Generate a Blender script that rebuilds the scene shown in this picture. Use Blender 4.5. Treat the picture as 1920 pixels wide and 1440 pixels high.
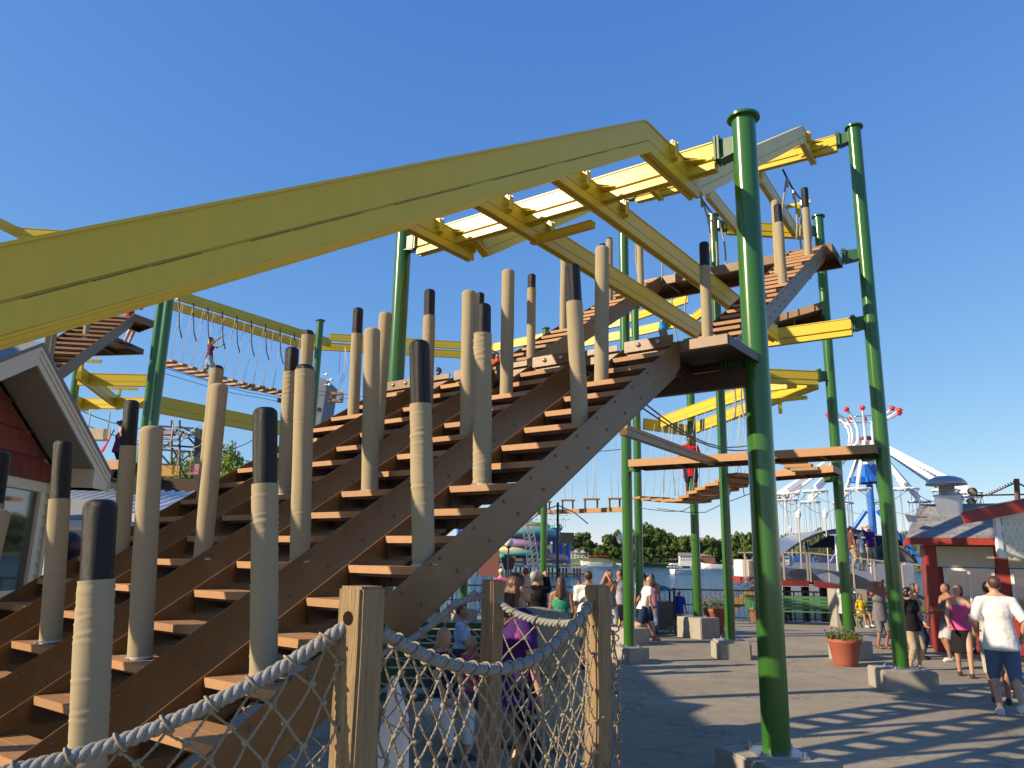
import bpy, bmesh, math, random
from mathutils import Vector, Matrix, noise
random.seed(7)
PI = math.pi
for o in list(bpy.data.objects):
    bpy.data.objects.remove(o)
scene = bpy.context.scene
COL = scene.collection

# ------------------------------------------------------------------ camera, sky, sun, exposure
EYE = Vector((0, 0, 2.05))
PITCH, ROLL, FOC = math.radians(12.818), math.radians(1.144), 1435.0
_f = Vector((0, math.cos(PITCH), math.sin(PITCH)))
_u = Vector((0, -math.sin(PITCH), math.cos(PITCH)))
_r = Vector((1, 0, 0))
CR = _r * math.cos(ROLL) + _u * math.sin(ROLL)
CU = _u * math.cos(ROLL) - _r * math.sin(ROLL)
cam_data = bpy.data.cameras.new('camera')
cam = bpy.data.objects.new('camera', cam_data)
COL.objects.link(cam)
cam_data.sensor_width = 36
cam_data.lens = FOC / 1920 * 36
cam_data.clip_start = 0.05
cam_data.clip_end = 5000
m = Matrix((CR, CU, -_f)).transposed().to_4x4()
m.translation = EYE
cam.matrix_world = m
scene.camera = cam

SUN_AZ, SUN_EL = 251.0, 26.0
world = bpy.data.worlds.new('World')
scene.world = world
world.use_nodes = True
wn = world.node_tree.nodes
wl = world.node_tree.links
wn.clear()
sky = wn.new('ShaderNodeTexSky')
sky.sky_type = 'NISHITA'
sky.sun_disc = False
sky.sun_elevation = math.radians(SUN_EL)
sky.sun_rotation = math.radians(SUN_AZ)
sky.altitude = 200
sky.air_density = 1.0
sky.dust_density = 0.0
sky.ozone_density = 6.0
bg = wn.new('ShaderNodeBackground')
bg.inputs['Strength'].default_value = 0.084
wo = wn.new('ShaderNodeOutputWorld')
# camera-like response of the sky colour, per channel (same in every direction)
_sp = wn.new('ShaderNodeSeparateColor')
_cb = wn.new('ShaderNodeCombineColor')
wl.new(sky.outputs[0], _sp.inputs[0])
for _i, (_k, _g) in enumerate(((1.30, .98), (1.74, .73), (3.62, .36))):
    _p = wn.new('ShaderNodeMath'); _p.operation = 'POWER'; _p.inputs[1].default_value = _g
    _m = wn.new('ShaderNodeMath'); _m.operation = 'MULTIPLY'; _m.inputs[1].default_value = _k
    wl.new(_sp.outputs[_i], _p.inputs[0]); wl.new(_p.outputs[0], _m.inputs[0]); wl.new(_m.outputs[0], _cb.inputs[_i])
wl.new(_cb.outputs[0], bg.inputs[0])
wl.new(bg.outputs[0], wo.inputs[0])
sd = bpy.data.lights.new('sun', 'SUN')
sd.energy = 5.0
sd.angle = math.radians(0.53)
sd.color = (1.0, 0.82, 0.58)
sun = bpy.data.objects.new('sun', sd)
COL.objects.link(sun)
_sa, _se = math.radians(SUN_AZ), math.radians(SUN_EL)
SUNV = Vector((math.sin(_sa) * math.cos(_se), math.cos(_sa) * math.cos(_se), math.sin(_se)))
sun.rotation_euler = SUNV.to_track_quat('Z', 'Y').to_euler()
sun.location = (0, 0, 60)
scene.view_settings.view_transform = 'Standard'
scene.view_settings.look = 'None'
scene.view_settings.gamma = 1
scene.view_settings.use_curve_mapping = False
scene.view_settings.exposure = 0.6

# ------------------------------------------------------------------ survey helpers (read a real position off a sight line)
def ray(x, y):
    return _f + CR * ((x - 960) / FOC) - CU * ((y - 720) / FOC)
def atz(x, y, z):
    d = ray(x, y)
    return EYE + d * ((z - EYE.z) / d.z)
def atY(x, y, Y):
    d = ray(x, y)
    return EYE + d * (Y / d.y)

# ------------------------------------------------------------------ materials
MATS = {}
def mat(name, col, rough=0.6, metal=0.0, noise_s=8.0, var=0.12, bump=0.0, bump_s=60.0, spec=0.5, coat=0.0, stretch=(1, 1, 1), dirt=None, dirt_s=3.0, alpha=None, sss=0, object_rand=0.0):
    if name in MATS:
        return MATS[name]
    M = bpy.data.materials.new(name)
    M.use_nodes = True
    nt = M.node_tree
    n, l = nt.nodes, nt.links
    b = n['Principled BSDF']
    tc = n.new('ShaderNodeTexCoord')
    mp = n.new('ShaderNodeMapping')
    mp.inputs['Scale'].default_value = stretch
    l.new(tc.outputs['Object'], mp.inputs[0])
    nz = n.new('ShaderNodeTexNoise')
    nz.inputs['Scale'].default_value = noise_s
    nz.inputs['Detail'].default_value = 5
    l.new(mp.outputs[0], nz.inputs['Vector'])
    mx = n.new('ShaderNodeMix')
    mx.data_type = 'RGBA'
    lo = [max(0, c * (1 - var)) for c in col]
    hi = [min(1, c * (1 + var)) for c in col]
    mx.inputs[6].default_value = (*lo, 1)
    mx.inputs[7].default_value = (*hi, 1)
    l.new(nz.outputs['Fac'], mx.inputs[0])
    out = mx.outputs[2]
    if dirt:
        n2 = n.new('ShaderNodeTexNoise')
        n2.inputs['Scale'].default_value = dirt_s
        n2.inputs['Detail'].default_value = 8
        n2.inputs['Roughness'].default_value = 0.7
        l.new(mp.outputs[0], n2.inputs['Vector'])
        rp = n.new('ShaderNodeValToRGB')
        rp.color_ramp.elements[0].position = 0.52
        rp.color_ramp.elements[1].position = 0.72
        l.new(n2.outputs['Fac'], rp.inputs[0])
        m2 = n.new('ShaderNodeMix')
        m2.data_type = 'RGBA'
        m2.inputs[7].default_value = (*dirt, 1)
        mth = n.new('ShaderNodeMath')
        mth.operation = 'MULTIPLY'
        mth.inputs[1].default_value = 0.6
        l.new(rp.outputs[0], mth.inputs[0])
        l.new(mth.outputs[0], m2.inputs[0])
        l.new(out, m2.inputs[6])
        out = m2.outputs[2]
    if object_rand:
        oi = n.new('ShaderNodeObjectInfo')
        hs = n.new('ShaderNodeHueSaturation')
        mr = n.new('ShaderNodeMapRange')
        mr.inputs[3].default_value = 1 - object_rand
        mr.inputs[4].default_value = 1 + object_rand
        l.new(oi.outputs['Random'], mr.inputs[0])
        l.new(mr.outputs[0], hs.inputs['Value'])
        l.new(out, hs.inputs['Color'])
        out = hs.outputs[0]
    l.new(out, b.inputs['Base Color'])
    b.inputs['Roughness'].default_value = rough
    b.inputs['Metallic'].default_value = metal
    b.inputs['Specular IOR Level'].default_value = spec
    b.inputs['Coat Weight'].default_value = coat
    b.inputs['Coat Roughness'].default_value = 0.12
    if bump:
        n3 = n.new('ShaderNodeTexNoise')
        n3.inputs['Scale'].default_value = bump_s
        n3.inputs['Detail'].default_value = 3
        l.new(mp.outputs[0], n3.inputs['Vector'])
        bp = n.new('ShaderNodeBump')
        bp.inputs['Strength'].default_value = bump
        bp.inputs['Distance'].default_value = 0.02
        l.new(n3.outputs['Fac'], bp.inputs['Height'])
        l.new(bp.outputs[0], b.inputs['Normal'])
    MATS[name] = M
    return M

YEL = mat('yellow_gloss_paint', (0.60, 0.445, 0.03), 0.36, noise_s=2.5, var=0.05, bump=0.02, bump_s=200, spec=0.4, dirt=(0.52, 0.39, 0.045), dirt_s=9, stretch=(2, 2, 0.5))
YEL2 = mat('yellow_faded_paint', (0.60, 0.50, 0.16), 0.4, noise_s=2.5, var=0.08, bump=0.03, bump_s=200, dirt=(0.4, 0.34, 0.16), dirt_s=2)
GRN = mat('green_gloss_paint', (0.031, 0.118, 0.014), 0.22, noise_s=1.2, var=0.08, bump=0.02, bump_s=90, coat=0.4)
GRND = mat('dark_green_bracket_paint', (0.03, 0.10, 0.03), 0.35)
BRN = mat('brown_powder_coat', (0.155, 0.072, 0.018), 0.36, noise_s=3, var=0.12, bump=0.10, bump_s=420, dirt=(0.21, 0.125, 0.055), dirt_s=5)
TREAD = mat('tan_brown_deck_board', (0.37, 0.19, 0.075), 0.55, noise_s=20, var=0.14, bump=0.25, bump_s=300, object_rand=0.12, dirt=(0.25, 0.13, 0.06), dirt_s=9)
DECKU = mat('dark_steel_and_deck_shade', (0.06, 0.032, 0.018), 0.45, noise_s=4, var=0.2)  # dark steel parts; on deck panels the dark tone stands in for underside shade
STEEL = mat('galvanised_steel', (0.42, 0.42, 0.43), 0.35, metal=0.8, noise_s=12, var=0.15)
BOLT = mat('bolt_steel', (0.16, 0.11, 0.08), 0.5, metal=0.3)
PAD = mat('tan_padding_fabric', (0.335, 0.275, 0.17), 0.9, noise_s=14, var=0.08, bump=0.12, bump_s=220, dirt=(0.31, 0.25, 0.155), dirt_s=5, spec=0.2)
FOAM = mat('black_foam_padding', (0.006, 0.006, 0.0065), 0.38, noise_s=30, var=0.4, bump=0.35, bump_s=380, spec=0.35)
CONC = mat('concrete', (0.33, 0.30, 0.245), 0.9, noise_s=9, var=0.15, bump=0.35, bump_s=70, dirt=(0.2, 0.18, 0.14), dirt_s=5)
ROPE = mat('pale_rope', (0.28, 0.275, 0.25), 0.95, noise_s=60, var=0.25, bump=0.4, bump_s=260, spec=0.15, dirt=(0.27, 0.24, 0.19), dirt_s=14)
NETC = mat('net_cord', (0.31, 0.255, 0.175), 0.95, noise_s=70, var=0.3, bump=0.4, bump_s=300, spec=0.15)
CABLE = mat('dark_steel_cable', (0.06, 0.06, 0.065), 0.45, metal=0.5)
CORD = mat('white_cord', (0.5, 0.46, 0.4), 0.8)
WOODP = mat('weathered_treated_timber', (0.27, 0.18, 0.085), 0.8, noise_s=26, var=0.45, bump=0.6, bump_s=46, stretch=(3.2, 3.2, 0.22), dirt=(0.15, 0.105, 0.055), dirt_s=8)
WHITE = mat('white_paint', (0.74, 0.73, 0.69), 0.5, noise_s=6, var=0.05)
CREAM = mat('cream_vinyl_siding', (0.60, 0.52, 0.36), 0.6, noise_s=6, var=0.06, dirt=(0.42, 0.36, 0.24), dirt_s=6)
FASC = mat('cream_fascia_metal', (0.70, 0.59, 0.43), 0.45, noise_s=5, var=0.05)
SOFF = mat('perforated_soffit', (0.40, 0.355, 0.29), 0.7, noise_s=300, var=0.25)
REDSH = mat('red_cedar_shingle', (0.20, 0.045, 0.03), 0.8, noise_s=18, var=0.25, bump=0.4, bump_s=60, object_rand=0.2, stretch=(1, 1, 3))
REDP = mat('red_painted_wood', (0.30, 0.032, 0.022), 0.55, noise_s=6, var=0.12)
GSH = mat('grey_roof_shingle', (0.22, 0.22, 0.225), 0.9, noise_s=40, var=0.25, bump=0.4, bump_s=120, object_rand=0.22)
DARK = mat('dark_grey_metal', (0.03, 0.03, 0.032), 0.5)
BLACKP = mat('black_painted_steel', (0.015, 0.015, 0.016), 0.4)
WELD = mat('weld_shadow_olive', (0.16, 0.12, 0.03), 0.7)
HOLE = mat('hole_shadow_timber', (0.02, 0.014, 0.008), 1.0, spec=0.0)
BLUEP = mat('blue_painted_steel', (0.02, 0.15, 0.55), 0.35)
WHITES = mat('white_painted_steel', (0.78, 0.78, 0.78), 0.35, noise_s=3, var=0.06)
REDB = mat('red_lamp_plastic', (0.6, 0.03, 0.03), 0.35)
TERRA = mat('terracotta', (0.30, 0.085, 0.045), 0.7, noise_s=8, var=0.12)
BENCHG = mat('green_bench_paint', (0.09, 0.24, 0.09), 0.45, noise_s=10, var=0.15)
TRUNK = mat('bark', (0.10, 0.075, 0.05), 0.95, noise_s=12, var=0.3)
BOULD = mat('boulder_stone', (0.27, 0.235, 0.17), 0.95, noise_s=4, var=0.2, bump=0.8, bump_s=14)
BEIGEP = mat('beige_painted_steel', (0.52, 0.42, 0.27), 0.5)
RUST = mat('rusty_brown_steel', (0.16, 0.075, 0.05), 0.8, noise_s=8, var=0.3)

def glass_mat():
    M = bpy.data.materials.new('window_glass')
    M.use_nodes = True
    b = M.node_tree.nodes['Principled BSDF']
    n, l = M.node_tree.nodes, M.node_tree.links
    b.inputs['Base Color'].default_value = (0.02, 0.025, 0.03, 1)
    b.inputs['Roughness'].default_value = 0.04
    b.inputs['Metallic'].default_value = 0.0
    b.inputs['Specular IOR Level'].default_value = 1.0
    b.inputs['IOR'].default_value = 1.8
    nz = n.new('ShaderNodeTexNoise'); nz.inputs['Scale'].default_value = 1.5
    bp = n.new('ShaderNodeBump'); bp.inputs['Strength'].default_value = 0.05
    l.new(nz.outputs['Fac'], bp.inputs['Height']); l.new(bp.outputs[0], b.inputs['Normal'])
    return M
GLASS = glass_mat()
SLIDEW = mat('weathered_white_steel', (0.42, 0.43, 0.44), 0.6)

def leaf_mat(name, c0, c1):
    M = bpy.data.materials.new(name)
    M.use_nodes = True
    n, l = M.node_tree.nodes, M.node_tree.links
    b = n['Principled BSDF']
    g = n.new('ShaderNodeNewGeometry')
    oi = n.new('ShaderNodeObjectInfo')
    ad = n.new('ShaderNodeMath'); ad.operation = 'ADD'
    l.new(g.outputs['Random Per Island'], ad.inputs[0])
    l.new(oi.outputs['Random'], ad.inputs[1])
    ml = n.new('ShaderNodeMath'); ml.operation = 'MULTIPLY'; ml.inputs[1].default_value = 0.5
    l.new(ad.outputs[0], ml.inputs[0])
    mx = n.new('ShaderNodeMix'); mx.data_type = 'RGBA'
    mx.inputs[6].default_value = (*c0, 1); mx.inputs[7].default_value = (*c1, 1)
    l.new(ml.outputs[0], mx.inputs[0])
    l.new(mx.outputs[2], b.inputs['Base Color'])
    b.inputs['Roughness'].default_value = 0.7
    b.inputs['Specular IOR Level'].default_value = 0.2
    tr = n.new('ShaderNodeBsdfTranslucent')
    l.new(mx.outputs[2], tr.inputs[0])
    ms = n.new('ShaderNodeMixShader'); ms.inputs[0].default_value = 0.3
    l.new(b.outputs[0], ms.inputs[1]); l.new(tr.outputs[0], ms.inputs[2])
    l.new(ms.outputs[0], n['Material Output'].inputs[0])
    return M
LEAF_D = leaf_mat('dark_leaves', (0.06, 0.10, 0.022), (0.17, 0.225, 0.055))
LEAF_L = leaf_mat('bright_leaves', (0.10, 0.17, 0.02), (0.26, 0.34, 0.05))
GRASS = mat('lawn_grass', (0.10, 0.14, 0.03), 0.95, noise_s=1.2, var=0.3)

# ------------------------------------------------------------------ mesh helper
ORG = {}
def org(o):
    return ORG.get(o.name, Vector((0, 0, 0))) if o else Vector((0, 0, 0))

class MB:
    def __init__(s):
        s.v, s.f, s.sm, s.mi, s.cm = [], [], [], [], 0
    def add(s, vs, fs, smooth=False):
        b = len(s.v)
        s.v.extend([Vector(p) for p in vs])
        for f in fs:
            s.f.append([b + i for i in f])
            s.sm.append(smooth)
            s.mi.append(s.cm)
        return s
    def box(s, c, h, X=Vector((1, 0, 0)), Y=None, Z=None):
        c = Vector(c)
        X = Vector(X).normalized()
        if Z is None: Z = Vector((0, 0, 1))
        if Y is None:
            Y = Vector(Z).cross(X).normalized()
            Z = X.cross(Y).normalized()
        vs = [c + X * (h[0] * i) + Vector(Y) * (h[1] * j) + Vector(Z) * (h[2] * k) for i in (-1, 1) for j in (-1, 1) for k in (-1, 1)]
        return s.add(vs, [(0, 1, 3, 2), (4, 6, 7, 5), (0, 4, 5, 1), (2, 3, 7, 6), (0, 2, 6, 4), (1, 5, 7, 3)])
    def beam(s, p0, p1, w, h, up=Vector((0, 0, 1)), off=0.0):
        """box from p0 to p1, w wide, h high; off moves it along the section's up"""
        p0, p1 = Vector(p0), Vector(p1)
        X = (p1 - p0)
        L = X.length
        X.normalize()
        Y = Vector(up).cross(X)
        if Y.length < 1e-4: Y = Vector((1, 0, 0)).cross(X)
        Y.normalize()
        Z = X.cross(Y)
        return s.box((p0 + p1) / 2 + Z * off, (L / 2, w / 2, h / 2), X, Y, Z)
    def ring(s, c, r, X, Y, n):
        return [c + X * (r * math.cos(2 * PI * i / n)) + Y * (r * math.sin(2 * PI * i / n)) for i in range(n)]
    def cyl(s, p0, p1, r0, r1=None, n=12, caps=True, smooth=True):
        p0, p1 = Vector(p0), Vector(p1)
        if r1 is None: r1 = r0
        d = (p1 - p0).normalized()
        X = d.orthogonal().normalized()
        Y = d.cross(X)
        vs = s.ring(p0, r0, X, Y, n) + s.ring(p1, r1, X, Y, n)
        s.add(vs, [(i, (i + 1) % n, n + (i + 1) % n, n + i) for i in range(n)], smooth)
        if caps:
            s.add(vs[:n], [tuple(range(n - 1, -1, -1))])
            s.add(vs[n:], [tuple(range(n))])
        return s
    def tube(s, pts, r, n=6, smooth=True, caps=True):
        pts = [Vector(p) for p in pts]
        rr = r if isinstance(r, (list, tuple)) else [r] * len(pts)
        rings = []
        X = None
        for i, p in enumerate(pts):
            a = pts[max(0, i - 1)]
            b = pts[min(len(pts) - 1, i + 1)]
            d = (b - a)
            if d.length < 1e-9: d = Vector((0, 0, 1))
            d.normalize()
            if X is None: X = d.orthogonal().normalized()
            X = (X - d * X.dot(d))
            if X.length < 1e-6: X = d.orthogonal()
            X.normalize()
            rings += s.ring(p, rr[i], X, d.cross(X), n)
        fs = []
        for k in range(len(pts) - 1):
            for i in range(n):
                fs.append((k * n + i, k * n + (i + 1) % n, (k + 1) * n + (i + 1) % n, (k + 1) * n + i))
        if caps:
            fs.append(tuple(range(n - 1, -1, -1)))
            e = (len(pts) - 1) * n
            fs.append(tuple(e + i for i in range(n)))
        return s.add(rings, fs, smooth)
    def lathe(s, prof, c=(0, 0, 0), n=16, axis=None, smooth=True):
        c = Vector(c)
        Z = Vector(axis).normalized() if axis else Vector((0, 0, 1))
        X = Z.orthogonal().normalized() if axis else Vector((1, 0, 0))
        Y = Z.cross(X)
        vs, fs = [], []
        for r, z in prof:
            vs += s.ring(c + Z * z, max(r, 1e-5), X, Y, n)
        for k in range(len(prof) - 1):
            for i in range(n):
                fs.append((k * n + i, k * n + (i + 1) % n, (k + 1) * n + (i + 1) % n, (k + 1) * n + i))
        return s.add(vs, fs, smooth)
    def ball(s, c, r, n=10, m=6):
        r = r if isinstance(r, (tuple, list)) else (r, r, r)
        c = Vector(c)
        vs, fs = [], []
        for j in range(m + 1):
            t = PI * j / m
            for i in range(n):
                p = 2 * PI * i / n
                vs.append(c + Vector((r[0] * math.sin(t) * math.cos(p), r[1] * math.sin(t) * math.sin(p), r[2] * math.cos(t))))
        for j in range(m):
            for i in range(n):
                fs.append((j * n + i, (j + 1) * n + i, (j + 1) * n + (i + 1) % n, j * n + (i + 1) % n))
        return s.add(vs, fs, True)
    def prism(s, poly, d):
        """poly: planar points in order; extruded by vector d"""
        poly = [Vector(p) for p in poly]
        n = len(poly)
        d = Vector(d)
        vs = poly + [p + d for p in poly]
        return s.add(vs, [tuple(range(n - 1, -1, -1)), tuple(range(n, 2 * n))] + [(i, (i + 1) % n, n + (i + 1) % n, n + i) for i in range(n)])
    def mesh(s, name, mats, o=Vector((0, 0, 0))):
        me = bpy.data.meshes.new(name)
        me.from_pydata([tuple(p - o) for p in s.v], [], s.f)
        me.polygons.foreach_set('use_smooth', s.sm)
        mats = mats if isinstance(mats, (list, tuple)) else [mats]
        for m_ in mats: me.materials.append(m_)
        if len(mats) > 1: me.polygons.foreach_set('material_index', s.mi)
        me.update()
        return me
    def build(s, name, mats, parent=None, fix=False, local=False):
        """link the collected shapes as ONE mesh object; coordinates are world unless local"""
        o_ = Vector((0, 0, 0))
        if parent is None and not local and s.v:
            xs = [p.x for p in s.v]; ys = [p.y for p in s.v]; zs = [p.z for p in s.v]
            o_ = Vector(((min(xs) + max(xs)) / 2, (min(ys) + max(ys)) / 2, min(zs)))
        elif parent is not None and not local:
            o_ = org(parent)
        me = s.mesh(name, mats, o_)
        if fix:
            bm = bmesh.new(); bm.from_mesh(me)
            bmesh.ops.recalc_face_normals(bm, faces=bm.faces)
            bm.to_mesh(me); bm.free()
        ob = bpy.data.objects.new(name, me)
        COL.objects.link(ob)
        if parent is None: ob.location = o_
        else: ob.parent = parent
        ORG[ob.name] = o_
        if parent is not None and any(w in name for w in ('bolt', 'hole', 'knots', 'rivets', 'weld')): ob['kind'] = 'stuff'
        return ob

def tag(o, label=None, cat=None, group=None, kind=None):
    if label: o['label'] = label
    if cat: o['category'] = cat
    if group: o['group'] = group
    if kind: o['kind'] = kind
    return o
def thing(name, label, cat, loc=(0, 0, 0), group=None, rz=0):
    o = bpy.data.objects.new(name, None)
    o.empty_display_size = 0.2
    COL.objects.link(o)
    o.location = loc
    o.rotation_euler = (0, 0, rz)
    ORG[o.name] = Vector(loc)
    return tag(o, label, cat, group)
def struct(name, mb, m_, parent=None, **k):
    o = mb.build(name, m_, parent, **k)
    if parent is None: o['kind'] = 'structure'
    return o
def link_mesh(name, me, parent, loc=(0, 0, 0), rz=0):
    o = bpy.data.objects.new(name, me)
    COL.objects.link(o)
    o.parent = parent
    if 'holes' in name: o['kind'] = 'stuff'
    o.location = loc
    o.rotation_euler = (0, 0, rz)
    return o
def copy_tree(o, parent=None):
    c = o.copy()
    COL.objects.link(c)
    c.parent = parent
    for ch in o.children: copy_tree(ch, c)
    return c
def V(*a): return Vector(a)
UP = Vector((0, 0, 1))

# ------------------------------------------------------------------ course geometry (two slightly turned grids)
O1 = V(1.653, 7.357, 0)
_az1, _az2 = math.radians(36.97), math.radians(34.1)
A1, U1 = V(-math.cos(_az1), math.sin(_az1), 0), V(math.sin(_az1), math.cos(_az1), 0)
A2, U2 = V(-math.cos(_az2), math.sin(_az2), 0), V(math.sin(_az2), math.cos(_az2), 0)
def P1(a, u, z): return O1 + A1 * a + U1 * u + UP * z
def P2(a, u, z): return O1 + A2 * a + U2 * u + UP * z
T1, T2 = math.tan(math.radians(31.69)), 0.581
def gz(x, y):
    t = min(1, max(0, (9.5 - y) / 3.5))
    return 0.14 * t * t * (3 - 2 * t)

# ------------------------------------------------------------------ ground, water, far land
def asphalt():
    M = bpy.data.materials.new('plaza_asphalt')
    M.use_nodes = True
    n, l = M.node_tree.nodes, M.node_tree.links
    b = n['Principled BSDF']
    tc = n.new('ShaderNodeTexCoord')
    def nz(s, d=6, r=0.6):
        x = n.new('ShaderNodeTexNoise'); x.inputs['Scale'].default_value = s; x.inputs['Detail'].default_value = d
        x.inputs['Roughness'].default_value = r
        l.new(tc.outputs['Object'], x.inputs['Vector']); return x
    a, c, g = nz(0.35), nz(3.0, 8, 0.7), nz(90, 2)
    rp = n.new('ShaderNodeValToRGB')
    rp.color_ramp.elements[0].position = 0.3; rp.color_ramp.elements[0].color = (0.28, 0.245, 0.185, 1)
    rp.color_ramp.elements[1].position = 0.7; rp.color_ramp.elements[1].color = (0.41, 0.36, 0.275, 1)
    l.new(a.outputs['Fac'], rp.inputs[0])
    m1 = n.new('ShaderNodeMix'); m1.data_type = 'RGBA'; m1.blend_type = 'MULTIPLY'; m1.inputs[0].default_value = 0.55
    r2 = n.new('ShaderNodeValToRGB')
    r2.color_ramp.elements[0].position = 0.35; r2.color_ramp.elements[0].color = (0.62, 0.62, 0.62, 1)
    r2.color_ramp.elements[1].position = 0.65
    l.new(c.outputs['Fac'], r2.inputs[0])
    l.new(rp.outputs[0], m1.inputs[6]); l.new(r2.outputs[0], m1.inputs[7])
    m2 = n.new('ShaderNodeMix'); m2.data_type = 'RGBA'; m2.blend_type = 'MULTIPLY'; m2.inputs[0].default_value = 0.8
    r3 = n.new('ShaderNodeValToRGB')
    r3.color_ramp.elements[0].position = 0.38; r3.color_ramp.elements[0].color = (0.6, 0.6, 0.6, 1)
    r3.color_ramp.elements[1].position = 0.62; r3.color_ramp.elements[1].color = (1.25, 1.22, 1.18, 1)
    l.new(g.outputs['Fac'], r3.inputs[0])
    l.new(m1.outputs[2], m2.inputs[6]); l.new(r3.outputs[0], m2.inputs[7])
    # cracks
    vo = n.new('ShaderNodeTexVoronoi'); vo.feature = 'DISTANCE_TO_EDGE'; vo.inputs['Scale'].default_value = 0.28
    dn = nz(1.2, 6, 0.75)
    va = n.new('ShaderNodeVectorMath'); va.operation = 'ADD'
    vs = n.new('ShaderNodeVectorMath'); vs.operation = 'SCALE'; vs.inputs['Scale'].default_value = 1.6
    l.new(dn.outputs['Color'], vs.inputs[0]); l.new(tc.outputs['Object'], va.inputs[0]); l.new(vs.outputs[0], va.inputs[1])
    l.new(va.outputs[0], vo.inputs['Vector'])
    cr = n.new('ShaderNodeValToRGB')
    cr.color_ramp.elements[0].position = 0.0; cr.color_ramp.elements[0].color = (0.35, 0.33, 0.3, 1)
    cr.color_ramp.elements[1].position = 0.008; cr.color_ramp.elements[1].color = (1, 1, 1, 1)
    l.new(vo.outputs['Distance'], cr.inputs[0])
    m3 = n.new('ShaderNodeMix'); m3.data_type = 'RGBA'; m3.blend_type = 'MULTIPLY'; m3.inputs[0].default_value = 0.8
    l.new(m2.outputs[2], m3.inputs[6]); l.new(cr.outputs[0], m3.inputs[7])
    l.new(m3.outputs[2], b.inputs['Base Color'])
    b.inputs['Roughness'].default_value = 0.92
    b.inputs['Specular IOR Level'].default_value = 0.25
    bp = n.new('ShaderNodeBump'); bp.inputs['Strength'].default_value = 0.5; bp.inputs['Distance'].default_value = 0.012
    l.new(g.outputs['Fac'], bp.inputs['Height']); l.new(bp.outputs[0], b.inputs['Normal'])
    return M
ASPH = asphalt()
mb = MB()
xs = [-60 + 1.0 * i for i in range(121)]
ys = [-16 + 0.75 * i for i in range(60)] + [28.7]
vs, fs = [], []
for y in ys:
    for x in xs:
        vs.append((x, y, gz(x, y)))
nx = len(xs)
for j in range(len(ys) - 1):
    for i in range(nx - 1):
        fs.append((j * nx + i, j * nx + i + 1, (j + 1) * nx + i + 1, (j + 1) * nx + i))
mb.add(vs, fs, True)
struct('ground', mb, ASPH, local=True)
mb = MB(); mb.box((0, 28.85, -0.75), (60, 0.14, 0.76)); struct('plaza_edge_wall', mb, CONC)
mb = MB(); mb.add([(-60, 28.5, 0.0), (-14, 28.5, 0.0), (-30, 320, 0.4), (-400, 320, 0.4), (-400, -16, 0.0), (-60, -16, 0.0)], [(0, 1, 2, 3), (0, 3, 4, 5)])
struct('park_ground', mb, ASPH, local=True)
# paving pads: a lighter concrete pad with joints in front of the benches
mb = MB()
for i in range(5):
    for j in range(2):
        c = V(9.6 + i * 1.83, 21.6 + j * 1.83 + i * 0.18, 0.004)
        X = V(1, 0.1, 0).normalized(); Y = UP.cross(X)
        vs = [c, c + X * 1.8, c + X * 1.8 + Y * 1.8, c + Y * 1.8]
        mb.add(vs, [(0, 1, 2, 3)])
struct('pavement', mb, mat('worn_concrete_paving', (0.235, 0.215, 0.18), 0.9, noise_s=3, var=0.2, dirt=(0.15, 0.135, 0.11), dirt_s=2))

def water():
    M = bpy.data.materials.new('lake_water')
    M.use_nodes = True
    n, l = M.node_tree.nodes, M.node_tree.links
    b = n['Principled BSDF']
    b.inputs['Base Color'].default_value = (0.018, 0.06, 0.12, 1)
    b.inputs['Roughness'].default_value = 0.16
    b.inputs['IOR'].default_value = 1.33
    tc = n.new('ShaderNodeTexCoord')
    mp = n.new('ShaderNodeMapping'); mp.inputs['Scale'].default_value = (0.5, 0.9, 1)
    l.new(tc.outputs['Object'], mp.inputs[0])
    nz = n.new('ShaderNodeTexNoise'); nz.inputs['Scale'].default_value = 0.9; nz.inputs['Detail'].default_value = 7; nz.inputs['Roughness'].default_value = 0.65
    l.new(mp.outputs[0], nz.inputs['Vector'])
    bp = n.new('ShaderNodeBump'); bp.inputs['Strength'].default_value = 1.0; bp.inputs['Distance'].default_value = 1.1
    l.new(nz.outputs['Fac'], bp.inputs['Height']); l.new(bp.outputs[0], b.inputs['Normal'])
    return M
mb = MB(); mb.add([(-1500, 20, -1), (2500, 20, -1), (2500, 900, -1), (-1500, 900, -1)], [(0, 1, 2, 3)])
struct('water', mb, water(), local=True)

# ------------------------------------------------------------------ green columns
COLS = {
 'C1': (V(2.60, 7.90, 0), .28, 7.02, .133, 'near'), 'C2': (V(6.80, 13.90, 0), .33, 10.65, .127, 'right'),
 'C3': (V(4.95, 17.75, 0), .38, 10.5, .108, ''), 'C4': (V(7.70, 18.0, 0), .4, 10.65, .118, ''),
 'C5': (V(-1.72, 11.05, 0), .3, 7.02, .122, ''), 'C6': (V(2.55, 16.75, 0), .3, 10.4, .112, ''),
 'C7': (V(3.72, 22.35, 0), .4, 9.6, .115, ''), 'C8': (V(5.33, 22.3, 0), .55, 8.6, .12, ''),
 'C9': (V(-8.55, 18.1, 0), .3, 9.0, .11, ''), 'C10': (V(-9.15, 18.95, 0), .3, 9.4, .11, ''),
 'C11': (V(-7.29, 27.72, 0), .3, 10.65, .13, ''), 'C12': (V(-11.9, 20.4, 0), .3, 8.0, .11, ''),
 'C13': (V(-2.15, 24.0, 0), .4, 6.4, .13, ''), 'C14': (V(-1.45, 26.0, 0), .4, 6.4, .13, ''), 'C15': (V(1.25, 28.0, 0), .4, 10.6, .12, ''),
}
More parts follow.
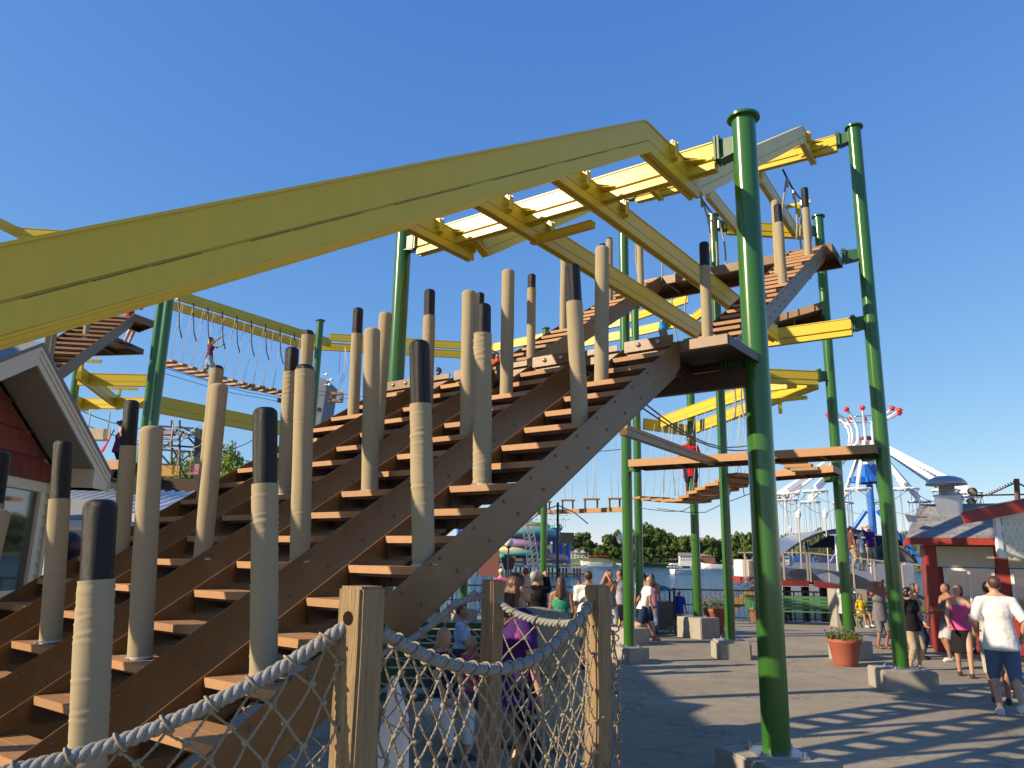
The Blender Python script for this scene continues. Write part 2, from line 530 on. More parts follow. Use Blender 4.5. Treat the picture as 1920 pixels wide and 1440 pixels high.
COLLAB = {
 'C1': 'thickest green steel column, nearest the camera, at the right end of the stair landing',
 'C2': 'tall green column at the far right beside the red kiosk, its concrete base fully in view',
 'C3': 'green column whose base stands on a low round-cornered concrete block between the plaza planters',
 'C4': 'tall green column rising out behind the big terracotta planter',
 'C5': 'green column topped by a flange under the big yellow beam behind the padded posts',
 'C6': 'left one of the two adjacent green columns left of the swaying plank bridge, on a sunlit footing',
 'C7': 'slimmer right one of the two adjacent green columns, set back behind its neighbour',
 'C8': 'green column on a tall concrete block next to the boy in a blue shirt',
 'C9': 'left one of the pair of green columns beside the far left platform, leaning left in view',
 'C10': 'right one of the pair of green columns beside the far left platform',
 'C11': 'free-standing green column far behind the first padded posts, at the end of the left plank bridge',
 'C12': 'green column mostly hidden behind the far left stair flight',
 'C13': 'short green column glimpsed under the stringer behind the woman in purple, left one',
 'C14': 'short green column glimpsed under the stringer behind the woman in purple, right one',
 'C15': 'green column behind the twin columns carrying the far beams'}
FOOT = {'C1': (.42, .42, 20), 'C2': (.44, .40, -6), 'C3': (.37, .34, 0), 'C4': (.4, .3, 34), 'C6': (.30, .30, 34), 'C7': (.3, .3, 34), 'C8': (.38, .45, 34)}
def column(key):
    p, zb, zt, r, _ = COLS[key]
    t = thing('green_column', COLLAB[key], 'column', p, 'green columns of the ropes course')
    m_ = MB(); m_.cyl(p + UP * zb, p + UP * zt, r, n=32); m_.build('shaft', GRN, t)
    m_ = MB(); m_.cyl(p + UP * zt, p + UP * (zt + .03), r * 1.38, n=32); m_.build('top_flange', GRN, t)
    m_ = MB()
    for i in range(10):
        q = p + V(math.cos(i * PI / 5), math.sin(i * PI / 5), 0) * r * 1.2
        m_.cyl(q + UP * (zt - .004), q + UP * (zt + .038), .009, n=6)
    m_.build('flange_bolts', BOLT, t)
    m_ = MB(); m_.box(p + UP * (zb + .01), (r * 1.75, r * 1.75, .012)); m_.build('base_plate', STEEL, t)
    m_ = MB()
    for i, j in ((-1, -1), (-1, 1), (1, -1), (1, 1)):
        q = p + V(i, j, 0) * r * 1.5
        m_.cyl(q + UP * zb, q + UP * (zb + .06), .012, n=6)
        m_.cyl(q + UP * (zb + .02), q + UP * (zb + .042), .024, n=6)
    m_.build('anchor_bolts', STEEL, t)
    hx, hy, a = FOOT.get(key, (.35, .35, 34))
    a = math.radians(a)
    bm = bmesh.new(); bmesh.ops.create_cube(bm, size=1)
    bmesh.ops.scale(bm, vec=(hx * 2, hy * 2, zb + .05), verts=bm.verts)
    bmesh.ops.bevel(bm, geom=bm.edges[:] if key == 'C3' else bm.edges[:], offset=.05 if key == 'C3' else .02, segments=4, affect='EDGES')
    bmesh.ops.rotate(bm, matrix=Matrix.Rotation(a, 3, 'Z'), verts=bm.verts)
    bmesh.ops.translate(bm, vec=(0, 0, (zb - .05) / 2), verts=bm.verts)
    me = bpy.data.meshes.new('concrete_footing'); bm.to_mesh(me); bm.free(); me.materials.append(CONC)
    fo = bpy.data.objects.new('concrete_footing', me); COL.objects.link(fo); fo.location = p
    where = {'C1': 'of the nearest green column, at the bottom edge', 'C2': 'long and shaded, under the tall column beside the kiosk', 'C3': 'rounded, under the middle column left of the nearest one',
             'C4': 'partly hidden behind the big terracotta planter', 'C5': 'hidden under the stair flights', 'C6': 'sunlit on its left face, under the left twin column', 'C7': 'under the right twin column by the striding walker',
             'C8': 'tall and square, beside the boy in blue and the flower pot'}.get(key, {'C9': 'under the left column of the far left pair', 'C10': 'under the right column of the far left pair', 'C11': 'under the free-standing column of the left plank bridge', 'C12': 'under the column behind the far left stairs', 'C13': 'under the short column left of the purple-shirted woman', 'C14': 'under the second short column by the purple-shirted woman', 'C15': 'under the column carrying the far beams'}.get(key))
    tag(fo, 'concrete footing block ' + where, 'footing', 'concrete footings of the green columns')
    return t
COLT = {k: column(k) for k in COLS}
# a clamp plate and stub that ties a beam to its column
def bracket(key, toward, z, h=.3, reach=.34):
    p, zb, zt, r, _ = COLS[key]
    d = V(toward.x - p.x, toward.y - p.y, 0).normalized()
    m_ = MB()
    m_.beam(p + d * r * .6 + UP * z, p + d * (reach - .03) + UP * z, .10, h * .72)
    s_ = d.cross(UP)
    m_.box(p + d * (reach - .02) + UP * z, (.012, .10, h / 2), d, s_, UP)
    m_.box(p + d * (reach - .06) + UP * z, (.012, .10, h / 2), d, s_, UP)
    m_.beam(p + d * r * .6 + UP * (z - h * .36), p + d * (reach - .06) + UP * (z - h * .5), .16, .012)
    m_.build('bracket', GRND, COLT[key])
    m_ = MB()
    for i in (-1, 1):
        for j in (-1, 1):
            q = p + d * (reach - .085) + s_ * .075 * i + UP * (z + j * h * .36)
            m_.cyl(q, q + d * .1, .013, n=6)
    m_.build('bracket_bolts', BOLT, COLT[key])
    return p + d * reach + UP * z

# ------------------------------------------------------------------ yellow track beams
def sweep_rect(m_, pts, y0, y1, z0, z1, side, smooth=False):
    """rectangular bar swept along pts; side = horizontal unit vector across; z measured square to the path"""
    n = len(pts)
    rings = []
    for i, p in enumerate(pts):
        ta = (pts[i] - pts[i - 1]).normalized() if i else (pts[1] - pts[0]).normalized()
        tb = (pts[i + 1] - pts[i]).normalized() if i < n - 1 else ta
        t = (ta + tb).normalized()
        N = side.cross(t)
        if N.z < 0: N = -N
        k = 1 / max(.5, t.dot(ta))
        for (yy, zz) in ((y0, z0), (y1, z0), (y1, z1), (y0, z1)):
            rings.append(p + side * yy + N * (zz * k))
    fs = []
    for i in range(n - 1):
        for j in range(4):
            fs.append((i * 4 + j, i * 4 + (j + 1) % 4, i * 4 + 4 + (j + 1) % 4, i * 4 + 4 + j))
    fs.append((3, 2, 1, 0)); e = (n - 1) * 4
    fs.append((e, e + 1, e + 2, e + 3))
    m_.add(rings, fs, smooth)
def track(pts, label, m_at=YEL, w=.11, h=.32, lw=0, gap=0, stitch=True, group='yellow steel beams of the ropes course', name='track_beam', rail=True, cat='beam'):
    pts = [Vector(p) for p in pts]
    full = [pts[0]]
    for i in range(1, len(pts) - 1):            # soften each bend with two short facets
        a, b = (pts[i - 1] - pts[i]).normalized(), (pts[i + 1] - pts[i]).normalized()
        full += [pts[i] + a * .045, pts[i] + b * .045]
    full.append(pts[-1])
    d = pts[-1] - pts[0]
    side = V(d.y, -d.x, 0).normalized()
    if side.dot(V(0, -1, 0)) < 0: side = -side
    t = thing(name, label, cat, pts[0], group)
    hw = h * .62
    m_ = MB(); sweep_rect(m_, full, -w / 2, w / 2, -hw, 0, side)
    sweep_rect(m_, full, -w / 2 - .012, w / 2 + .012, -.012, .004, side)
    m_.build('web', m_at, t)
    m_ = MB()
    sweep_rect(m_, full, -w * (.22 if gap else .40), w * (.22 if gap else .40), -hw - .016 - gap, -hw + .004, side)
    m_.build('slot', m_at, t)
    if rail:
        m_ = MB()
        lw = lw or w / 2 + .006
        sweep_rect(m_, full, -w / 2 - .004, -.022, -h, -hw - .014 - gap, side)
        sweep_rect(m_, full, .022, w / 2 + .004, -h, -hw - .014 - gap, side)
        sweep_rect(m_, full, -.024, .024, -h + .02, -hw - .018, side)
        if lw > w * .7: sweep_rect(m_, full, -lw, -.022, -h - .008, -h + .006, side); sweep_rect(m_, full, .022, lw, -h - .008, -h + .006, side)
        m_.build('lower_rail', m_at, t)
    return t

def gusset(t, p, d1, d2, z):
    """triangular stiffeners where a track crosses a beam"""
    m_ = MB()
    for s1 in (1, -1):
        for s2 in (1, -1):
            a, b = d1 * s1, d2 * s2
            q = p + a * .05 + b * .05
            m_.prism([q + UP * z, q + a * .16 + UP * z, q + b * .16 + UP * z], V(0, 0, -.014))
            m_.prism([q + UP * (z - .04), q + a * .26 + UP * (z - .04), q + a * .20 + b * .05 + UP * (z - .04), q + b * .15 + UP * (z - .04)], V(0, 0, -.010))
            m_.prism([q + UP * z, q + a * .20 + UP * (z - .18), q + UP * (z - .19)], b * .01)
    m_.build('gusset', YEL, t)
def lug(t, p, d, z):
    """upright ear plate with two bolts fixed to the web of a track"""
    s_ = d.cross(UP).normalized()
    if s_.dot(V(0, -1, 0)) < 0: s_ = -s_
    m_ = MB()
    q = p + s_ * .085
    m_.prism([q + s_ * -.06 + UP * (z - .20), q + s_ * .035 + UP * (z - .20), q + s_ * .05 + UP * (z - .16), q + s_ * .05 + UP * (z + .03), q + UP * (z + .055), q + s_ * -.06 + UP * (z + .03)], d * .012)
    m_.prism([q + s_ * -.03 + UP * (z - .18), q + s_ * .045 + UP * (z - .17), q + s_ * .045 + UP * (z + .02), q + s_ * -.03 + UP * (z + .02)], d * -.07)
    m_.build('ear_plate', YEL, t)
    m_ = MB()
    for zz in (z - .12, z + .015):
        m_.cyl(q + d * .012 + s_ * .012 + UP * zz, q + d * .03 + s_ * .012 + UP * zz, .016, n=6)
        m_.cyl(q - d * .085 + s_ * .012 + UP * zz, q - d * .07 + s_ * .012 + UP * zz, .016, n=6)
    m_.build('ear_bolts', STEEL, t)

Z6, Z10 = 6.67, 10.5
def colp(k): return COLS[k][0].copy()
# cross beams on columns
def cross_beam(k1, k2, z, label, z2=None, m_at=YEL):
    a, b = colp(k1), colp(k2)
    z2 = z if z2 is None else z2
    pa = bracket(k1, b, z - .10); pb = bracket(k2, a, z2 - .10)
    pa.z, pb.z = z, z2
    return track([pa, pb], label, m_at, w=.12, h=.34, gap=.022)
M1 = cross_beam('C1', 'C5', 6.82, 'sunlit yellow cross beam spanning from the nearest green column to the column behind the posts')
M2 = cross_beam('C2', 'C6', 10.58, 'yellow cross beam at the very top, from the right-hand column towards the twin columns')
M3 = cross_beam('C2', 'C6', 6.68, 'bright yellow cross beam at mid height, meeting the right-hand column')
M4 = cross_beam('C4', 'C3', 10.38, 'yellow cross beam between the tops of the two rear right columns')
M5 = cross_beam('C4', 'C3', 6.60, 'yellow cross beam at mid height between the two rear right columns')
# tracks over the four lanes of the near stairs
lanes = [.30, 1.46, 2.64, 3.86]
def down(a, u): return P1(a, u, Z6 + .607 * (u + .15))
d1 = V(*A1)
TA = track([down(.30, -7.0), P1(.30, -.15, Z6), P1(.30, 1.25, Z6)], 'huge yellow beam crossing the whole left half overhead, its shaded side facing the camera', w=.125, h=.34, lw=.085)
m_ = MB()
for i in range(26):                               # stitch welds along the shaded side
    u = -6.6 + i * .25
    c = down(.30, u) - A1 * .0655 - UP * .262
    if i % 4 != 3: m_.beam(c - (U1 + UP * T1) * .118, c + (U1 + UP * T1) * .118, .003, .006)
m_.build('weld_seam', WELD, TA)
uend = 7.75
TB = track([down(1.46, -7.0), P1(1.46, -.15, Z6), P1(1.46, .9, Z6), P1(1.46, uend, 6.60)], 'yellow track beam over the second stair lane, running back under the middle of the frame')
TC = track([down(2.64, -7.0), P1(2.64, -.15, Z6), P1(2.64, .9, Z6), P1(2.64, uend, 6.60)], 'yellow track beam over the third stair lane, reaching down towards the landing corner')
TD = track([down(3.86, -7.0), P1(3.86, -.15, Z6), P1(3.86, 1.30, Z6)], 'yellow track beam over the farthest stair lane, beside the column behind the posts')
LA2, LD2 = .27, 3.60
TA2 = track([P1(.30, 1.25, Z6), P2(LA2, 1.22, Z6), P2(LA2, 7.48, 10.54), P2(LA2, 8.6, 10.54)], 'pale shaded yellow track beam climbing behind the nearest column over the upper stairs', YEL2)
TD2 = track([P1(3.86, 1.30, Z6), P2(LD2, 1.35, Z6 - .03), P2(LD2, 7.5, Z10), P2(LD2, 8.4, Z10)], 'yellow track beam climbing from the column behind the posts over the left upper stairs')
for t, a in ((TA, .30), (TB, 1.46), (TC, 2.64), (TD, 3.86)):
    gusset(t, P1(a, 1.0, 0), -A1, -U1, Z6 - .0)
    lug(t, P1(a, .52, 0), U1, Z6)
for t, a in ((TB, 1.46), (TC, 2.64)):
    lug(t, P1(a, 1.5, 0), U1, Z6)
gusset(TA2, P2(LA2, 8.2, 0), -A2, -U2, Z10)
lug(TA2, P2(LA2, 7.85, 0), U2, 10.54)
track([atz(1326, 348, 10.42), atz(1402, 442, 10.38)], 'pale yellow track at the top running back from the upper cross beam, left of the nearest column', YEL2)
track([atz(1424, 318, 10.42), atz(1490, 424, 10.38)], 'pale yellow track at the top running back between the nearest and the right-hand column', YEL2)
t = track([P1(1.75, 1.30, 6.44), P1(2.75, 1.30, 6.44)], 'short sunlit guide rail hung just behind the near cross beam', h=.12, rail=False)
track([P2(2.35, 8.55, Z10), P2(4.2, 8.55, Z10)], 'short yellow guide rail behind the uppermost cross beam', h=.2, rail=False)
# short perforated cross bars on the tracks
def cross_bar(p, d, L, label):
    m_ = MB(); m_.beam(p - d * L / 2, p + d * L / 2, .06, .08)
    t = thing('cross_bar', label, 'beam', p, 'short yellow cross bars')
    m_.build('bar', YEL, t)
    m_ = MB()
    for k in (-.42, 0, .3, .42):
        q = p + d * L * k
        s_ = d.cross(UP)
        m_.cyl(q - s_ * .034, q + s_ * .034, .011, n=8)
    m_.build('bolt_holes', DECKU, t)
    m_ = MB(); m_.beam(p + UP * -.05, p - UP * .3, .10, .05, up=V(1, 0, 0)); m_.build('hanger', YEL, t)
cross_bar(atY(1462, 750, 16.3), A2, 1.15, 'short perforated yellow bar right of the nearest column, above the mid-height beam')
cross_bar(atY(1497, 383, 16.5), A2, .55, 'short yellow bar near the top beside the black-topped upper post')
# farther tracks
P0 = V(5.05, 22.9, 6.15)
fb = track([V(3.95, 22.45, 6.18), V(5.6, 22.9, 6.05)], 'short yellow beam joining the twin columns to the column over the plank bridge')
track([V(4.45, 22.6, 6.25), V(6.45, 19.0, 6.62), V(7.0, 18.4, 6.6)], 'upper of two parallel bright yellow tracks rising right behind the nearest column')
track([V(5.55, 22.85, 6.15), V(7.55, 18.5, 6.6)], 'lower of two parallel bright yellow tracks rising right behind the nearest column')
track([V(3.5, 22.3, 6.15), V(-1.5, 24.6, 6.3)], 'yellow track beam behind the near stairs, left of the twin columns')
track([atz(333, 545, 10.5), atz(575, 622, 10.5), atz(620, 636, 10.5)], 'upper olive yellow track over the left plank bridge', YEL)
track([atz(325, 566, 10.45), atz(570, 640, 10.45), atz(930, 662, 10.45)], 'lower yellow track over the left plank bridge, nearer its drop cords', YEL)
track([atz(620, 626, 10.5), atz(925, 645, 10.5), atz(1165, 596, 10.5), atz(1290, 553, 10.4)], 'long yellow track high behind all the padded posts')
track([atz(930, 668, 10.45), atz(1160, 622, 10.45), atz(1300, 590, 10.4), atz(1345, 556, 10.4)], 'second long yellow track high behind the padded posts, carrying drop cords')
track([atz(290, 742, 6.6), atz(525, 790, 6.6)], 'olive yellow track at mid height left of the first tall padded posts', YEL, w=.2, h=.5)
track([atz(0, 408, 10.5) + V(-1, -.3, 0), atz(-10, 405, 10.5), atz(36, 428, 10.5), atz(160, 436, 10.5)], 'yellow beam at the upper left edge peeping over the huge beam')
lb = track([atz(150, 700, 6.6), atz(283, 703, 6.6)], 'olive yellow beam meeting the left pair of columns at mid height', YEL)
track([atz(95, 722, 6.5), atz(165, 752, 6.5)], 'yellow track slanting down to the left of the far left stairs', YEL)
track([atz(150, 688, 6.6), atz(225, 750, 6.6)], 'diagonal yellow track under the far left stair flight', YEL)
track([atz(150, 748, 6.5), atz(285, 745, 6.5)], 'lowest sunlit yellow beam at the left pair of columns', YEL)
track([atz(60, 640, 6.7), atz(110, 665, 6.7)], 'pale yellow beam just above the gable roof edge', YEL2)
cross_bar(atz(155, 676, 6.75), V(1, .1, 0), .9, 'upper short yellow bar under the far left stair flight')
cross_bar(atz(225, 728, 6.7), V(1, .1, 0), 1.0, 'lower short yellow bar right of the far left stair flight')

# ------------------------------------------------------------------ brown stair flights
def flight(label, F, AX, UX, T, a0, a1, u_lo, u_hi, zt, ushift, group, bolts=True, rows=None):
    """F(a,u,z) places a point; treads every .3035 from the top; stringers of .285 deep plate"""
    t = thing('stair_flight', label, 'stairs', F((a0 + a1) / 2, u_lo, 0), group)
    up = (UX + UP * T).normalized()
    nrm = (UP - UX * T).normalized()
    zf = lambda u: zt + T * (u - u_hi)
    D = .335
    for s_, a in ((1, a0), (-1, a1)):
        m_ = MB()
        pts = [F(a, u_lo, zf(u_lo)), F(a, u_hi + .01, zf(u_hi) + .006), F(a, u_hi + .03, zf(u_hi) - .26), F(a, u_hi - .11, zf(u_hi) - .40), F(a, u_lo, zf(u_lo) - D)]
        m_.prism(pts, AX * (.008 * s_))
        m_.beam(F(a + .018 * s_, u_lo, zf(u_lo) - D + .006), F(a + .018 * s_, u_hi - .11, zf(u_hi - .11) - D + .006), .04, .010, up=nrm)
        m_.build('stringer', BRN, t)
        if bolts:
            m_ = MB()
            k = 0
            while True:
                u = u_hi - .30 - .3035 * k
                if u < u_lo: break
                for du, dz in ((0, -.10), (.16, -.17)):
                    q = F(a, u + du - .08, zf(u) + dz)
                    m_.lathe([(.013, 0), (.012, .006), (.006, .010), (0, .011)], q, 8, axis=-AX * s_)
                k += 1
            m_.build('bolt_heads', BOLT, t)
    tm = bm_ = None
    # one tread mesh shared by all
    w = (a1 - a0) - .034
    tm = MB()
    x0, x1 = -w / 2, w / 2
    for (y0, y1) in ((0, .132), (.138, .27)):
        tm.add([AX * x + UX * y + UP * z for x in (x0, x1) for (y, z) in ((y0, 0), (y0, -.045), (y1, -.045), (y1, 0))],
               [(0, 1, 2, 3), (7, 6, 5, 4), (0, 4, 5, 1), (1, 5, 6, 2), (2, 6, 7, 3), (3, 7, 4, 0)])
    me = tm.mesh('tread', TREAD)
    bm2 = MB()
    for x in (x0 + .02, x1 - .02):
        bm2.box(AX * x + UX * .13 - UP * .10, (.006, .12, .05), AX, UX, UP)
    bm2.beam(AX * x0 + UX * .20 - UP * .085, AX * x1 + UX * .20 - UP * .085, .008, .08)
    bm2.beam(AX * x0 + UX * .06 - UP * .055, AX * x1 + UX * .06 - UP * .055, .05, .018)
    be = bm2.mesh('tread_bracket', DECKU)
    nb = MB()
    for i in range(5):
        x = x0 + w * (i + .5) / 5
        nb.cyl(AX * x + UX * .197 - UP * .085, AX * x + UX * .188 - UP * .085, .012, n=6)
    ne = nb.mesh('bracket_holes', BLACKP)
    o = org(t)
    k = 0
    while True:
        u = u_hi - .24 - .3035 * k
        if u < u_lo + .1: break
        q = F((a0 + a1) / 2, u, zf(u)) - o
        tr = link_mesh('tread', me, t, q + UP * random.uniform(-.002, .002))
        link_mesh('tread_bracket', be, tr)
        link_mesh('bracket_holes', ne, tr)
        k += 1
    return t
lane_n = ['nearest (rightmost)', 'second', 'third', 'farthest (leftmost)']
for i, (a0, a1) in enumerate(((0, .63), (1.18, 1.80), (2.355, 2.98), (3.57, 4.20))):
    flight('brown steel stair flight with tan treads, %s of the four parallel near flights' % lane_n[i], P1, A1, U1, T1, a0, a1, -6.55, 0.0, 4.2, 0, 'parallel brown stair flights')
flight('right upper brown stair flight with bluish shaded stringer, climbing behind the nearest column', P2, A2, U2, T2, .01, .64, 1.10, 7.667, 8.05, 0, 'upper brown stair flights')
flight('left upper brown stair flight climbing behind the padded posts to the top walkway', P2, A2, U2, T2, 3.36, 3.99, 1.10, 7.667, 8.05, 0, 'upper brown stair flights')

# ------------------------------------------------------------------ platforms and walkways
def deck(label, p0, p1, depth, z, h=.17, panel=.9, group='brown platforms and walkways', name='platform', bolts=0, cat='platform'):
    """p0->p1 is the edge towards the camera, depth a vector across"""
    p0, p1, depth = V(p0.x, p0.y, z), V(p1.x, p1.y, z), Vector(depth)
    t = thing(name, label, cat, p0, group)
    X = (p1 - p0).normalized(); L = (p1 - p0).length; W = depth.length; Y = depth.normalized()
    n = max(1, round(L / panel)); pl = L / n
    for i in range(n):
        m_ = MB()
        a = p0 + X * (i * pl + .006)
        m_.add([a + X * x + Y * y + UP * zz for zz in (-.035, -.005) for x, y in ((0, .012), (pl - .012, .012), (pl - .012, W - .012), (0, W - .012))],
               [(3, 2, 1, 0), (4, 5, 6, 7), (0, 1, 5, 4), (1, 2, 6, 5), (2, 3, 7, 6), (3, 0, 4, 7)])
        m_.build('deck_panel', DECKU, t)  # shade under the deck is put into the dark panel colour
    for s_ in (0, 1):
        q = Y * (W * s_)
        m_ = MB()
        m_.beam(p0 + q - UP * h / 2, p1 + q - UP * h / 2, .012, h)
        m_.beam(p0 + q - UP * (h - .006) + Y * (.03 * (1 - 2 * s_)), p1 + q - UP * (h - .006) + Y * (.03 * (1 - 2 * s_)), .06, .012)
        m_.build('edge_channel', TREAD if z < 4.18 else BRN, t)  # landing and higher decks: darker brown stands in for shade on the edge
    for s_ in (0, 1):
        q = X * (L * s_)
        m_ = MB(); m_.beam(p0 + q + Y * .012 - UP * h / 2, p0 + q + depth - Y * .012 - UP * h / 2, .012, h - .004)
        m_.build('end_channel', DECKU, t)
    for i in range(1, n):
        m_ = MB(); m_.beam(p0 + X * i * pl + Y * .02 - UP * .09, p0 + X * i * pl + depth - Y * .02 - UP * .09, .05, .10)
        m_.build('cross_joist', DECKU, t)
    if bolts:
        m_ = MB()
        for i in range(bolts):
            q = p0 + X * (L * (i + .5) / bolts) - UP * .08
            m_.lathe([(.026, 0), (.024, .01), (.012, .02), (0, .022)], q - Y * .006, 10, axis=-Y)
        m_.build('fascia_bolts', STEEL, t)
    return t
L2 = deck('brown landing at the head of the four near stair flights, dark underside towards the camera', P1(-.50, .02, 0), P1(4.45, .02, 0), U1 * 1.02, 4.2, h=.10, panel=.83, bolts=0)
for q_ in (.94,):
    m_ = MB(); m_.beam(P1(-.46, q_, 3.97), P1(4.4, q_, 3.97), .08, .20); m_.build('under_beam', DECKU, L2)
bracket('C1', P1(.5, 1.0, 0), 4.08, .3, .36)
bracket('C5', P1(4.0, 1.0, 0), 4.08, .3, .40)
# flat tie plates with round bolt heads standing between the stringer heads
tp = []
for a0, a1 in ((.68, 1.13), (1.85, 2.30), (3.03, 3.52)):
    m_ = MB(); m_.box(P1((a0 + a1) / 2, -.012, 4.225), ((a1 - a0) / 2, .006, .03), A1, U1, UP); m_.build('tie_plate', BRN, L2)
for a0, a1 in ((.05, .60), (1.22, 1.77), (2.39, 2.95), (3.60, 4.16)):
    m_ = MB(); m_.box(P1((a0 + a1) / 2, -.012, 4.215), ((a1 - a0) / 2, .006, .058), A1, U1, UP); m_.build('tie_plate', BRN, L2)
    m_ = MB()
    for k in (.3, .7):
        m_.lathe([(.026, 0), (.024, .012), (.012, .02), (0, .022)], P1(a0 + (a1 - a0) * k, -.019, 4.222), 10, axis=-U1)
    m_.build('tie_bolts', STEEL, L2)
deck('brown top walkway high behind the nearest column, linking both upper stair flights', P2(-.12, 7.70, 0), P2(4.12, 7.70, 0), U2 * .95, 8.05, h=.18)
bracket('C2', P2(.6, 8.1, 0), 7.95, .28, .42)
deck('triangular dark brown platform high at the right rear column', atz(1440, 596, 8.05), atz(1541, 566, 8.05), V(.35, .95, 0), 8.05)
deck('long brown walkway crossing behind the nearest column at lower level', atz(1178, 862, 4.15), atz(1640, 833, 4.15), V(.5, .72, 0), 4.15, h=.15)
bracket('C2', atz(1500, 850, 4.15), 4.05, .25, .36); bracket('C6', atz(1300, 855, 4.15), 4.05, .25, .30)
deck('shorter brown walkway behind the long lower one, planks stepping down at its left', atz(1378, 888, 4.15), atz(1562, 872, 4.15), V(.5, .75, 0), 4.15, h=.15)
bracket('C4', atz(1450, 880, 4.15), 4.05, .25, .3)
deck('brown platform slab at the foot of the left upper column pair', atz(168, 658, 8.05), atz(270, 655, 8.05), V(-.2, -1.6, 0), 8.05)
deck('small brown landing at the head of the far left stairs', atz(252, 588, 8.25), atz(290, 602, 8.25), V(-.7, .6, 0), 8.25)
deck('brown ledge where the caped visitor stands, above the metal roof', atz(150, 864, 4.15), atz(240, 862, 4.15), V(-.2, 1.4, 0), 4.15, h=.22)
deck('small brown landing at the near end of the left plank bridge', atz(520, 746, 8.05), atz(566, 757, 8.05), V(.6, .9, 0), 8.05)
# balance beam and hand cables
t = thing('balance_beam', 'long narrow brown balance beam running out from under the near stairs to the lower walkway', 'beam', P1(1.7, 1.1, 4.1))
m_ = MB(); m_.beam(atY(1168, 800, 10.2), atY(1335, 862, 15.2), .12, .05); m_.build('plank', TREAD, t)
m_ = MB(); m_.beam(atY(1168, 800, 10.2), atY(1335, 862, 15.2), .10, .09, off=-.07); m_.build('girder', BRN, t)
for (x0, y0, x1, y1), nm in (((1200, 762, 1420, 842), 'lower'), ((1208, 756, 1402, 836), 'upper')):
    m_ = MB(); a, b = atY(x0, y0, 10.4), atY(x1, y1, 15.4)
    m_.tube([a.lerp(b, i / 8) - UP * (.25 * math.sin(PI * i / 8)) for i in range(9)], .012, 5)
    tag(m_.build('hand_cable', CABLE), 'taut dark hand cable beside the balance beam, %s of two' % nm, 'cable', 'hand cables of the balance beam')

# far left stair flight
def flight_free(label, ptop, pbot_dir, W, n, zt):
    d = Vector(pbot_dir); d.z = 0; d.normalize()
    U = -d; A = UP.cross(U).normalized()
    def F(a, u, z): return V(ptop.x, ptop.y, 0) + A * a + U * u + UP * z
    return flight(label, F, A, U, .63, 0, W, -n * .3035, 0, zt, 0, 'upper brown stair flights', bolts=False)
_pt = atz(253, 588, 8.25); _pb = atz(90, 706, 5.5)
flight_free('far left stair flight with bluish stringer, seen over the gable roof', V(_pt.x, _pt.y, 0), V(_pb.x - _pt.x, _pb.y - _pt.y, 0), .95, 20, 8.25)

# ------------------------------------------------------------------ padded posts
def pad_proto(black, base_h=1.39, seed=0, wraps=14, r=.069):
    rnd = random.Random(seed)
    root = bpy.data.objects.new('padded_post', None); COL.objects.link(root)
    n = 28
    def body(z0, z1, rad, step, wr, mat_, nm, top_round):
        m_ = MB()
        rings = []; z = z0
        zs = []
        while z < z1 - (.05 if top_round else 0): zs.append(z); z += step
        if not top_round: zs.append(z1)
        wz = sorted(rnd.uniform(z0, z1) for _ in range(wr))
        if wr > 8: wz += [z1 - rnd.uniform(.0, .25) for _ in range(wr // 2)]
        prof = []
        for z in zs:
            prof.append((z, rad))
        if top_round:
            for k in range(7):
                t = k / 6 * PI / 2
                prof.append((z1 - .035 + .035 * math.sin(t), rad - .035 + .035 * math.cos(t)))
            prof.append((z1 + .001, rad * .3)); prof.append((z1 + .001, .0005))
        vs, fs = [], []
        tilts = [(rnd.uniform(-.025, .025), rnd.uniform(0, 6.28)) for _ in wz]
        for z, rr in prof:
            for i in range(n):
                th = 2 * PI * i / n
                q = rr
                if rr > rad * .8:
                    for w_, (tl, ph) in zip(wz, tilts):
                        dz = z - (w_ + tl * math.cos(th + ph))
                        if abs(dz) < .03: q += .0026 * math.exp(-(dz / .005) ** 2) - .0015 * math.exp(-((dz - .012) / .008) ** 2)
                    q += .003 * noise.noise(V(math.cos(th) * 2 + seed, math.sin(th) * 2, z * 3))
                vs.append((q * math.cos(th), q * math.sin(th), z))
        for k in range(len(prof) - 1):
            for i in range(n):
                fs.append((k * n + i, k * n + (i + 1) % n, (k + 1) * n + (i + 1) % n, (k + 1) * n + i))
        m_.add(vs, fs, True)
        o = m_.build(nm, mat_, root, local=True)
        return o
    zb = base_h - black
    if black:
        body(0, zb, r, .008, wraps, PAD, 'cover', False)
        body(zb - .05, base_h, r * .93, .03, 0, FOAM, 'foam', True)
        c = MB(); c.lathe([(r * .93, zb - .001), (r * 1.0, zb)], n=28); c.build('cover_edge', PAD, root, local=True)
    else:
        body(0, base_h, r, .009, wraps, PAD, 'cover', True)
    c = MB()
    for k in range(5):
        th = rnd.uniform(0, 6.28)
        q = V(math.cos(th) * r * 1.05, math.sin(th) * r * 1.05, .012)
        c.tube([q, q + V(rnd.uniform(-.05, .05), rnd.uniform(-.05, .05), .0), q + V(rnd.uniform(-.07, .07), rnd.uniform(-.07, .07), -.005)], .004, 5)
    c.lathe([(r * 1.06, .0), (r * 1.08, .008), (r * 1.05, .016)], n=20)
    c.build('base_cord', CORD, root, local=True)
    return root
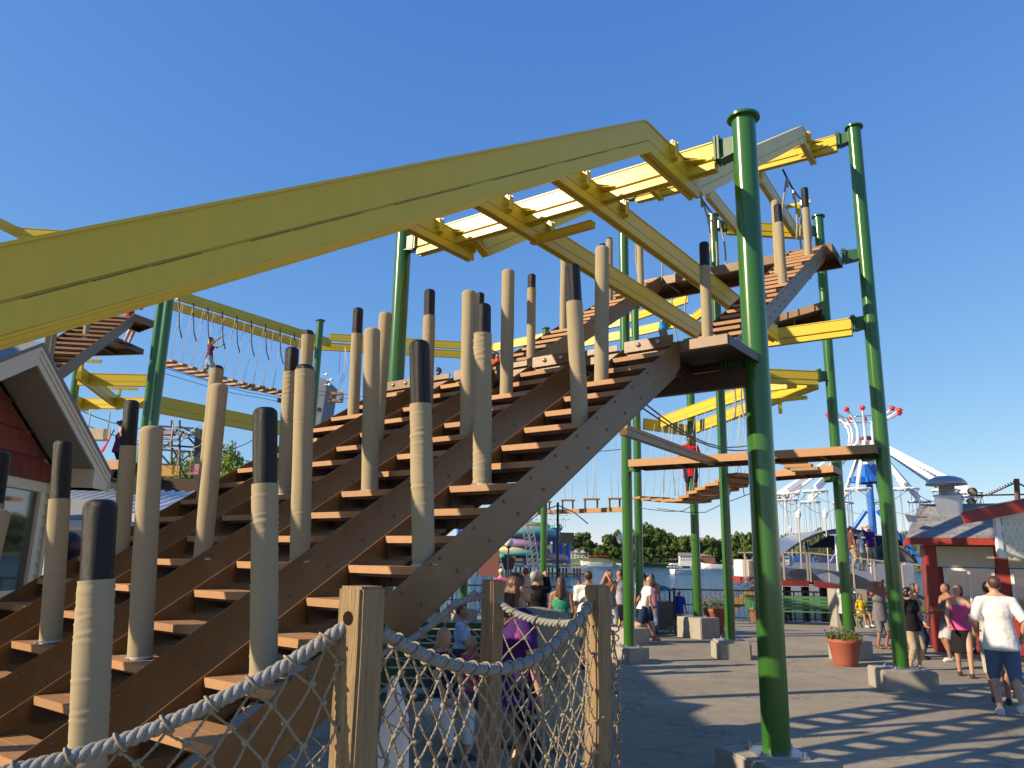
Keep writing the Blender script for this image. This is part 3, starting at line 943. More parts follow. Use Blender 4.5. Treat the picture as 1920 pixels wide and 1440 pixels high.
posts = [ # lane, row (0 = top row), across, black length, wraps
 (0, 0, .47, 0, 0), (0, 1, .14, .34, 5), (0, 2, .41, .24, 22), (0, 3, .10, .41, 9), (0, 4, .30, .41, 12), (0, 5, .06, .32, 12),
 (1, 0, .42, 0, 0), (1, 1, .16, 0, 0), (1, 2, .41, 0, 0), (1, 3, .07, .04, 4), (1, 4, .32, 0, 0), (1, 5, .46, 0, 0),
 (2, 0, .36, .26, 10), (2, 1, .17, 0, 0), (2, 2, .35, .25, 7), (2, 3, .07, 0, 0), (2, 4, .32, .42, 3), (2, 5, .3, .3, 4),
 (3, 0, .36, .26, 5), (3, 1, .12, .06, 5), (3, 2, .42, .03, 4), (3, 3, .12, .42, 4), (3, 4, .38, .42, 3), (3, 5, .3, 0, 0)]
TOPS = {(0, 4): (495, 760), (1, 4): (285, 793), (2, 4): (115, 820), (0, 3): (786, 630), (0, 2): (905, 565), (0, 1): (1073, 492), (0, 0): (1129, 460), (1, 0): (953, 507), (1, 3): (572, 680), (2, 2): (548, 650), (2, 3): (412, 715), (3, 3): (248, 740), (1, 2): (698, 607), (2, 1): (724, 582), (3, 0): (672, 575), (2, 0): (806, 542), (1, 1): (880, 541), (0, 5): (180, 935), (3, 2): (408, 678), (3, 1): (578, 615), (3, 4): (5, 840), (1, 5): (-5, 948)}
rowu = [-.70, -1.60, -2.57, -3.46, -4.40, -5.35]
rown = ['topmost', 'second from top', 'third from top', 'fourth from top', 'fifth from top', 'lowest']
laneo = [0, 1.18, 2.355, 3.57]
lanew = ['nearest lane', 'second lane', 'third lane', 'farthest lane']
protos = {}
for i, (ln, rw, ac, bl, wr) in enumerate(posts):
    key = (bl > 0, round(bl, 1), wr > 5)
    if key not in protos:
        o = protos[key] = pad_proto(bl, seed=len(protos) + 3, wraps=wr if wr else 0)
    else:
        o = copy_tree(protos[key])
    u = rowu[rw]
    k = 2 + 3 * rw
    ut = -.24 - .3035 * k
    o.location = P1(laneo[ln] + ac, ut + .13, 4.2 + T1 * ut)
    tilt = {(0, 1): (.0, -.045), (0, 2): (.01, .01), (0, 4): (.0, .012), (3, 1): (.02, .01)}.get((ln, rw), (random.uniform(-.012, .012), random.uniform(-.012, .012)))
    o.rotation_euler = (tilt[0], tilt[1], 0)
    if (ln, rw) in TOPS:                           # the posts stand slightly out of plumb: lean read off where each top is seen
        tp_ = atY(*TOPS[(ln, rw)], o.location.y)
        dv = tp_ - o.location; dv = V(max(-.085 * dv.z, min(.085 * dv.z, dv.x)), 0, dv.z)
        o.rotation_euler = (0, math.atan2(dv.x, dv.z), 0)
    look = 'all tan padded post' if not bl else ('padded post with short black tip' if bl < .1 else 'tan padded post with black top')
    tag(o, '%s, %s of near stairs, %s' % (look, lanew[ln], rown[rw]), 'padded post', 'padded posts on the stairs')
# posts on the two upper flights
for (ln, base_a, us) in ((0, .01, [(1.9, .42, .25), (2.85, .10, .2), (3.85, .40, .3), (4.8, .12, .25), (5.75, .4, 0), (6.8, .15, .3)]),
                         (1, 3.36, [(1.7, .45, .2), (2.7, .12, .12), (4.0, .42, 0), (4.9, .10, .25), (5.9, .42, .25), (6.8, .15, 0)])):
    for q, (uu, ac, bl) in enumerate(us):
        ks = [k for k in protos if (k[0] == (bl > 0))]; key = ks[q % len(ks)]
        o = copy_tree(protos[key]); o.rotation_euler = (random.uniform(-.01, .01), random.uniform(-.01, .01), 0)
        k = round((7.667 - .24 - uu) / .3035); ut = 7.667 - .24 - .3035 * k
        o.location = P2(base_a + ac, ut + .13, 8.05 + T2 * (ut - 7.667))
        tag(o, '%s on the %s upper flight, number %s from its foot' % ('black-topped padded post' if bl else 'tan padded post', 'right' if ln == 0 else 'left', ['one', 'two', 'three', 'four', 'five', 'six'][q]), 'padded post', 'padded posts on the upper flights')
for q, (x, y) in enumerate(((113, 668), (128, 662), (190, 628))):
    o = copy_tree(protos[[k for k in protos if not k[0]][0]]); o.rotation_euler = (0, 0, 0)
    o.location = _pt + (_pb - _pt) * (.86, .80, .42)[q] + V(-.5, .1, -.05)
    tag(o, 'pale padded post on the far left stairs, %s' % ('lowest of three', 'middle one of three', 'uppermost of three')[q], 'padded post', 'padded posts on the far left stairs')

# ------------------------------------------------------------------ people
SKIN = mat('skin_light', (0.50, 0.27, 0.17), 0.55, noise_s=10, var=0.06)
SKIN_T = mat('skin_tanned', (0.32, 0.155, 0.085), 0.55, noise_s=10, var=0.06)
SKIN_D = mat('skin_dark', (0.13, 0.06, 0.035), 0.5, noise_s=10, var=0.06)
def cloth(name, c, **k):
    return mat('cloth_' + name, c, 0.9, noise_s=k.pop('noise_s', 14), var=k.pop('var', 0.12), bump=0.9, bump_s=9, spec=0.15, **k)
HAIRS = {'brown': mat('hair_brown', (0.075, 0.03, 0.015), 0.45, noise_s=40, var=0.4, stretch=(1, 1, .15), bump=.4, bump_s=60), 'black': mat('hair_black', (0.012, 0.01, 0.009), 0.4, noise_s=40, var=0.4, stretch=(1, 1, .15)),
         'blonde': mat('hair_blonde', (0.42, 0.28, 0.12), 0.5, noise_s=40, var=0.3, stretch=(1, 1, .15)), 'red': mat('hair_auburn', (0.11, 0.035, 0.016), 0.6, noise_s=40, var=0.3, stretch=(1, 1, .15)),
         'grey': mat('hair_grey', (0.35, 0.33, 0.31), 0.6, noise_s=40, var=0.3)}
tmp_scene = bpy.data.scenes.new('work')
def remesh(m_, voxel, mat_, name, smooth=4):
    me = m_.mesh(name, mat_)
    ob = bpy.data.objects.new('work_item', me)
    tmp_scene.collection.objects.link(ob)
    r = ob.modifiers.new('r', 'REMESH'); r.mode = 'VOXEL'; r.voxel_size = voxel
    s_ = ob.modifiers.new('s', 'SMOOTH'); s_.iterations = smooth; s_.factor = 0.5
    vl = tmp_scene.view_layers[0]
    vl.update()
    out = bpy.data.meshes.new_from_object(ob.evaluated_get(vl.depsgraph), depsgraph=vl.depsgraph)
    out.name = name
    out.polygons.foreach_set('use_smooth', [True] * len(out.polygons))
    if not out.materials: out.materials.append(mat_)
    bpy.data.objects.remove(ob); bpy.data.meshes.remove(me)
    return out
def ik(a, b, l1, l2, hint):
    d = b - a; L = min(d.length, (l1 + l2) * .999)
    d = d.normalized(); b = a + d * L
    x = (l1 * l1 - l2 * l2 + L * L) / (2 * L); h = math.sqrt(max(0, l1 * l1 - x * x))
    hint = (hint - d * hint.dot(d))
    hint = hint.normalized() if hint.length > 1e-4 else d.orthogonal().normalized()
    return a + d * x + hint * h, b

def person(label, pos, yaw, h=1.72, fat=1.0, skin=SKIN, hair='brown', hairdo='short', top=None, sleeve=.55, top_hem=.49, top_style='tee', low=None, low_style='shorts', low_len=.5,
           shoe=(0.03, 0.03, 0.03), lh=None, rh=None, lf=None, rf=None, hip=.52, hipy=0.0, lean=0, turn=0, nod=0, voxel=.011, female=False, extra=None, group='visitors in the park', cat='person', cap=None, barefeet=False, glasses=False):
    root = thing('person', label, cat, pos, group)
    root.rotation_euler = (0, 0, math.radians(-yaw))
    ORG[root.name] = V(0, 0, 0)
    H_ = h
    S = Matrix.Rotation(math.radians(-lean), 3, 'X')
    hc = V(0, hipy, hip)
    def tor(x, y, z): return hc + S @ V(x * 1.0, y, z - .52)     # torso frame, z in standing units
    sw = .092 if female else .103
    shl, shr = tor(-sw * (1 + .3 * (fat - 1)), 0, .81), tor(sw * (1 + .3 * (fat - 1)), 0, .81)
    lh_ = lh or (-.15, .03, .45); rh_ = rh or (.15, .03, .45)
    lf_ = lf or (-.055, .02, 0); rf_ = rf or (.055, -.02, 0)
    lh_, rh_ = V(*lh_), V(*rh_)
    el_l, wr_l = ik(shl, lh_, .165, .145, V(-.5, -1, -.3)); el_r, wr_r = ik(shr, rh_, .165, .145, V(.5, -1, -.3))
    hl, hr = hc + V(-.05, 0, -.01), hc + V(.05, 0, -.01)
    al, ar = V(*lf_) + V(0, 0, .042), V(*rf_) + V(0, 0, .042)
    kl, al = ik(hl, al, .245, .245, V(-.1, 1, .1)); kr, ar = ik(hr, ar, .245, .245, V(.1, 1, .1))
    Hd = Matrix.Rotation(math.radians(-turn), 3, 'Z') @ Matrix.Rotation(math.radians(-nod), 3, 'X')
    nb = tor(0, .0, .875)
    def hd(x, y, z): return nb + S @ (Hd @ V(x, y, z - .875))
    def E(m_, c, r, R=None):
        b0 = len(m_.v); m_.ball((0, 0, 0), r, 14, 9)
        for i in range(b0, len(m_.v)): m_.v[i] = (R @ m_.v[i] if R else m_.v[i]) + c
    def caps(m_, a, b, ra, rb, rnd=True):
        m_.cyl(a, b, ra, rb, n=14)
        if rnd: m_.ball(a, ra, 12, 7); m_.ball(b, rb, 12, 7)
    def frus(m_, a, b, ra, rb):       # elliptic frustum, flat ends; ra, rb = (rx, ry)
        n = 18
        vs = [V(a.x + ra[0] * math.cos(2 * PI * i / n), a.y + ra[1] * math.sin(2 * PI * i / n), a.z) for i in range(n)]
        vs += [V(b.x + rb[0] * math.cos(2 * PI * i / n), b.y + rb[1] * math.sin(2 * PI * i / n), b.z) for i in range(n)]
        m_.add(vs, [(i, (i + 1) % n, n + (i + 1) % n, n + i) for i in range(n)] + [tuple(range(n - 1, -1, -1)), tuple(range(n, 2 * n))])
    def torso(m_, e, waist=True):
        E(m_, tor(0, -.006, .54), ((.088 + e) * fat, (.062 + e) * fat, .065 + e), S)
        E(m_, tor(0, .004, .615), ((.074 + e) * fat, (.052 + e) * fat * (1 + .4 * (fat - 1)), .09), S)
        E(m_, tor(0, 0, .725), ((.086 + e) * (1 + .5 * (fat - 1)), (.056 + e) * fat, .10), S)
        E(m_, tor(0, 0, .78), ((.09 + e), (.048 + e), .045), S)
        if female:
            for sx in (-1, 1): E(m_, tor(.036 * sx, .042, .735), (.034 + e, .032 + e, .033 + e), S)
    b = MB(); torso(b, 0)
    caps(b, shl, shr, .030, .030); [caps(b, sx_, tor(0, -.004, .865), .026, .030) for sx_ in (shl, shr)]
    caps(b, tor(0, -.005, .81), hd(0, 0, .895), .034, .029)
    E(b, hd(0, .006, .942), (.044, .054, .058), S @ Hd); E(b, hd(0, .022, .905), (.032, .036, .030), S @ Hd)
    b.cyl(hd(0, .05, .949), hd(0, .068, .926), .006, .010, n=8); E(b, hd(0, .064, .925), (.010, .013, .008), S @ Hd); E(b, hd(0, .050, .887), (.014, .012, .010), S @ Hd); E(b, hd(0, .052, .958), (.026, .008, .005), S @ Hd)
    E(b, hd(0, .050, .9035), (.017, .012, .006), S @ Hd)
    for sx in (-1, 1): E(b, hd(.045 * sx, -.002, .932), (.006, .012, .018), S @ Hd)
    for sh, el, wr, hand_d in ((shl, el_l, wr_l, -1), (shr, el_r, wr_r, 1)):
        caps(b, sh, el, .031 * (1 + .4 * (fat - 1)), .023); caps(b, el, wr, .0235, .0155)
        d = (wr - el).normalized(); sd_ = d.orthogonal().normalized()
        E(b, wr + d * .028, (.020, .016, .028))
    tl = .054 * (1 + .6 * (fat - 1))
    for hp, kn, an in ((hl, kl, al), (hr, kr, ar)):
        caps(b, hp, kn, tl, .034); caps(b, kn, an, .034, .021)
        E(b, kn.lerp(an, .3) - V(0, .006, 0), (.031, .033, .06))
        E(b, an + V(0, .035, -.022), (.024, .066, .018)); E(b, an + V(0, -.012, -.018), (.02, .026, .022))
    for i in range(len(b.v)): b.v[i] = b.v[i] * H_
    body = link_mesh('body', remesh(b, voxel * H_ * (.75 if voxel < .008 else 1), skin, 'body', 2 if voxel < .008 else 3), root)
    # five fingers a hand, joined to the body mesh's hand
    fb_ = MB()
    for sh, el, wr, sx in ((shl, el_l, wr_l, -1), (shr, el_r, wr_r, 1)):
        d = (wr - el).normalized(); s1 = d.cross(V(0, 0, 1))
        if s1.length < .2: s1 = V(0, 1, 0)
        s1 = s1.normalized(); s2 = d.cross(s1)
        for k, L in enumerate((.040, .046, .043, .034)):
            o_ = wr + d * .045 + s1 * (.010 * (k - 1.5))
            fb_.tube([o_, o_ + d * L * .55, o_ + d * L * .85 + s2 * .010 * sx], [.0052, .0048, .0040], 6)
        o_ = wr + d * .02 + s1 * .016
        fb_.tube([o_, o_ + d * .016 + s1 * .014, o_ + d * .036 + s1 * .014], [.0062, .0058, .0048], 6)
    for i in range(len(fb_.v)): fb_.v[i] = fb_.v[i] * H_
    bm = bmesh.new(); bm.from_mesh(body.data); tm_ = fb_.mesh('f', skin); bm.from_mesh(tm_); bm.to_mesh(body.data); bm.free()
    def part(name, m_, mt, vx=None, sm=3):
        for i in range(len(m_.v)): m_.v[i] = m_.v[i] * H_
        return link_mesh(name, remesh(m_, (vx or voxel) * H_, mt, name, sm), root)
    if top:
        c = MB(); e = .010
        if top_style == 'tank' or top_style == 'strapless':
            E(c, tor(0, .004, .615), ((.076 + e) * fat, (.054 + e) * fat, .10), S); E(c, tor(0, 0, .72), ((.088 + e) * (1 + .5 * (fat - 1)), (.058 + e) * fat, .085), S)
            if female:
                for sx in (-1, 1): E(c, tor(.036 * sx, .042, .735), (.036 + e, .034 + e, .034 + e), S)
            if top_style == 'tank':
                for sx in (-1, 1): caps(c, tor(.055 * sx, -.02, .74), tor(.058 * sx, 0, .838), .026, .02); caps(c, tor(.055 * sx, .02, .74), tor(.058 * sx, 0, .838), .026, .02)
        else:
            torso(c, e); caps(c, shl, shr, .031 + e, .031 + e); caps(c, tor(0, -.004, .80), tor(0, 0, .848), .044, .034); [caps(c, sx_, tor(0, -.004, .845), .028 + e, .030) for sx_ in (shl, shr)]
            for sh, el, wr in ((shl, el_l, wr_l), (shr, el_r, wr_r)):
                if sleeve <= 1: c.ball(sh, .039, 12, 7); c.cyl(sh, sh.lerp(el, sleeve), .038, .037, n=14)
                else: caps(c, sh, el, .040, .033); c.cyl(el, el.lerp(wr, min(1, sleeve - 1)), .033, .026, n=14)
        if lean < 30 and hip > .4:
            frus(c, tor(0, 0, .69), tor(0, 0, top_hem), ((.068 + e) * fat, (.048 + e) * fat), ((.103 + e) * fat, (.082 + e) * fat))
        else: E(c, tor(0, -.006, .55), ((.090 + e) * fat, (.064 + e) * fat, .07), S)
        part('shirt', c, top)
    if low:
        c = MB()
        E(c, tor(0, -.006, .535), (.097 * fat, .073 * fat, .066), S)
        if low_style == 'skirt':
            z1 = hip - low_len * .5
            frus(c, V(hc.x, hc.y, hip + .03), V(hc.x, hc.y, z1), (.09 * fat, .07 * fat), (.125 * fat, .115 * fat))
        else:
            for hp, kn, an in ((hl, kl, al), (hr, kr, ar)):
                f = low_len
                c.ball(hp, tl + .012, 12, 7)
                if f <= .5: c.cyl(hp, hp.lerp(kn, f * 2), tl + .012, tl + .010, n=14)
                else: c.cyl(hp, kn, tl + .012, .046, n=14); c.ball(kn, .045, 12, 7); c.cyl(kn, kn.lerp(an, (f - .5) * 2), .046, .038, n=14)
        part('skirt' if low_style == 'skirt' else 'trousers', c, low)
    hm = HAIRS[hair] if isinstance(hair, str) else hair
    c = MB()
    E(c, hd(0, -.013, .953), (.048, .053, .054), S @ Hd)
    if hairdo in ('long', 'pony', 'bob'):
        E(c, hd(0, -.026, .915), (.047, .036, .05), S @ Hd)
    if hairdo == 'long':
        caps(c, hd(0, -.034, .92), tor(0, -.052, .785), .038, .026)
        for sx in (-1, 1): caps(c, hd(.038 * sx, -.026, .93), tor(.042 * sx, -.036, .80), .017, .015)
    if hairdo == 'bob':
        for sx in (-1, 1): caps(c, hd(.042 * sx, -.008, .94), hd(.044 * sx, -.006, .885), .014, .014)
    if hairdo == 'pony':
        caps(c, hd(0, -.055, .945), hd(0, -.085, .88), .022, .012)
    if hairdo == 'bun': E(c, hd(0, -.07, .965), (.024, .024, .024))
    part('hair', c, hm)
    if cap:
        c = MB(); E(c, hd(0, -.004, .965), (.053, .060, .046), S @ Hd); E(c, hd(0, .058, .958), (.034, .040, .007), S @ Hd)
        part('cap', c, cap)
    if not barefeet:
        sm_ = mat('shoe_%.2f_%.2f_%.2f' % shoe, shoe, 0.5)
        for an in (al, ar):
            c = MB(); E(c, an + V(0, .035, -.018), (.030, .074, .022)); E(c, an + V(0, -.012, -.010), (.026, .032, .028)); c.box(an + V(0, .028, -.037), (.026, .068, .005))
            part('shoe', c, sm_)
    # face: eyes, brows, lips
    c = MB()
    for sx in (-1, 1): E(c, hd(.017 * sx, .0535, .945), (.006, .004, .0035), S @ Hd)
    for i in range(len(c.v)): c.v[i] = c.v[i] * H_
    o = c.build('eyes', BLACKP, root, local=True)
    if glasses:
        c = MB()
        for sx in (-1, 1):
            pts = [hd(.020 * sx + .016 * math.cos(t), .064, .944 + .010 * math.sin(t)) for t in [2 * PI * k / 14 for k in range(15)]]
            c.tube(pts, .0014, 5)
            c.tube([hd(.036 * sx, .062, .947), hd(.046 * sx, .0, .945)], .0014, 5)
        c.tube([hd(-.004, .066, .947), hd(.004, .066, .947)], .0014, 5)
        for i in range(len(c.v)): c.v[i] = c.v[i] * H_
        c.build('glasses', BLACKP, root, local=True)
    root['_'] = 0
    del root['_']
    return root, dict(hd=lambda x, y, z: hd(x, y, z) * H_, tor=lambda x, y, z: tor(x, y, z) * H_, wl=wr_l * H_, wr=wr_r * H_, kl=kl * H_, kr=kr * H_)

def at_ground(x, y, yb=0.0):
    return atz(x, y, yb)
WT = cloth('white', (0.66, 0.64, 0.60)); DEN = cloth('denim', (0.09, 0.14, 0.22), noise_s=30, var=.25); BLK = cloth('black', (0.014, 0.014, 0.016)); PINK = cloth('pink', (0.62, 0.09, 0.24))
PURP = cloth('purple', (0.055, 0.02, 0.13)); KHAKI = cloth('khaki', (0.36, 0.29, 0.20)); GREY = cloth('grey', (0.16, 0.155, 0.16)); LGREY = cloth('light_grey', (0.40, 0.40, 0.40))
BLUE = cloth('blue', (0.02, 0.06, 0.45)); LBLUE = cloth('light_blue', (0.30, 0.42, 0.62)); YELC = cloth('yellow', (0.75, 0.55, 0.02)); REDC = cloth('red', (0.5, 0.02, 0.04))
NAVY = cloth('navy', (0.02, 0.03, 0.07)); PLAID = cloth('beige_print', (0.42, 0.38, 0.30), noise_s=40, var=.5); TEAL = cloth('green_print', (0.04, 0.25, 0.14), noise_s=25, var=.8); MAUVE = cloth('dusty_pink', (0.45, 0.22, 0.26)); ORG_ = cloth('orange_red', (0.5, 0.09, 0.04))
CYAN = cloth('bright_blue', (0.02, 0.3, 0.6)); PLUM = cloth('plum', (0.12, 0.03, 0.10)); OLIVE = cloth('olive', (0.17, 0.16, 0.06)); JEAN2 = cloth('faded_denim', (0.22, 0.32, 0.46), noise_s=30, var=.2)

# right-hand side
g = lambda x, y: atz(x, y, 0)
p_ = g(1893, 1342)
person('man in a white tee and denim shorts striding away at the right edge', p_, 22, 1.93, 1.15, SKIN, 'brown', 'short', WT, .95, .46, 'tee', DEN, 'shorts', .58, (.6, .58, .54), lh=(-.14, .12, .60), rh=(.15, .06, .56), lf=(-.05, .02, 0), rf=(.06, -.17, .05), lean=4, turn=-12, voxel=.009)
person('dark-haired man in plaid shorts half hidden beside the white-tee man', p_ + V(.42, .85, 0), 28, 1.84, 1.05, SKIN_T, 'black', 'short', LGREY, .8, .46, 'tee', PLAID, 'shorts', .55, lf=(-.05, -.16, .04), rf=(.06, .05, 0))
person('woman in a plum top at the very right edge beyond the white-tee man', p_ + V(.95, 1.6, 0), 15, 1.72, 1.1, SKIN, 'brown', 'bob', PLUM, .5, .48, 'tee', BLK, 'trousers', .95)
person('auburn-haired woman in a pink tank top and black skirt by the kiosk window', g(1812, 1268), -150, 1.70, 1.08, SKIN, 'red', 'bob', PINK, 0, .50, 'tank', BLK, 'skirt', .52, (.05, .03, .03), lh=(-.10, .16, .62), rh=(.12, .14, .56), lf=(-.06, .10, 0), rf=(.06, -.06, 0), turn=35, female=True, voxel=.009)
pr, J = person('man in a grey tank top and pale shorts holding a small child in red', g(1786, 1240), -95, 1.68, .98, SKIN_T, 'brown', 'short', GREY, 0, .48, 'tank', LGREY, 'shorts', .5, (.6, .6, .6), lh=(-.04, .17, .66), rh=(.05, .18, .62), lf=(-.05, .06, 0), rf=(.06, -.03, 0))
person('small child in a red hooded top carried in the arms of the grey-tank man', g(1786, 1240) + V(.06, -.28, .78), 70, .78, 1.25, SKIN, REDC, 'short', REDC, 1.7, .48, 'tee', YELC, 'shorts', .8, hip=.5, lf=(-.08, .1, .05), rf=(.08, .08, .05), voxel=.014)
person('dark-haired woman in a black polka-dot top and beige cropped trousers', g(1716, 1256), 158, 1.62, 1.2, SKIN, 'black', 'pony', BLK, .7, .47, 'tee', KHAKI, 'trousers', .82, (.1, .06, .05), lh=(-.12, .10, .56), rh=(.16, -.02, .5), turn=-60, female=True, voxel=.009)
person('woman in a pale camisole behind the polka-dot woman', g(1727, 1236), 120, 1.66, .95, SKIN, 'brown', 'bob', MAUVE, 0, .48, 'tank', NAVY, 'trousers', .95, female=True, rh=(.13, .14, .60))
person('man in a grey sleeveless shirt holding both arms up over his face', g(1655, 1216), 172, 1.66, 1.12, SKIN_T, 'brown', 'short', GREY, 0, .40, 'tank', GREY, 'shorts', .55, (.12, .07, .04), lh=(-.03, .10, 1.00), rh=(.02, .12, .98), nod=-18, turn=-10, voxel=.009)
person('boy in a yellow shirt sitting on the green bench under the ramp', g(1622, 1182) + V(0, .2, 0), 172, 1.35, 1.0, SKIN_T, 'black', 'short', YELC, .6, .5, 'tee', OLIVE, 'shorts', .48, (.6, .6, .6), hip=.36, lf=(-.07, .30, .10), rf=(.07, .30, .08), lh=(-.08, .14, .48), rh=(.08, .15, .46), turn=-30)
person('long-haired woman in a light top holding a toddler, half hidden by a green column', g(1590, 1212), 60, 1.68, 1.0, SKIN_T, 'black', 'long', LGREY, .5, .48, 'tee', BLK, 'shorts', .45, rh=(.04, .17, .66), lh=(-.06, .17, .62), female=True)
person('toddler held by the long-haired woman behind the green column', g(1590, 1212) + V(.25, .05, .82), -110, .72, 1.2, SKIN, 'blonde', 'short', WT, .7, .5, 'tee', LBLUE, 'shorts', .5, voxel=.015)
person('attendant in a purple shirt standing on the ride platform beside the blue tower', atY(1634, 1062, 33), 180, 1.7, 1.1, SKIN, 'brown', 'short', PURP, .6, .46, 'tee', KHAKI, 'trousers', .9, rh=(.1, .14, .95), voxel=.014)
person('woman in white leaning on the ride fence next to the attendant', atY(1616, 1070, 32.6), 150, 1.5, 1.0, SKIN, 'blonde', 'bob', WT, .5, .48, 'tee', KHAKI, 'trousers', .9, voxel=.015)
person('person in a brown striped top by the ride fence behind a green column', atY(1600, 1066, 32), 90, 1.7, 1.0, SKIN_T, 'black', 'short', cloth('brown_stripe', (.12, .05, .04)), .7, .46, 'tee', KHAKI, 'trousers', .9, voxel=.015)
# centre
pw = atY(966, 1395, 6.55); pw.z = .13
rw_, J = person('woman in a purple printed tee and glasses walking behind the rope net', pw, 68, 1.79, 1.08, SKIN, 'brown', 'long', PURP, .8, .44, 'tee', BLK, 'trousers', .97, (.5, .3, .28), lh=(-.15, .06, .46), rh=(.14, .06, .47), lf=(-.05, .12, 0), rf=(.05, -.10, .02), turn=5, nod=4, female=True, voxel=.0055, glasses=True)
# flat pink print on her tee
m_ = MB(); lp = cloth('print_pink', (.42, .08, .26), noise_s=40, var=.4)
rnd = random.Random(4)
for (a0, z0, a1, z1, w) in ((-.5, 1.36, -.2, 1.28, .03), (-.2, 1.28, .1, 1.25, .035), (.1, 1.25, .35, 1.30, .03), (.30, 1.30, .42, 1.36, .028), (-.15, 1.26, -.1, 1.22, .03), (.55, 1.34, .62, 1.36, .03), (-.2, 1.12, -.12, 1.08, .02), (-.6, 1.33, -.45, 1.30, .02)):
    for k in range(5):
        f0, f1 = k / 5, (k + 1) / 5
        def q(f, dz): 
            a_ = a0 + (a1 - a0) * f; R = .187
            return V(R * math.cos(a_) * .98, R * .80 * math.sin(a_), z0 + (z1 - z0) * f + dz)
        m_.add([q(f0, -w), q(f1, -w), q(f1, w), q(f0, w)], [(0, 1, 2, 3)])
m_.build('shirt_print', lp, rw_, local=True)
g0 = lambda x, y: atz(x, y, 0)
def far_person(label, x, ytop, D, h, yaw, **k):
    p = atY(x, ytop, D); p.z = 0
    zt = atY(x, ytop, D).z
    return person(label, p, yaw, h if h else zt, **k)
far_person('man in a black printed tee tipping a yellow cup to his mouth', 1009, 1068, 15.0, 1.84, -15, fat=1.2, skin=SKIN, hair='grey', hairdo='short', top=BLK, sleeve=.8, low=NAVY, low_len=.8, rh=(.05, .10, .88), lh=(-.1, .14, .6), turn=70, nod=-25)
far_person('long-haired woman in a strapless green patterned dress seen from behind', 1052, 1079, 14.5, 1.74, 10, skin=SKIN_T, hair='brown', hairdo='long', top=TEAL, top_style='strapless', low=TEAL, low_style='skirt', low_len=.7, lh=(-.05, .16, .7), rh=(.10, .10, .55), female=True)
far_person('broad man in a white tee standing behind the right fence post', 1103, 1073, 15.5, 1.84, 5, fat=1.25, skin=SKIN_T, hair='brown', hairdo='short', top=WT, sleeve=.8, low=KHAKI, low_len=.6)
far_person('small child in white beside the broad man in the white tee', 1081, 1117, 16.0, 1.05, 60, skin=SKIN_T, hair='brown', hairdo='short', top=WT, low=WT, low_len=.5, voxel=.015)
far_person('man in a pale blue shirt sitting on the railing by the water', 1086, 1084, 25, 0, 160, skin=SKIN_T, hair='black', hairdo='short', top=LBLUE, low=LBLUE, low_len=.6, voxel=.014)
far_person('man in a grey tank and black vest looking down at his phone', 1142, 1073, 20.5, 1.80, 165, fat=1.05, skin=SKIN_T, hair='black', hairdo='short', top=GREY, top_style='tank', low=LGREY, low_len=.55, rh=(.04, .12, .86), lh=(-.02, .12, .80), nod=20)
far_person('man in a grey tee standing right of the man with the phone', 1163, 1077, 21.5, 1.80, -20, skin=SKIN_T, hair='black', hairdo='short', top=LGREY, low=GREY, low_len=.7, turn=-40)
person('blonde girl in a black top and yellow leggings crouching forward', g0(1165, 1180), 100, 1.25, .95, SKIN, 'blonde', 'long', BLK, .6, .5, 'tee', YELC, 'trousers', .85, (.3, .08, .08), lean=28, lf=(-.05, .05, 0), rf=(.05, -.08, 0), lh=(-.06, .28, .50), rh=(.06, .26, .48), hipy=-.05)
person('barelegged walker in a white top and dark shorts striding past the twin columns', g0(1206, 1206), 78, 1.68, 1.0, SKIN_T, 'blonde', 'short', WT, .6, .50, 'tee', NAVY, 'shorts', .45, (.45, .08, .06), lf=(-.05, .22, 0), rf=(.05, -.20, .03), lh=(-.1, -.12, .50), rh=(.13, .12, .5), lean=18)
far_person('man in light blue standing behind the twin green columns', 1206, 1079, 23, 1.72, 0, skin=SKIN_T, hair='black', hairdo='short', top=LBLUE, low=KHAKI, low_len=.9, voxel=.014)
far_person('man in a dark red tee behind the twin green columns', 1212, 1086, 24.3, 1.62, 20, skin=SKIN_T, hair='black', hairdo='short', top=REDC, low=NAVY, low_len=.9, voxel=.014)
person('woman with long dark hair in a pink top and blue jeans seen from behind', g0(1224, 1190), 8, 1.70, .98, SKIN_T, 'brown', 'long', MAUVE, 0, .46, 'tank', DEN, 'trousers', .97, lf=(-.05, .06, 0), rf=(.06, -.14, .02), female=True)
person('boy in a royal blue tee and patterned shorts walking away', g0(1275, 1187), 15, 1.22, 1.05, SKIN_T, 'brown', 'short', BLUE, .8, .47, 'tee', PLAID, 'shorts', .58, lh=(-.14, -.02, .48), rh=(.16, .10, .50), lf=(-.05, .12, 0), rf=(.06, -.12, .05))
person('blue-shirted man sitting on the far bench under the brown stringer', atY(866, 1150, 13.2) * 1, 100, 1.7, 1.1, SKIN_T, 'brown', 'short', LBLUE, .9, .5, 'tee', KHAKI, 'trousers', .9, hip=.27, lf=(-.07, .24, .0), rf=(.07, .26, .0), lh=(-.1, .18, .38), rh=(.1, .2, .36)) [0].location.z = 0
gp_, J = person('girl in a pink printed shirt sitting on the dark green bench', V(*atY(884, 1190, 9.6)[:2], 0), 165, 1.38, 1.0, SKIN, 'blonde', 'bob', PINK, .7, .5, 'tee', DEN, 'shorts', .5, hip=.34, lf=(-.07, .24, .0), rf=(.07, .22, .0), lh=(-.03, .16, .62), rh=(.07, .18, .45), nod=15)
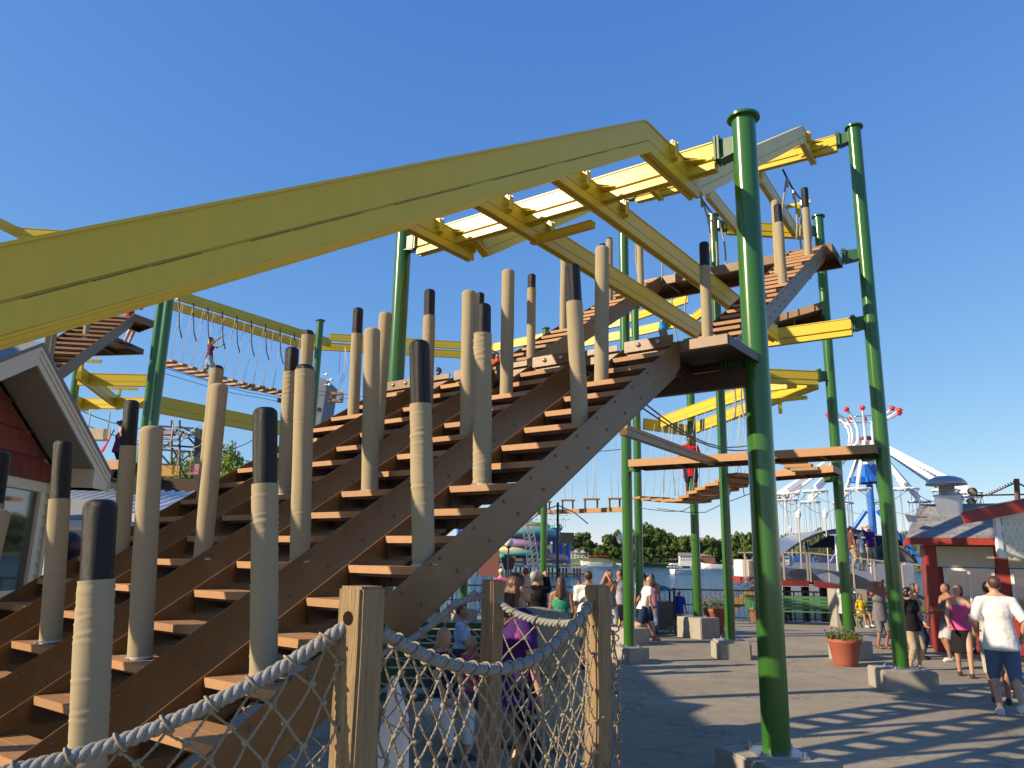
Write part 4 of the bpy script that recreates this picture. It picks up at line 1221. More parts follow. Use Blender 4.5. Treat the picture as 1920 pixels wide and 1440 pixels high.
person('woman in a dark top and white trousers sitting below the brown stringer', V(*atY(832, 1190, 8.9)[:2], 0), 150, 1.66, 1.15, SKIN, 'blonde', 'bob', NAVY, .6, .5, 'tee', WT, 'trousers', .9, hip=.29, lf=(-.07, .26, .0), rf=(.07, .28, .0), lh=(-.05, .22, .36), rh=(.07, .22, .36), nod=12, female=True)
far_person('person in a hot pink shirt and white cap by the pier fence', 940, 1068, 24, 1.72, 0, skin=SKIN, hair='blonde', hairdo='short', top=PINK, low=DEN, low_len=.9, cap=WT, voxel=.014)
far_person('man in a pale grey tee with his back turned near the black-tee man', 986, 1064, 20, 1.82, 0, skin=SKIN, hair='brown', hairdo='short', top=LGREY, low=DEN, low_len=.9, voxel=.014)
for txt, dx, z in (('O', -.035, .96), ('UN', .02, .86)):
    cv = bpy.data.curves.new('print', 'FONT'); cv.body = txt; cv.size = .10; cv.extrude = .002; cv.align_x = 'CENTER'
    o = bpy.data.objects.new('w', cv); tmp_scene.collection.objects.link(o); vl = tmp_scene.view_layers[0]; vl.update()
    me = bpy.data.meshes.new_from_object(o.evaluated_get(vl.depsgraph)); bpy.data.objects.remove(o)
    me.materials.clear(); me.materials.append(BLK)
    for v in me.vertices: v.co = V(-v.co.x + dx * -1, .122 - (v.co.x ** 2) * 2.0, z - .14 + v.co.y)
    link_mesh('shirt_letters', me, gp_)['kind'] = 'stuff'
# on the ropes course
cg = 'climbers on the ropes course'
person('boy in a bright blue tee gripping a hanging rope beyond the near landing', atY(1243, 657, 26.0) - UP * .0, 150, 1.5, 1.0, SKIN, 'brown', 'short', CYAN, .7, .5, 'tee', GREY, 'trousers', .9, lh=(-.06, .10, 1.05), rh=(.05, .12, .80), group=cg, voxel=.014)
person('long-haired girl in denim shorts stepping along the left plank bridge', atY(388, 712, 27.4), 62, 1.62, .95, SKIN_T, 'black', 'long', PLUM, .5, .5, 'tank', JEAN2, 'shorts', .38, rh=(.08, .22, 1.04), lh=(-.05, .25, .86), lf=(-.03, -.20, .06), rf=(.03, .12, 0), female=True, group=cg, voxel=.012)
person('climber in a red top with bare legs on the far left landing', atY(236, 648, 21.6), 80, 1.66, .95, SKIN, 'brown', 'pony', REDC, .3, .5, 'tank', REDC, 'shorts', .34, rh=(.08, .2, .86), lh=(-.05, .22, .80), female=True, group=cg, voxel=.013)
rp_, J = person('dark-haired woman in a plum top with a red cape on the brown ledge', atY(214, 905, 19.8), 60, 1.62, 1.1, SKIN, 'black', 'bun', PLUM, 0, .48, 'tank', BLK, 'trousers', .95, lh=(-.06, .18, .66), rh=(.06, .2, .64), turn=-10, female=True, group=cg)
c = MB(); c.prism([V(-.16, -.14, 1.36), V(.10, -.16, 1.36), V(.16, -.34, .75), V(-.20, -.42, .72)], V(0, -.02, 0)); c.build('cape', REDC, rp_, local=True)
person('man in a dark shirt whose head shows over the top edge of the near stairs', atY(822, 712, 24.5) - UP * 1.2, 90, 1.62, 1.05, SKIN_D, 'black', 'short', BLK, .7, .5, 'tee', BLK, 'trousers', .9, lh=(-.05, .18, .86), rh=(.05, .2, .80), group=cg, voxel=.014)
person('climber in an orange-red shirt half hidden behind a black-topped post', atY(924, 700, 24.5) - UP * .9, 200, 1.6, 1.0, SKIN_D, 'black', 'short', ORG_, .7, .5, 'tee', BLK, 'trousers', .9, lh=(-.05, .12, 1.0), rh=(.05, .12, .98), group=cg, voxel=.014)
person('man in a long red basketball jersey crossing the plank bridge', atY(1296, 934, 20.3), 185, 1.66, 1.15, SKIN_D, 'black', 'short', REDC, .6, .33, 'tee', NAVY, 'shorts', .56, (.6, .6, .6), lh=(-.12, .10, .62), rh=(.12, .10, .60), nod=28, group=cg, voxel=.011)
bpy.data.scenes.remove(tmp_scene)

# ------------------------------------------------------------------ trees
def crown_mesh(name, mat_, seed, n=520, lobes=9, leaf=.16, squash=1.0):
    """unit crown: radius about 1, leaf faces spread through lumpy lobes"""
    rnd = random.Random(seed)
    m_ = MB()
    L = []
    for i in range(lobes):
        th = rnd.uniform(0, 6.28); rr = rnd.uniform(.0, .62); z = rnd.uniform(-.55, .75)
        L.append((V(rr * math.cos(th), rr * math.sin(th), z * squash), rnd.uniform(.28, .50) * (1 - .3 * abs(z))))
    for i in range(n):
        c, r = rnd.choice(L)
        d = V(rnd.gauss(0, 1), rnd.gauss(0, 1), rnd.gauss(0, 1)).normalized()
        p = c + d * r * rnd.uniform(.55, 1.08)
        nn = (d + V(rnd.gauss(0, .5), rnd.gauss(0, .5), rnd.gauss(0, .5) + .3)).normalized()
        X = nn.orthogonal().normalized(); X = (Matrix.Rotation(rnd.uniform(0, 6.28), 3, nn) @ X); Y = nn.cross(X)
        s = leaf * rnd.uniform(.55, 1.25)
        m_.add([p + X * s, p + Y * s * .7, p - X * s * .9 + nn * s * .25, p - Y * s * .75], [(0, 1, 2, 3)])
    return m_.mesh(name, mat_)
def trunk_mesh(seed, h=1.0):
    rnd = random.Random(seed); m_ = MB()
    m_.tube([V(0, 0, -.05), V(.01, 0, .4), V(.03, .01, .8), V(.02, 0, 1.15)], [.055, .042, .03, .012], 7)
    for i in range(6):
        th = i * 1.1 + rnd.random(); z = rnd.uniform(.35, .95)
        m_.tube([V(.01, 0, z), V(math.cos(th) * .2, math.sin(th) * .2, z + .18), V(math.cos(th) * .42, math.sin(th) * .42, z + .42)], [.022, .013, .004], 5)
    return m_.mesh('trunk', TRUNK)
crD = [crown_mesh('crown', LEAF_D, s, n=900, lobes=13, leaf=.15) for s in range(6)]
trM = [trunk_mesh(s) for s in range(3)]
def tree(label, p, h, w, crown, tr, group, crown_low=.42):
    t = thing('leafy_tree', label, 'tree', p, group)
    k = link_mesh('trunk', tr, t); k.scale = (h * .62, h * .62, h * .62)
    c = link_mesh('crown', crown, t, (0, 0, h * (1 + crown_low) / 2), random.uniform(0, 6.28))
    c.scale = (w, w, h * (1 - crown_low) / 2 * 1.12)
    return t
# far shore land
mb = MB()
vs = []; fs = []
NX, NY = 90, 16
for j in range(NY):
    for i in range(NX):
        x = -300 + i * 12; y0 = 392 + 10 * math.sin(x * .021) - (26 if 30 < x < 60 else 0)
        y = y0 + j * j * 3.0
        z = -1.6 + min(1, j / 1.0) * 1.3 + (j ** 1.2) * (.55 + .45 * math.sin(x * .013 + 1)) * .9
        vs.append((x, y, z))
for j in range(NY - 1):
    for i in range(NX - 1):
        a = j * NX + i
        fs.append((a, a + 1, a + NX + 1, a + NX))
mb.add(vs, fs, True)
struct('far_shore', mb, GRASS, local=True)
rnd = random.Random(21)
# (pixel x, pixel top y) outlines of the tree line, nearest row
sk = [(1062, 1012), (1085, 1006), (1104, 1018), (1122, 1030), (1140, 1006), (1160, 1000), (1186, 996), (1205, 989), (1220, 992), (1238, 1000), (1252, 1006), (1272, 1008), (1290, 1008), (1300, 1018),
      (1328, 1012), (1348, 1016), (1384, 1004), (1402, 1004), (1420, 1004), (1440, 1010), (1462, 1012), (1482, 1006), (1506, 1010), (1530, 1003), (1556, 1008), (1580, 1012), (1612, 1014), (1648, 1012), (1690, 1010), (1704, 1004), (1722, 1002), (1745, 1006)]
side = ['left', 'middle', 'right']
desc = ['rounded dark green tree', 'broad dark tree', 'tall full-crowned tree', 'low spreading tree', 'pale-lit tree']
tg = 'trees on the far lake shore'
def shore_label(x, i, row):
    near = min([(abs(x - a), b) for a, b in ((1090, 'the cream lake house'), (1140, 'the left lake bay'), (1175, 'the twin green columns'), (1250, 'the boathouse gap'), (1290, 'the white boathouse'), (1355, 'the brick lake house'), (1400, 'the small grey house'), (1480, 'the arched white roof'), (1560, 'the lantern posts'), (1650, 'the blue ride tower'), (1720, 'the red kiosk corner'))])[1]
    return near
cnt = {}
ordn = ['first', 'second', 'third', 'fourth', 'fifth', 'sixth', 'seventh', 'eighth', 'ninth', 'tenth', 'eleventh', 'twelfth', 'thirteenth', 'fourteenth', 'fifteenth', 'sixteenth']
def add_tree(x, ytop, D, wpx, row):
    p = atY(x, 1062, D); zt = atY(x, ytop, D).z
    p.z = .2 if row == 'shore row' else 2.5
    h = zt - p.z
    near = shore_label(x, 0, row)
    k = (near, row); cnt[k] = cnt.get(k, 0) + 1
    w = wpx / FOC * D
    tree('far tree near %s, %s in %s' % (near, ordn[cnt[k] - 1], row), p, h, w, crD[rnd.randrange(6)], trM[rnd.randrange(3)], tg, .12 if row == 'shore row' else .1)
for x, yt in sk:
    add_tree(x, yt - 3, 412 + rnd.uniform(-6, 10), 19, 'shore row')
for x, yt in sk:
    add_tree(x + 9, yt - 3 + rnd.uniform(-5, 4), 445, 21, 'back row')
for x in (1066, 1098, 1128, 1146, 1152, 1170, 1196, 1214, 1230, 1246, 1262, 1336, 1376, 1392, 1412, 1434, 1456, 1474, 1498, 1522, 1550, 1572, 1600, 1632, 1668, 1698, 1716, 1736):
    add_tree(x, 1028 + rnd.uniform(-7, 5), 400, 16, 'low front row')
# bright trees at the left behind the lattice tower
crL = [crown_mesh('crown', LEAF_L, 40 + s, n=2600, lobes=16, leaf=.060, squash=1.1) for s in range(2)]
for i, (x, yt, D, w) in enumerate(((335, 868, 46, 1.9), (385, 842, 48, 1.7), (428, 850, 47, 1.5), (452, 872, 44, 1.0), (360, 880, 45, 1.6))):
    p = atY(x, 900, D); zt = atY(x, yt, D).z; p.z = 0
    tree('bright green feathery tree %s' % ['behind the lattice tower base', 'right of the lattice tower, tallest of its clump', 'between the tan post and the stair edge', 'rightmost, touching the black-topped post', 'low, under the pink chair'][i], p, zt, w * 1.15, crL[i % 2], trM[i % 3], 'bright trees behind the stairs', .35)

# ------------------------------------------------------------------ lake houses, boats
def lake_house(label, x0, x1, yb, yt, D, wall, roof, gables=1):
    a, b = atY(x0, yb, D), atY(x1, yb, D); zt = atY(x0, yt, D).z
    t = thing('lake_house', label, 'house', a, 'houses on the far shore')
    w = b.x - a.x; h = zt - a.z; dp = w * .6
    hb = h * .62
    m_ = MB(); m_.box((a.x + w / 2, a.y + dp / 2, a.z + hb / 2 - 1.2), (w / 2, dp / 2, hb / 2 + 1.2)); m_.build('wall', wall, t)
    m_ = MB(); z0 = a.z + hb
    m_.prism([V(a.x - .4, a.y - .5, z0), V(a.x - .4, a.y + dp + .5, z0), V(a.x - .4, a.y + dp / 2, zt)], V(w + .8, 0, 0)); m_.build('roof', roof, t)
    for g_ in range(gables):
        cx = a.x + w * (g_ + .7) / (gables + .6)
        m_ = MB(); gw = w * .16
        m_.prism([V(cx - gw, a.y - .9, z0 - hb * .1), V(cx + gw, a.y - .9, z0 - hb * .1), V(cx, a.y - .9, zt - h * .08)], V(0, dp * .45, 0)); m_.build('gable', wall, t)
    for i in range(5):
        for j in range(2):
            m_ = MB(); m_.box((a.x + w * (i + .6) / 5.2, a.y - .03, a.z + hb * (.25 + .45 * j)), (w * .045, .04, hb * .12)); m_.build('window', GLASS, t)
    return t
LH = mat('house_cream', (.62, .56, .46), .8); LR = mat('house_roof_brown', (.22, .19, .17), .9); BRK = mat('brick_red', (.28, .10, .07), .9)
lake_house('cream lake house with twin front gables beside the slide tower', 1070, 1104, 1046, 1028, 398, LH, LR, 2)
lake_house('white two-storey lake house with a slide-like stair down to the boathouse', 1275, 1300, 1052, 1036, 396, WHITE, LR, 0)
lake_house('low brick-red lake house half hidden by a green column', 1314, 1341, 1050, 1038, 398, BRK, LR, 0)
lake_house('small grey-roofed lake house right of the brick-red one', 1380, 1396, 1046, 1037, 402, WHITE, GSH, 0)
lake_house('tiny white lake house at the far right under the swing chains', 1697, 1712, 1060, 1050, 380, WHITE, BRK, 0)
def boathouse(label, x0, x1, yb, yt, D):
    a, b = atY(x0, yb, D), atY(x1, yb, D); zt = atY(x0, yt, D).z; a.z = b.z = -1
    t = thing('boathouse', label, 'boathouse', a, 'boathouses on the far shore')
    w = b.x - a.x
    m_ = MB(); m_.prism([V(a.x - .5, a.y, zt - .8), V(b.x + .5, a.y, zt - .8), V(b.x - w * .15, a.y, zt), V(a.x + w * .15, a.y, zt)], V(0, 5, 0)); m_.build('roof', WHITE, t)
    for i in range(4):
        m_ = MB(); m_.box((a.x + w * i / 3, a.y + .3, (zt - .8 - 1) / 2), (.15, .15, (zt - .8 + 1) / 2)); m_.build('pile', WHITES, t)
    m_ = MB(); m_.box((a.x + w / 2, a.y + 2.5, -.6), (w / 2 + 1, 2.5, .15)); m_.build('dock', LH, t)
boathouse('white boathouse canopy at the foot of the white lake house', 1258, 1276, 1064, 1056, 385)
boathouse('low grey boathouse canopy in front of the trees left of the twin columns', 1154, 1170, 1060, 1056, 388)
def boat(label, x, y, L, D=None, yaw=90, pontoon=False):
    p = atz(x, y, -1.0); 
    t = thing('motorboat', label, 'boat', p, 'boats on the lake')
    t.rotation_euler = (0, 0, math.radians(yaw)); ORG[t.name] = V(0, 0, 0)
    m_ = MB()
    secs = []
    for k, (yy, w, z0) in enumerate(((-.5, .17, .0), (-.2, .18, .0), (.2, .15, .02), (.42, .07, .08), (.5, .008, .16))):
        secs += [V(-w * L, yy * L, .13 * L + z0 * L * .3), V(-w * .6 * L, yy * L, -.02), V(w * .6 * L, yy * L, -.02), V(w * L, yy * L, .13 * L + z0 * L * .3)]
    fs = []
    for k in range(4):
        for j in range(3): fs.append((k * 4 + j, k * 4 + j + 1, k * 4 + 5 + j, k * 4 + 4 + j))
        fs.append((k * 4 + 3, k * 4, k * 4 + 4, k * 4 + 7))
    fs.append((0, 3, 2, 1))
    m_.add(secs, fs); m_.build('hull', WHITES, t, local=True)
    m_ = MB(); m_.prism([V(-.12 * L, .12 * L, .14 * L), V(.12 * L, .12 * L, .14 * L), V(.10 * L, .04 * L, .22 * L), V(-.10 * L, .04 * L, .22 * L)], V(0, -.01 * L, 0)); m_.build('windshield', GLASS, t, local=True)
    if pontoon:
        m_ = MB(); m_.box((0, -.1 * L, .33 * L), (.16 * L, .3 * L, .012 * L)); 
        for i in (-1, 1):
            for j in (-.35, .15): m_.cyl((i * .14 * L, j * L, .1 * L), (i * .14 * L, j * L, .33 * L), .02, n=6)
        m_.build('sunshade', REDC, t, local=True)
boat('white speedboat throwing a wake on the lake', 1292, 1077, 9, yaw=-75)
boat('white covered tour boat moored on the far left shore', 1118, 1062, 15, yaw=90, pontoon=True)
boat('white boat moored on the far shore under the trees', 1345, 1066, 16, yaw=85)
mb = MB()
a = atz(1292, 1077.6, -.985); b = atz(1250, 1076, -.985)
for k in range(14):
    c = a.lerp(b, k / 13.0 * 1.3)
    mb.add([c + V(0, -1.6 - k * .12, 0), c + V(-4, -.9 - k * .1, 0), c + V(-4, .9 + k * .1, 0), c + V(0, 1.2, 0)], [(0, 1, 2, 3)])
tag(mb.build('wake_foam', WHITE), 'white wake foam behind the speedboat', 'wake', kind='stuff')

# ------------------------------------------------------------------ water slide pier
D = 150.0
def sp(x, y, dd=0): return atY(x, y, D + dd)
t = thing('water_slide_tower', 'tangle of pastel water slide tubes on blue posts on the lake pier', 'water slide', sp(1000, 1070), None)
SP = mat('slide_purple', (.30, .19, .33), .35, noise_s=.3); SPK = mat('slide_pink', (.62, .32, .36), .35, noise_s=.3); ST = mat('slide_teal', (.10, .36, .34), .35, noise_s=.3); SY = mat('slide_yellow', (.52, .47, .25), .35, noise_s=.3); SG = mat('slide_green', (.25, .55, .15), .35, noise_s=.3)
def helix(px, py, ry, turns, y1, mt, r=.75, ph=0, rx=60):
    m_ = MB(); pts = []
    n = int(22 * turns)
    for i in range(n + 1):
        k = i / n; th = ph + 2 * PI * turns * k
        c = sp(px, py + (y1 - py) * k)
        pts.append(c + V(math.cos(th) * rx / FOC * D, math.sin(th) * rx / FOC * D * .9, 0))
    m_.tube(pts, r, 10); m_.build('slide_tube', mt, t)
helix(985, 988, 0, 1.5, 1010, ST, .75, 0, 62)
helix(985, 992, 0, 1.6, 1022, SP, .8, 1.6, 52)
helix(975, 990, 0, .9, 1004, SPK, .7, 3.0, 60)
helix(968, 1012, 0, 1.6, 1036, SY, .7, 2.2, 48)
helix(985, 1010, 0, 1.7, 1042, SP, .7, 4.4, 40)
helix(975, 1032, 0, 1.5, 1044, ST, .6, 1, 50)
helix(985, 984, 0, .8, 990, SG, .6, 4, 40)
helix(1040, 1040, 0, .9, 1050, SPK, .6, 2.5, 20)
for x in (890, 905, 983, 1000, 1040, 1052, 1066, 858, 930):
    m_ = MB(); a = sp(x, 1058); b = sp(x, 972 if x < 910 else (1000 if x > 1030 else 1006)); m_.cyl(a, V(a.x, a.y, b.z), .42, n=10); m_.build('blue_post', BLUEP, t)
for x0, x1, y in ((856, 934, 992), (856, 934, 1010), (895, 1070, 1054), (1000, 1068, 1052)):
    m_ = MB(); m_.beam(sp(x0, y), sp(x1, y), .3, .35); m_.build('blue_girder', BLUEP, t)
m_ = MB()
for i in range(38):
    x = 905 + i * 4.2
    h = 968 + (8 if i % 3 else 0)
    a = sp(x, 990 if i > 8 else 1050); b = sp(x, h)
    if i > 6: m_.cyl(a, V(a.x, a.y, b.z), .055, n=5); m_.tube([V(a.x, a.y, b.z), V(a.x + .4, a.y, b.z + .35), V(a.x + .9, a.y, b.z + .1)], .05, 5)
for i in range(40):
    x = 880 + i * 5.0
    a = sp(x, 1062); m_.cyl(a, a + UP * (3.0 + 2.4 * math.sin(i * 2.1)), .05, n=4)
for y in (1040, 1046, 1052, 1030, 1022):
    m_.beam(sp(885, y), sp(1075, y), .06, .06)
o = m_.build('railing', SLIDEW, t); o['kind'] = 'stuff'
t = thing('pier', 'dark timber pier on piles carrying the water slides over the lake', 'pier', sp(980, 1072), None)
m_ = MB(); a, b = sp(884, 1059), sp(1098, 1059); m_.box(((a.x + b.x) / 2, a.y + 5, a.z), ((b.x - a.x) / 2, 8, .22)); m_.build('deck', CONC, t)
m_ = MB(); a, b = sp(955, 1073), sp(1095, 1073); m_.box(((a.x + b.x) / 2, a.y - 6, -.55), ((b.x - a.x) / 2, 2, .15)); m_.build('low_dock', DECKU, t)
for i in range(24):
    x = 886 + i * 9
    a = sp(x, 1059); m_ = MB(); m_.cyl(V(a.x, a.y - 2 + (i % 3) * 4, -2), V(a.x, a.y - 2 + (i % 3) * 4, a.z), .16, n=7); m_.build('pile', DARK, t)
m_ = MB()
for i in range(60):
    a = sp(886 + i * 3.6, 1059); m_.cyl(a - V(0, 3, 0), a + V(0, -3, 1.1), .04, n=4)
m_.beam(sp(886, 1059) + V(0, -3, 1.1), sp(1098, 1059) + V(0, -3, 1.1), .06, .06)
o = m_.build('dock_railing', STEEL, t); o['kind'] = 'stuff'
# drive-in style dark board on a black pole, hull of the pirate ship, lattice booms
t = thing('notice_board', 'dark square board on a black arm beside the tall black pole over the lake', 'board', atY(1078, 1016, 40))
m_ = MB(); m_.box(atY(1063, 1009, 40), (.36, .03, .28)); m_.build('panel', DARK, t)
m_ = MB(); m_.beam(atY(1050, 1018, 40), atY(1092, 1018, 40), .04, .05); m_.build('arm', BLACKP, t)
t = thing('pole', 'tall thin black pole standing by the waterfront rail', 'pole', V(atY(1046, 1100, 29).x, 28.2, 0))
m_ = MB(); a = atY(1046, 942, 28.2); m_.cyl(V(a.x, 28.2, 0), V(a.x, 28.2, a.z), .055, .045, n=10); m_.build('shaft', BLACKP, t)
m_ = MB()
for s_ in (-1, 1):
    m_.tube([V(a.x, 28.2, a.z - .1), V(a.x + .6 * s_, 28.2, a.z - .35), V(a.x + 1.1 * s_, 28.2, a.z - .75)], .02, 5)
m_.build('string_lights', BLACKP, t)
def lattice(label, p0, p1, w, n, mt, name='lattice_boom', r=.035, cat='boom'):
    t = thing(name, label, cat, p0, None)
    d = (p1 - p0).normalized(); X = d.cross(V(0, 1, 0)).normalized(); Y = d.cross(X)
    m_ = MB()
    cs = [(X * i + Y * j) * (w / 2) for i, j in ((-1, -1), (1, -1), (1, 1), (-1, 1))]
    for c in cs: m_.cyl(p0 + c, p1 + c, r, n=5)
    m_.build('chords', mt, t)['kind'] = 'stuff'
    m_ = MB(); L = (p1 - p0)
    for k in range(n):
        for q in range(4):
            a, b = cs[q], cs[(q + 1) % 4]
            if k % 2: a, b = b, a
            m_.cyl(p0 + L * (k / n) + a, p0 + L * ((k + 1) / n) + b, r * .6, n=4)
    m_.build('lacing', mt, t)['kind'] = 'stuff'
    return t
lattice('left leaning grey lattice leg in front of the water slides', atY(998, 1075, 60), atY(982, 965, 60), .45, 14, STEEL)
lattice('right leaning grey lattice leg in front of the water slides', atY(1008, 1075, 60), atY(990, 965, 60), .45, 14, STEEL)
t = thing('ship_hull', 'brown ship-shaped hull of a ride beside the globe lamp', 'ride', atY(950, 1068, 60))
a = atY(938, 1068, 60)
m_ = MB(); m_.prism([atY(945, 1068, 60), atY(962, 1068, 60), atY(968, 1042, 60), atY(940, 1045, 60)], V(0, 5, 0)); m_.build('hull', RUST, t)
m_ = MB(); m_.box(atY(918, 1055, 58), (.7, 2, .9)); m_.build('cabin', BRK, t)
def lamp(label, x, ytop, D, globe=True, h0=0.0, mt=BLACKP):
    p = atY(x, ytop, D); b = V(p.x, p.y, h0)
    t = thing('street_lamp', label, 'lamp', b, 'lamps along the waterfront')
    m_ = MB(); m_.cyl(b, p - UP * .3, .05, .035, n=10); m_.cyl(b, b + UP * .5, .09, .07, n=10); m_.build('pole', mt, t)
    if globe:
        m_ = MB(); m_.ball(p - UP * .1, .21, 16, 10); m_.build('globe', WHITE, t)
        m_ = MB(); m_.cyl(p - UP * .36, p - UP * .28, .09, .12, n=10); m_.build('collar', BLACKP, t)
    else:
        m_ = MB(); m_.lathe([(.04, -.34), (.10, -.28), (.17, -.02), (.18, 0), (.12, .10), (.04, .17), (.01, .28)], p, 8, smooth=False); m_.build('lantern', WHITES, t)
lamp('white globe lamp beside the brown ship hull', 954, 1012, 34, True)
lamp('white globe lamp peeking out left of the twin green columns', 1166, 1006, 31, True)
lamp('left lantern lamp post before the swing ride', 1497, 962, 45, False, mt=BEIGEP)
lamp('right lantern lamp post before the swing ride', 1547, 962, 45, False, mt=BEIGEP)
lamp('middle lantern post rising behind the arched roof', 1482, 990, 70, False, mt=BEIGEP)

# ------------------------------------------------------------------ waterfront rail, benches, bin, planters
t = thing('waterfront_railing', 'black metal railing along the edge of the plaza above the lake', 'railing', V(2, 28.6, 0))
def rail_seg(x0, x1):
    m_ = MB()
    for z in (1.07, .55, .12): m_.beam(V(x0, 28.6, z), V(x1, 28.6, z), .05, .05 if z > 1 else .035)
    m_.build('rail', BLACKP, t)
    m_ = MB()
    n = int((x1 - x0) / .16)
    for i in range(n + 1):
        m_.cyl(V(x0 + (x1 - x0) * i / n, 28.6, .12), V(x0 + (x1 - x0) * i / n, 28.6, 1.05), .009, n=4)
    m_.build('pickets', BLACKP, t)['kind'] = 'stuff'
    for x in (x0,):
        m_ = MB(); m_.box((x, 28.6, .56), (.035, .035, .56)); m_.build('post', BLACKP, t)
x = -8.0
while x < 14: rail_seg(x, x + 2.0); x += 2.0
def bench(label, p, yaw, mt=BENCHG, L=2.4):
    t = thing('park_bench', label, 'bench', p, 'green park benches'); t.rotation_euler = (0, 0, math.radians(yaw)); ORG[t.name] = V(0, 0, 0)
    for k in range(4):
        m_ = MB(); m_.box((0, -.30 + k * .12, .44 + .0 * k), (L / 2, .05, .014)); m_.build('seat_slat', mt, t, local=True)
    for k in range(4):
        m_ = MB(); m_.box((0, .14 + k * .03, .55 + k * .115), (L / 2, .012, .048)); m_.build('back_slat', mt, t, local=True)
    for x in (-L / 2 + .15, L / 2 - .15):
        m_ = MB(); m_.tube([V(x, -.34, 0), V(x, -.28, .22), V(x, -.32, .42), V(x, .14, .42)], .018, 6)
        m_.tube([V(x, .26, 0), V(x, .16, .24), V(x, .14, .46), V(x, .25, .96)], .018, 6)
        m_.tube([V(x, -.34, .42), V(x, -.36, .62), V(x, .15, .66)], .016, 6)
        m_.build('bench_leg', mt, t, local=True)
bench('long pale green slatted bench right of the nearest green column', V(10.15, 27.7, 0), -4, L=3.6)
bench('green bench on which the boy in yellow sits', V(12.9, 26.9, 0), -6, L=2.6)
DG = mat('dark_green_bench_paint', (0.02, 0.07, 0.03), .5)
bench('dark green bench with the girl in pink and the woman in white trousers', V(-.62, 9.75, 0), 4, DG, 3.0)
bench('far dark bench with the blue-shirted man beyond the brown stringer', V(-1.15, 13.6, 0), 0, DG, 2.2)
t = thing('litter_bin', 'square grey litter bin with a dark blue pitched lid by the walking boy', 'bin', atz(1247, 1190, 0))
p = atz(1247, 1190, 0); p = V(p.x, p.y + .5, 0)
m_ = MB(); m_.box(p + UP * .5, (.30, .30, .40)); m_.build('bin_panel', mat('aggregate_panel', (.12, .12, .11), .9, noise_s=60, var=.6), t)
m_ = MB()
for i, j in ((-1, -1), (1, -1), (1, 1), (-1, 1)): m_.box(p + V(i * .33, j * .33, .6), (.025, .025, .6))
m_.build('bin_frame', BLACKP, t)
m_ = MB(); q = p + UP * 1.2; s_ = .42
m_.add([q + V(-s_, -s_, 0), q + V(s_, -s_, 0), q + V(s_, s_, 0), q + V(-s_, s_, 0), q + UP * .18], [(0, 1, 4), (1, 2, 4), (2, 3, 4), (3, 0, 4), (3, 2, 1, 0)]); m_.build('bin_lid', mat('navy_metal', (.03, .05, .10), .4), t)
def planter(label, p, r, h, red=False, seed=1, mt=TERRA):
    t = thing('flower_pot', label, 'planter', p, 'terracotta flower pots')
    m_ = MB(); m_.lathe([(r * .66, 0), (r * .70, .02), (r * .74, h * .12), (r * .93, h * .78), (r * .955, h * .80), (r * .95, h * .82), (r, h * .84), (r * 1.03, h), (r * .96, h), (r * .93, h * .9), (.01, h * .88)], p, 36); m_.build('pot', mt, t)
    rnd = random.Random(seed); m_ = MB(); fl = MB()
    for i in range(520):
        th = rnd.uniform(0, 6.28); rr = r * 1.12 * math.sqrt(rnd.random()); z = h + rnd.uniform(-.02, .22) * (1.1 - rr / r * .6) * (1.8 if red else 1)
        q = p + V(rr * math.cos(th), rr * math.sin(th), z)
        nn = V(rnd.gauss(0, .6), rnd.gauss(0, .6), 1).normalized(); X = nn.orthogonal().normalized(); X = Matrix.Rotation(rnd.uniform(0, 6.28), 3, nn) @ X; Y = nn.cross(X); s = rnd.uniform(.018, .04)
        m_.add([q + X * s, q + Y * s * .6, q - X * s, q - Y * s * .6], [(0, 1, 2, 3)])
    for i in range(26):
        th = rnd.uniform(0, 6.28); rr = r * 1.15 * math.sqrt(rnd.uniform(.2, 1)); q = p + V(rr * math.cos(th), rr * math.sin(th), h + rnd.uniform(.02, .22) * (1.7 if red else .8))
        fl.ball(q, .028 if red else .022, 6, 4)
    m_.build('foliage', LEAF_L if not red else LEAF_L, t)['kind'] = 'stuff'
    fl.build('flowers', mat('geranium_red', (.5, .02, .06), .7) if red else mat('violet_flower', (.09, .03, .16), .7), t)['kind'] = 'stuff'
planter('big terracotta pot of low green plants and violet flowers before the rear right column', atz(1598, 1252, 0) + V(0, .3, 0), .33, .54)
planter('tall terracotta pot with red geraniums beside the tall concrete block', atz(1347, 1190, 0) + V(0, .3, 0), .33, .72, True, 5)
planter('terracotta pot left of the long pale green bench', atz(1424, 1168, 0) + V(0, .3, 0), .26, .5, True, 9)
def block(label, p, h, rz=30):
    m_ = MB(); m_.box((0, 0, h[2]), h); o = m_.build('concrete_block', CONC, None, local=True); o.location = p; o.rotation_euler = (0, 0, math.radians(rz)); tag(o, label, 'block', 'loose concrete blocks')
block('upright pale concrete block between the long bench and the boy in yellow', V(11.65, 27.2, 0), (.52, .4, .62), -4)
block('concrete block behind the twin columns at the feet of the dark-haired woman', V(3.1, 20.2, 0), (.34, .34, .2), 34)
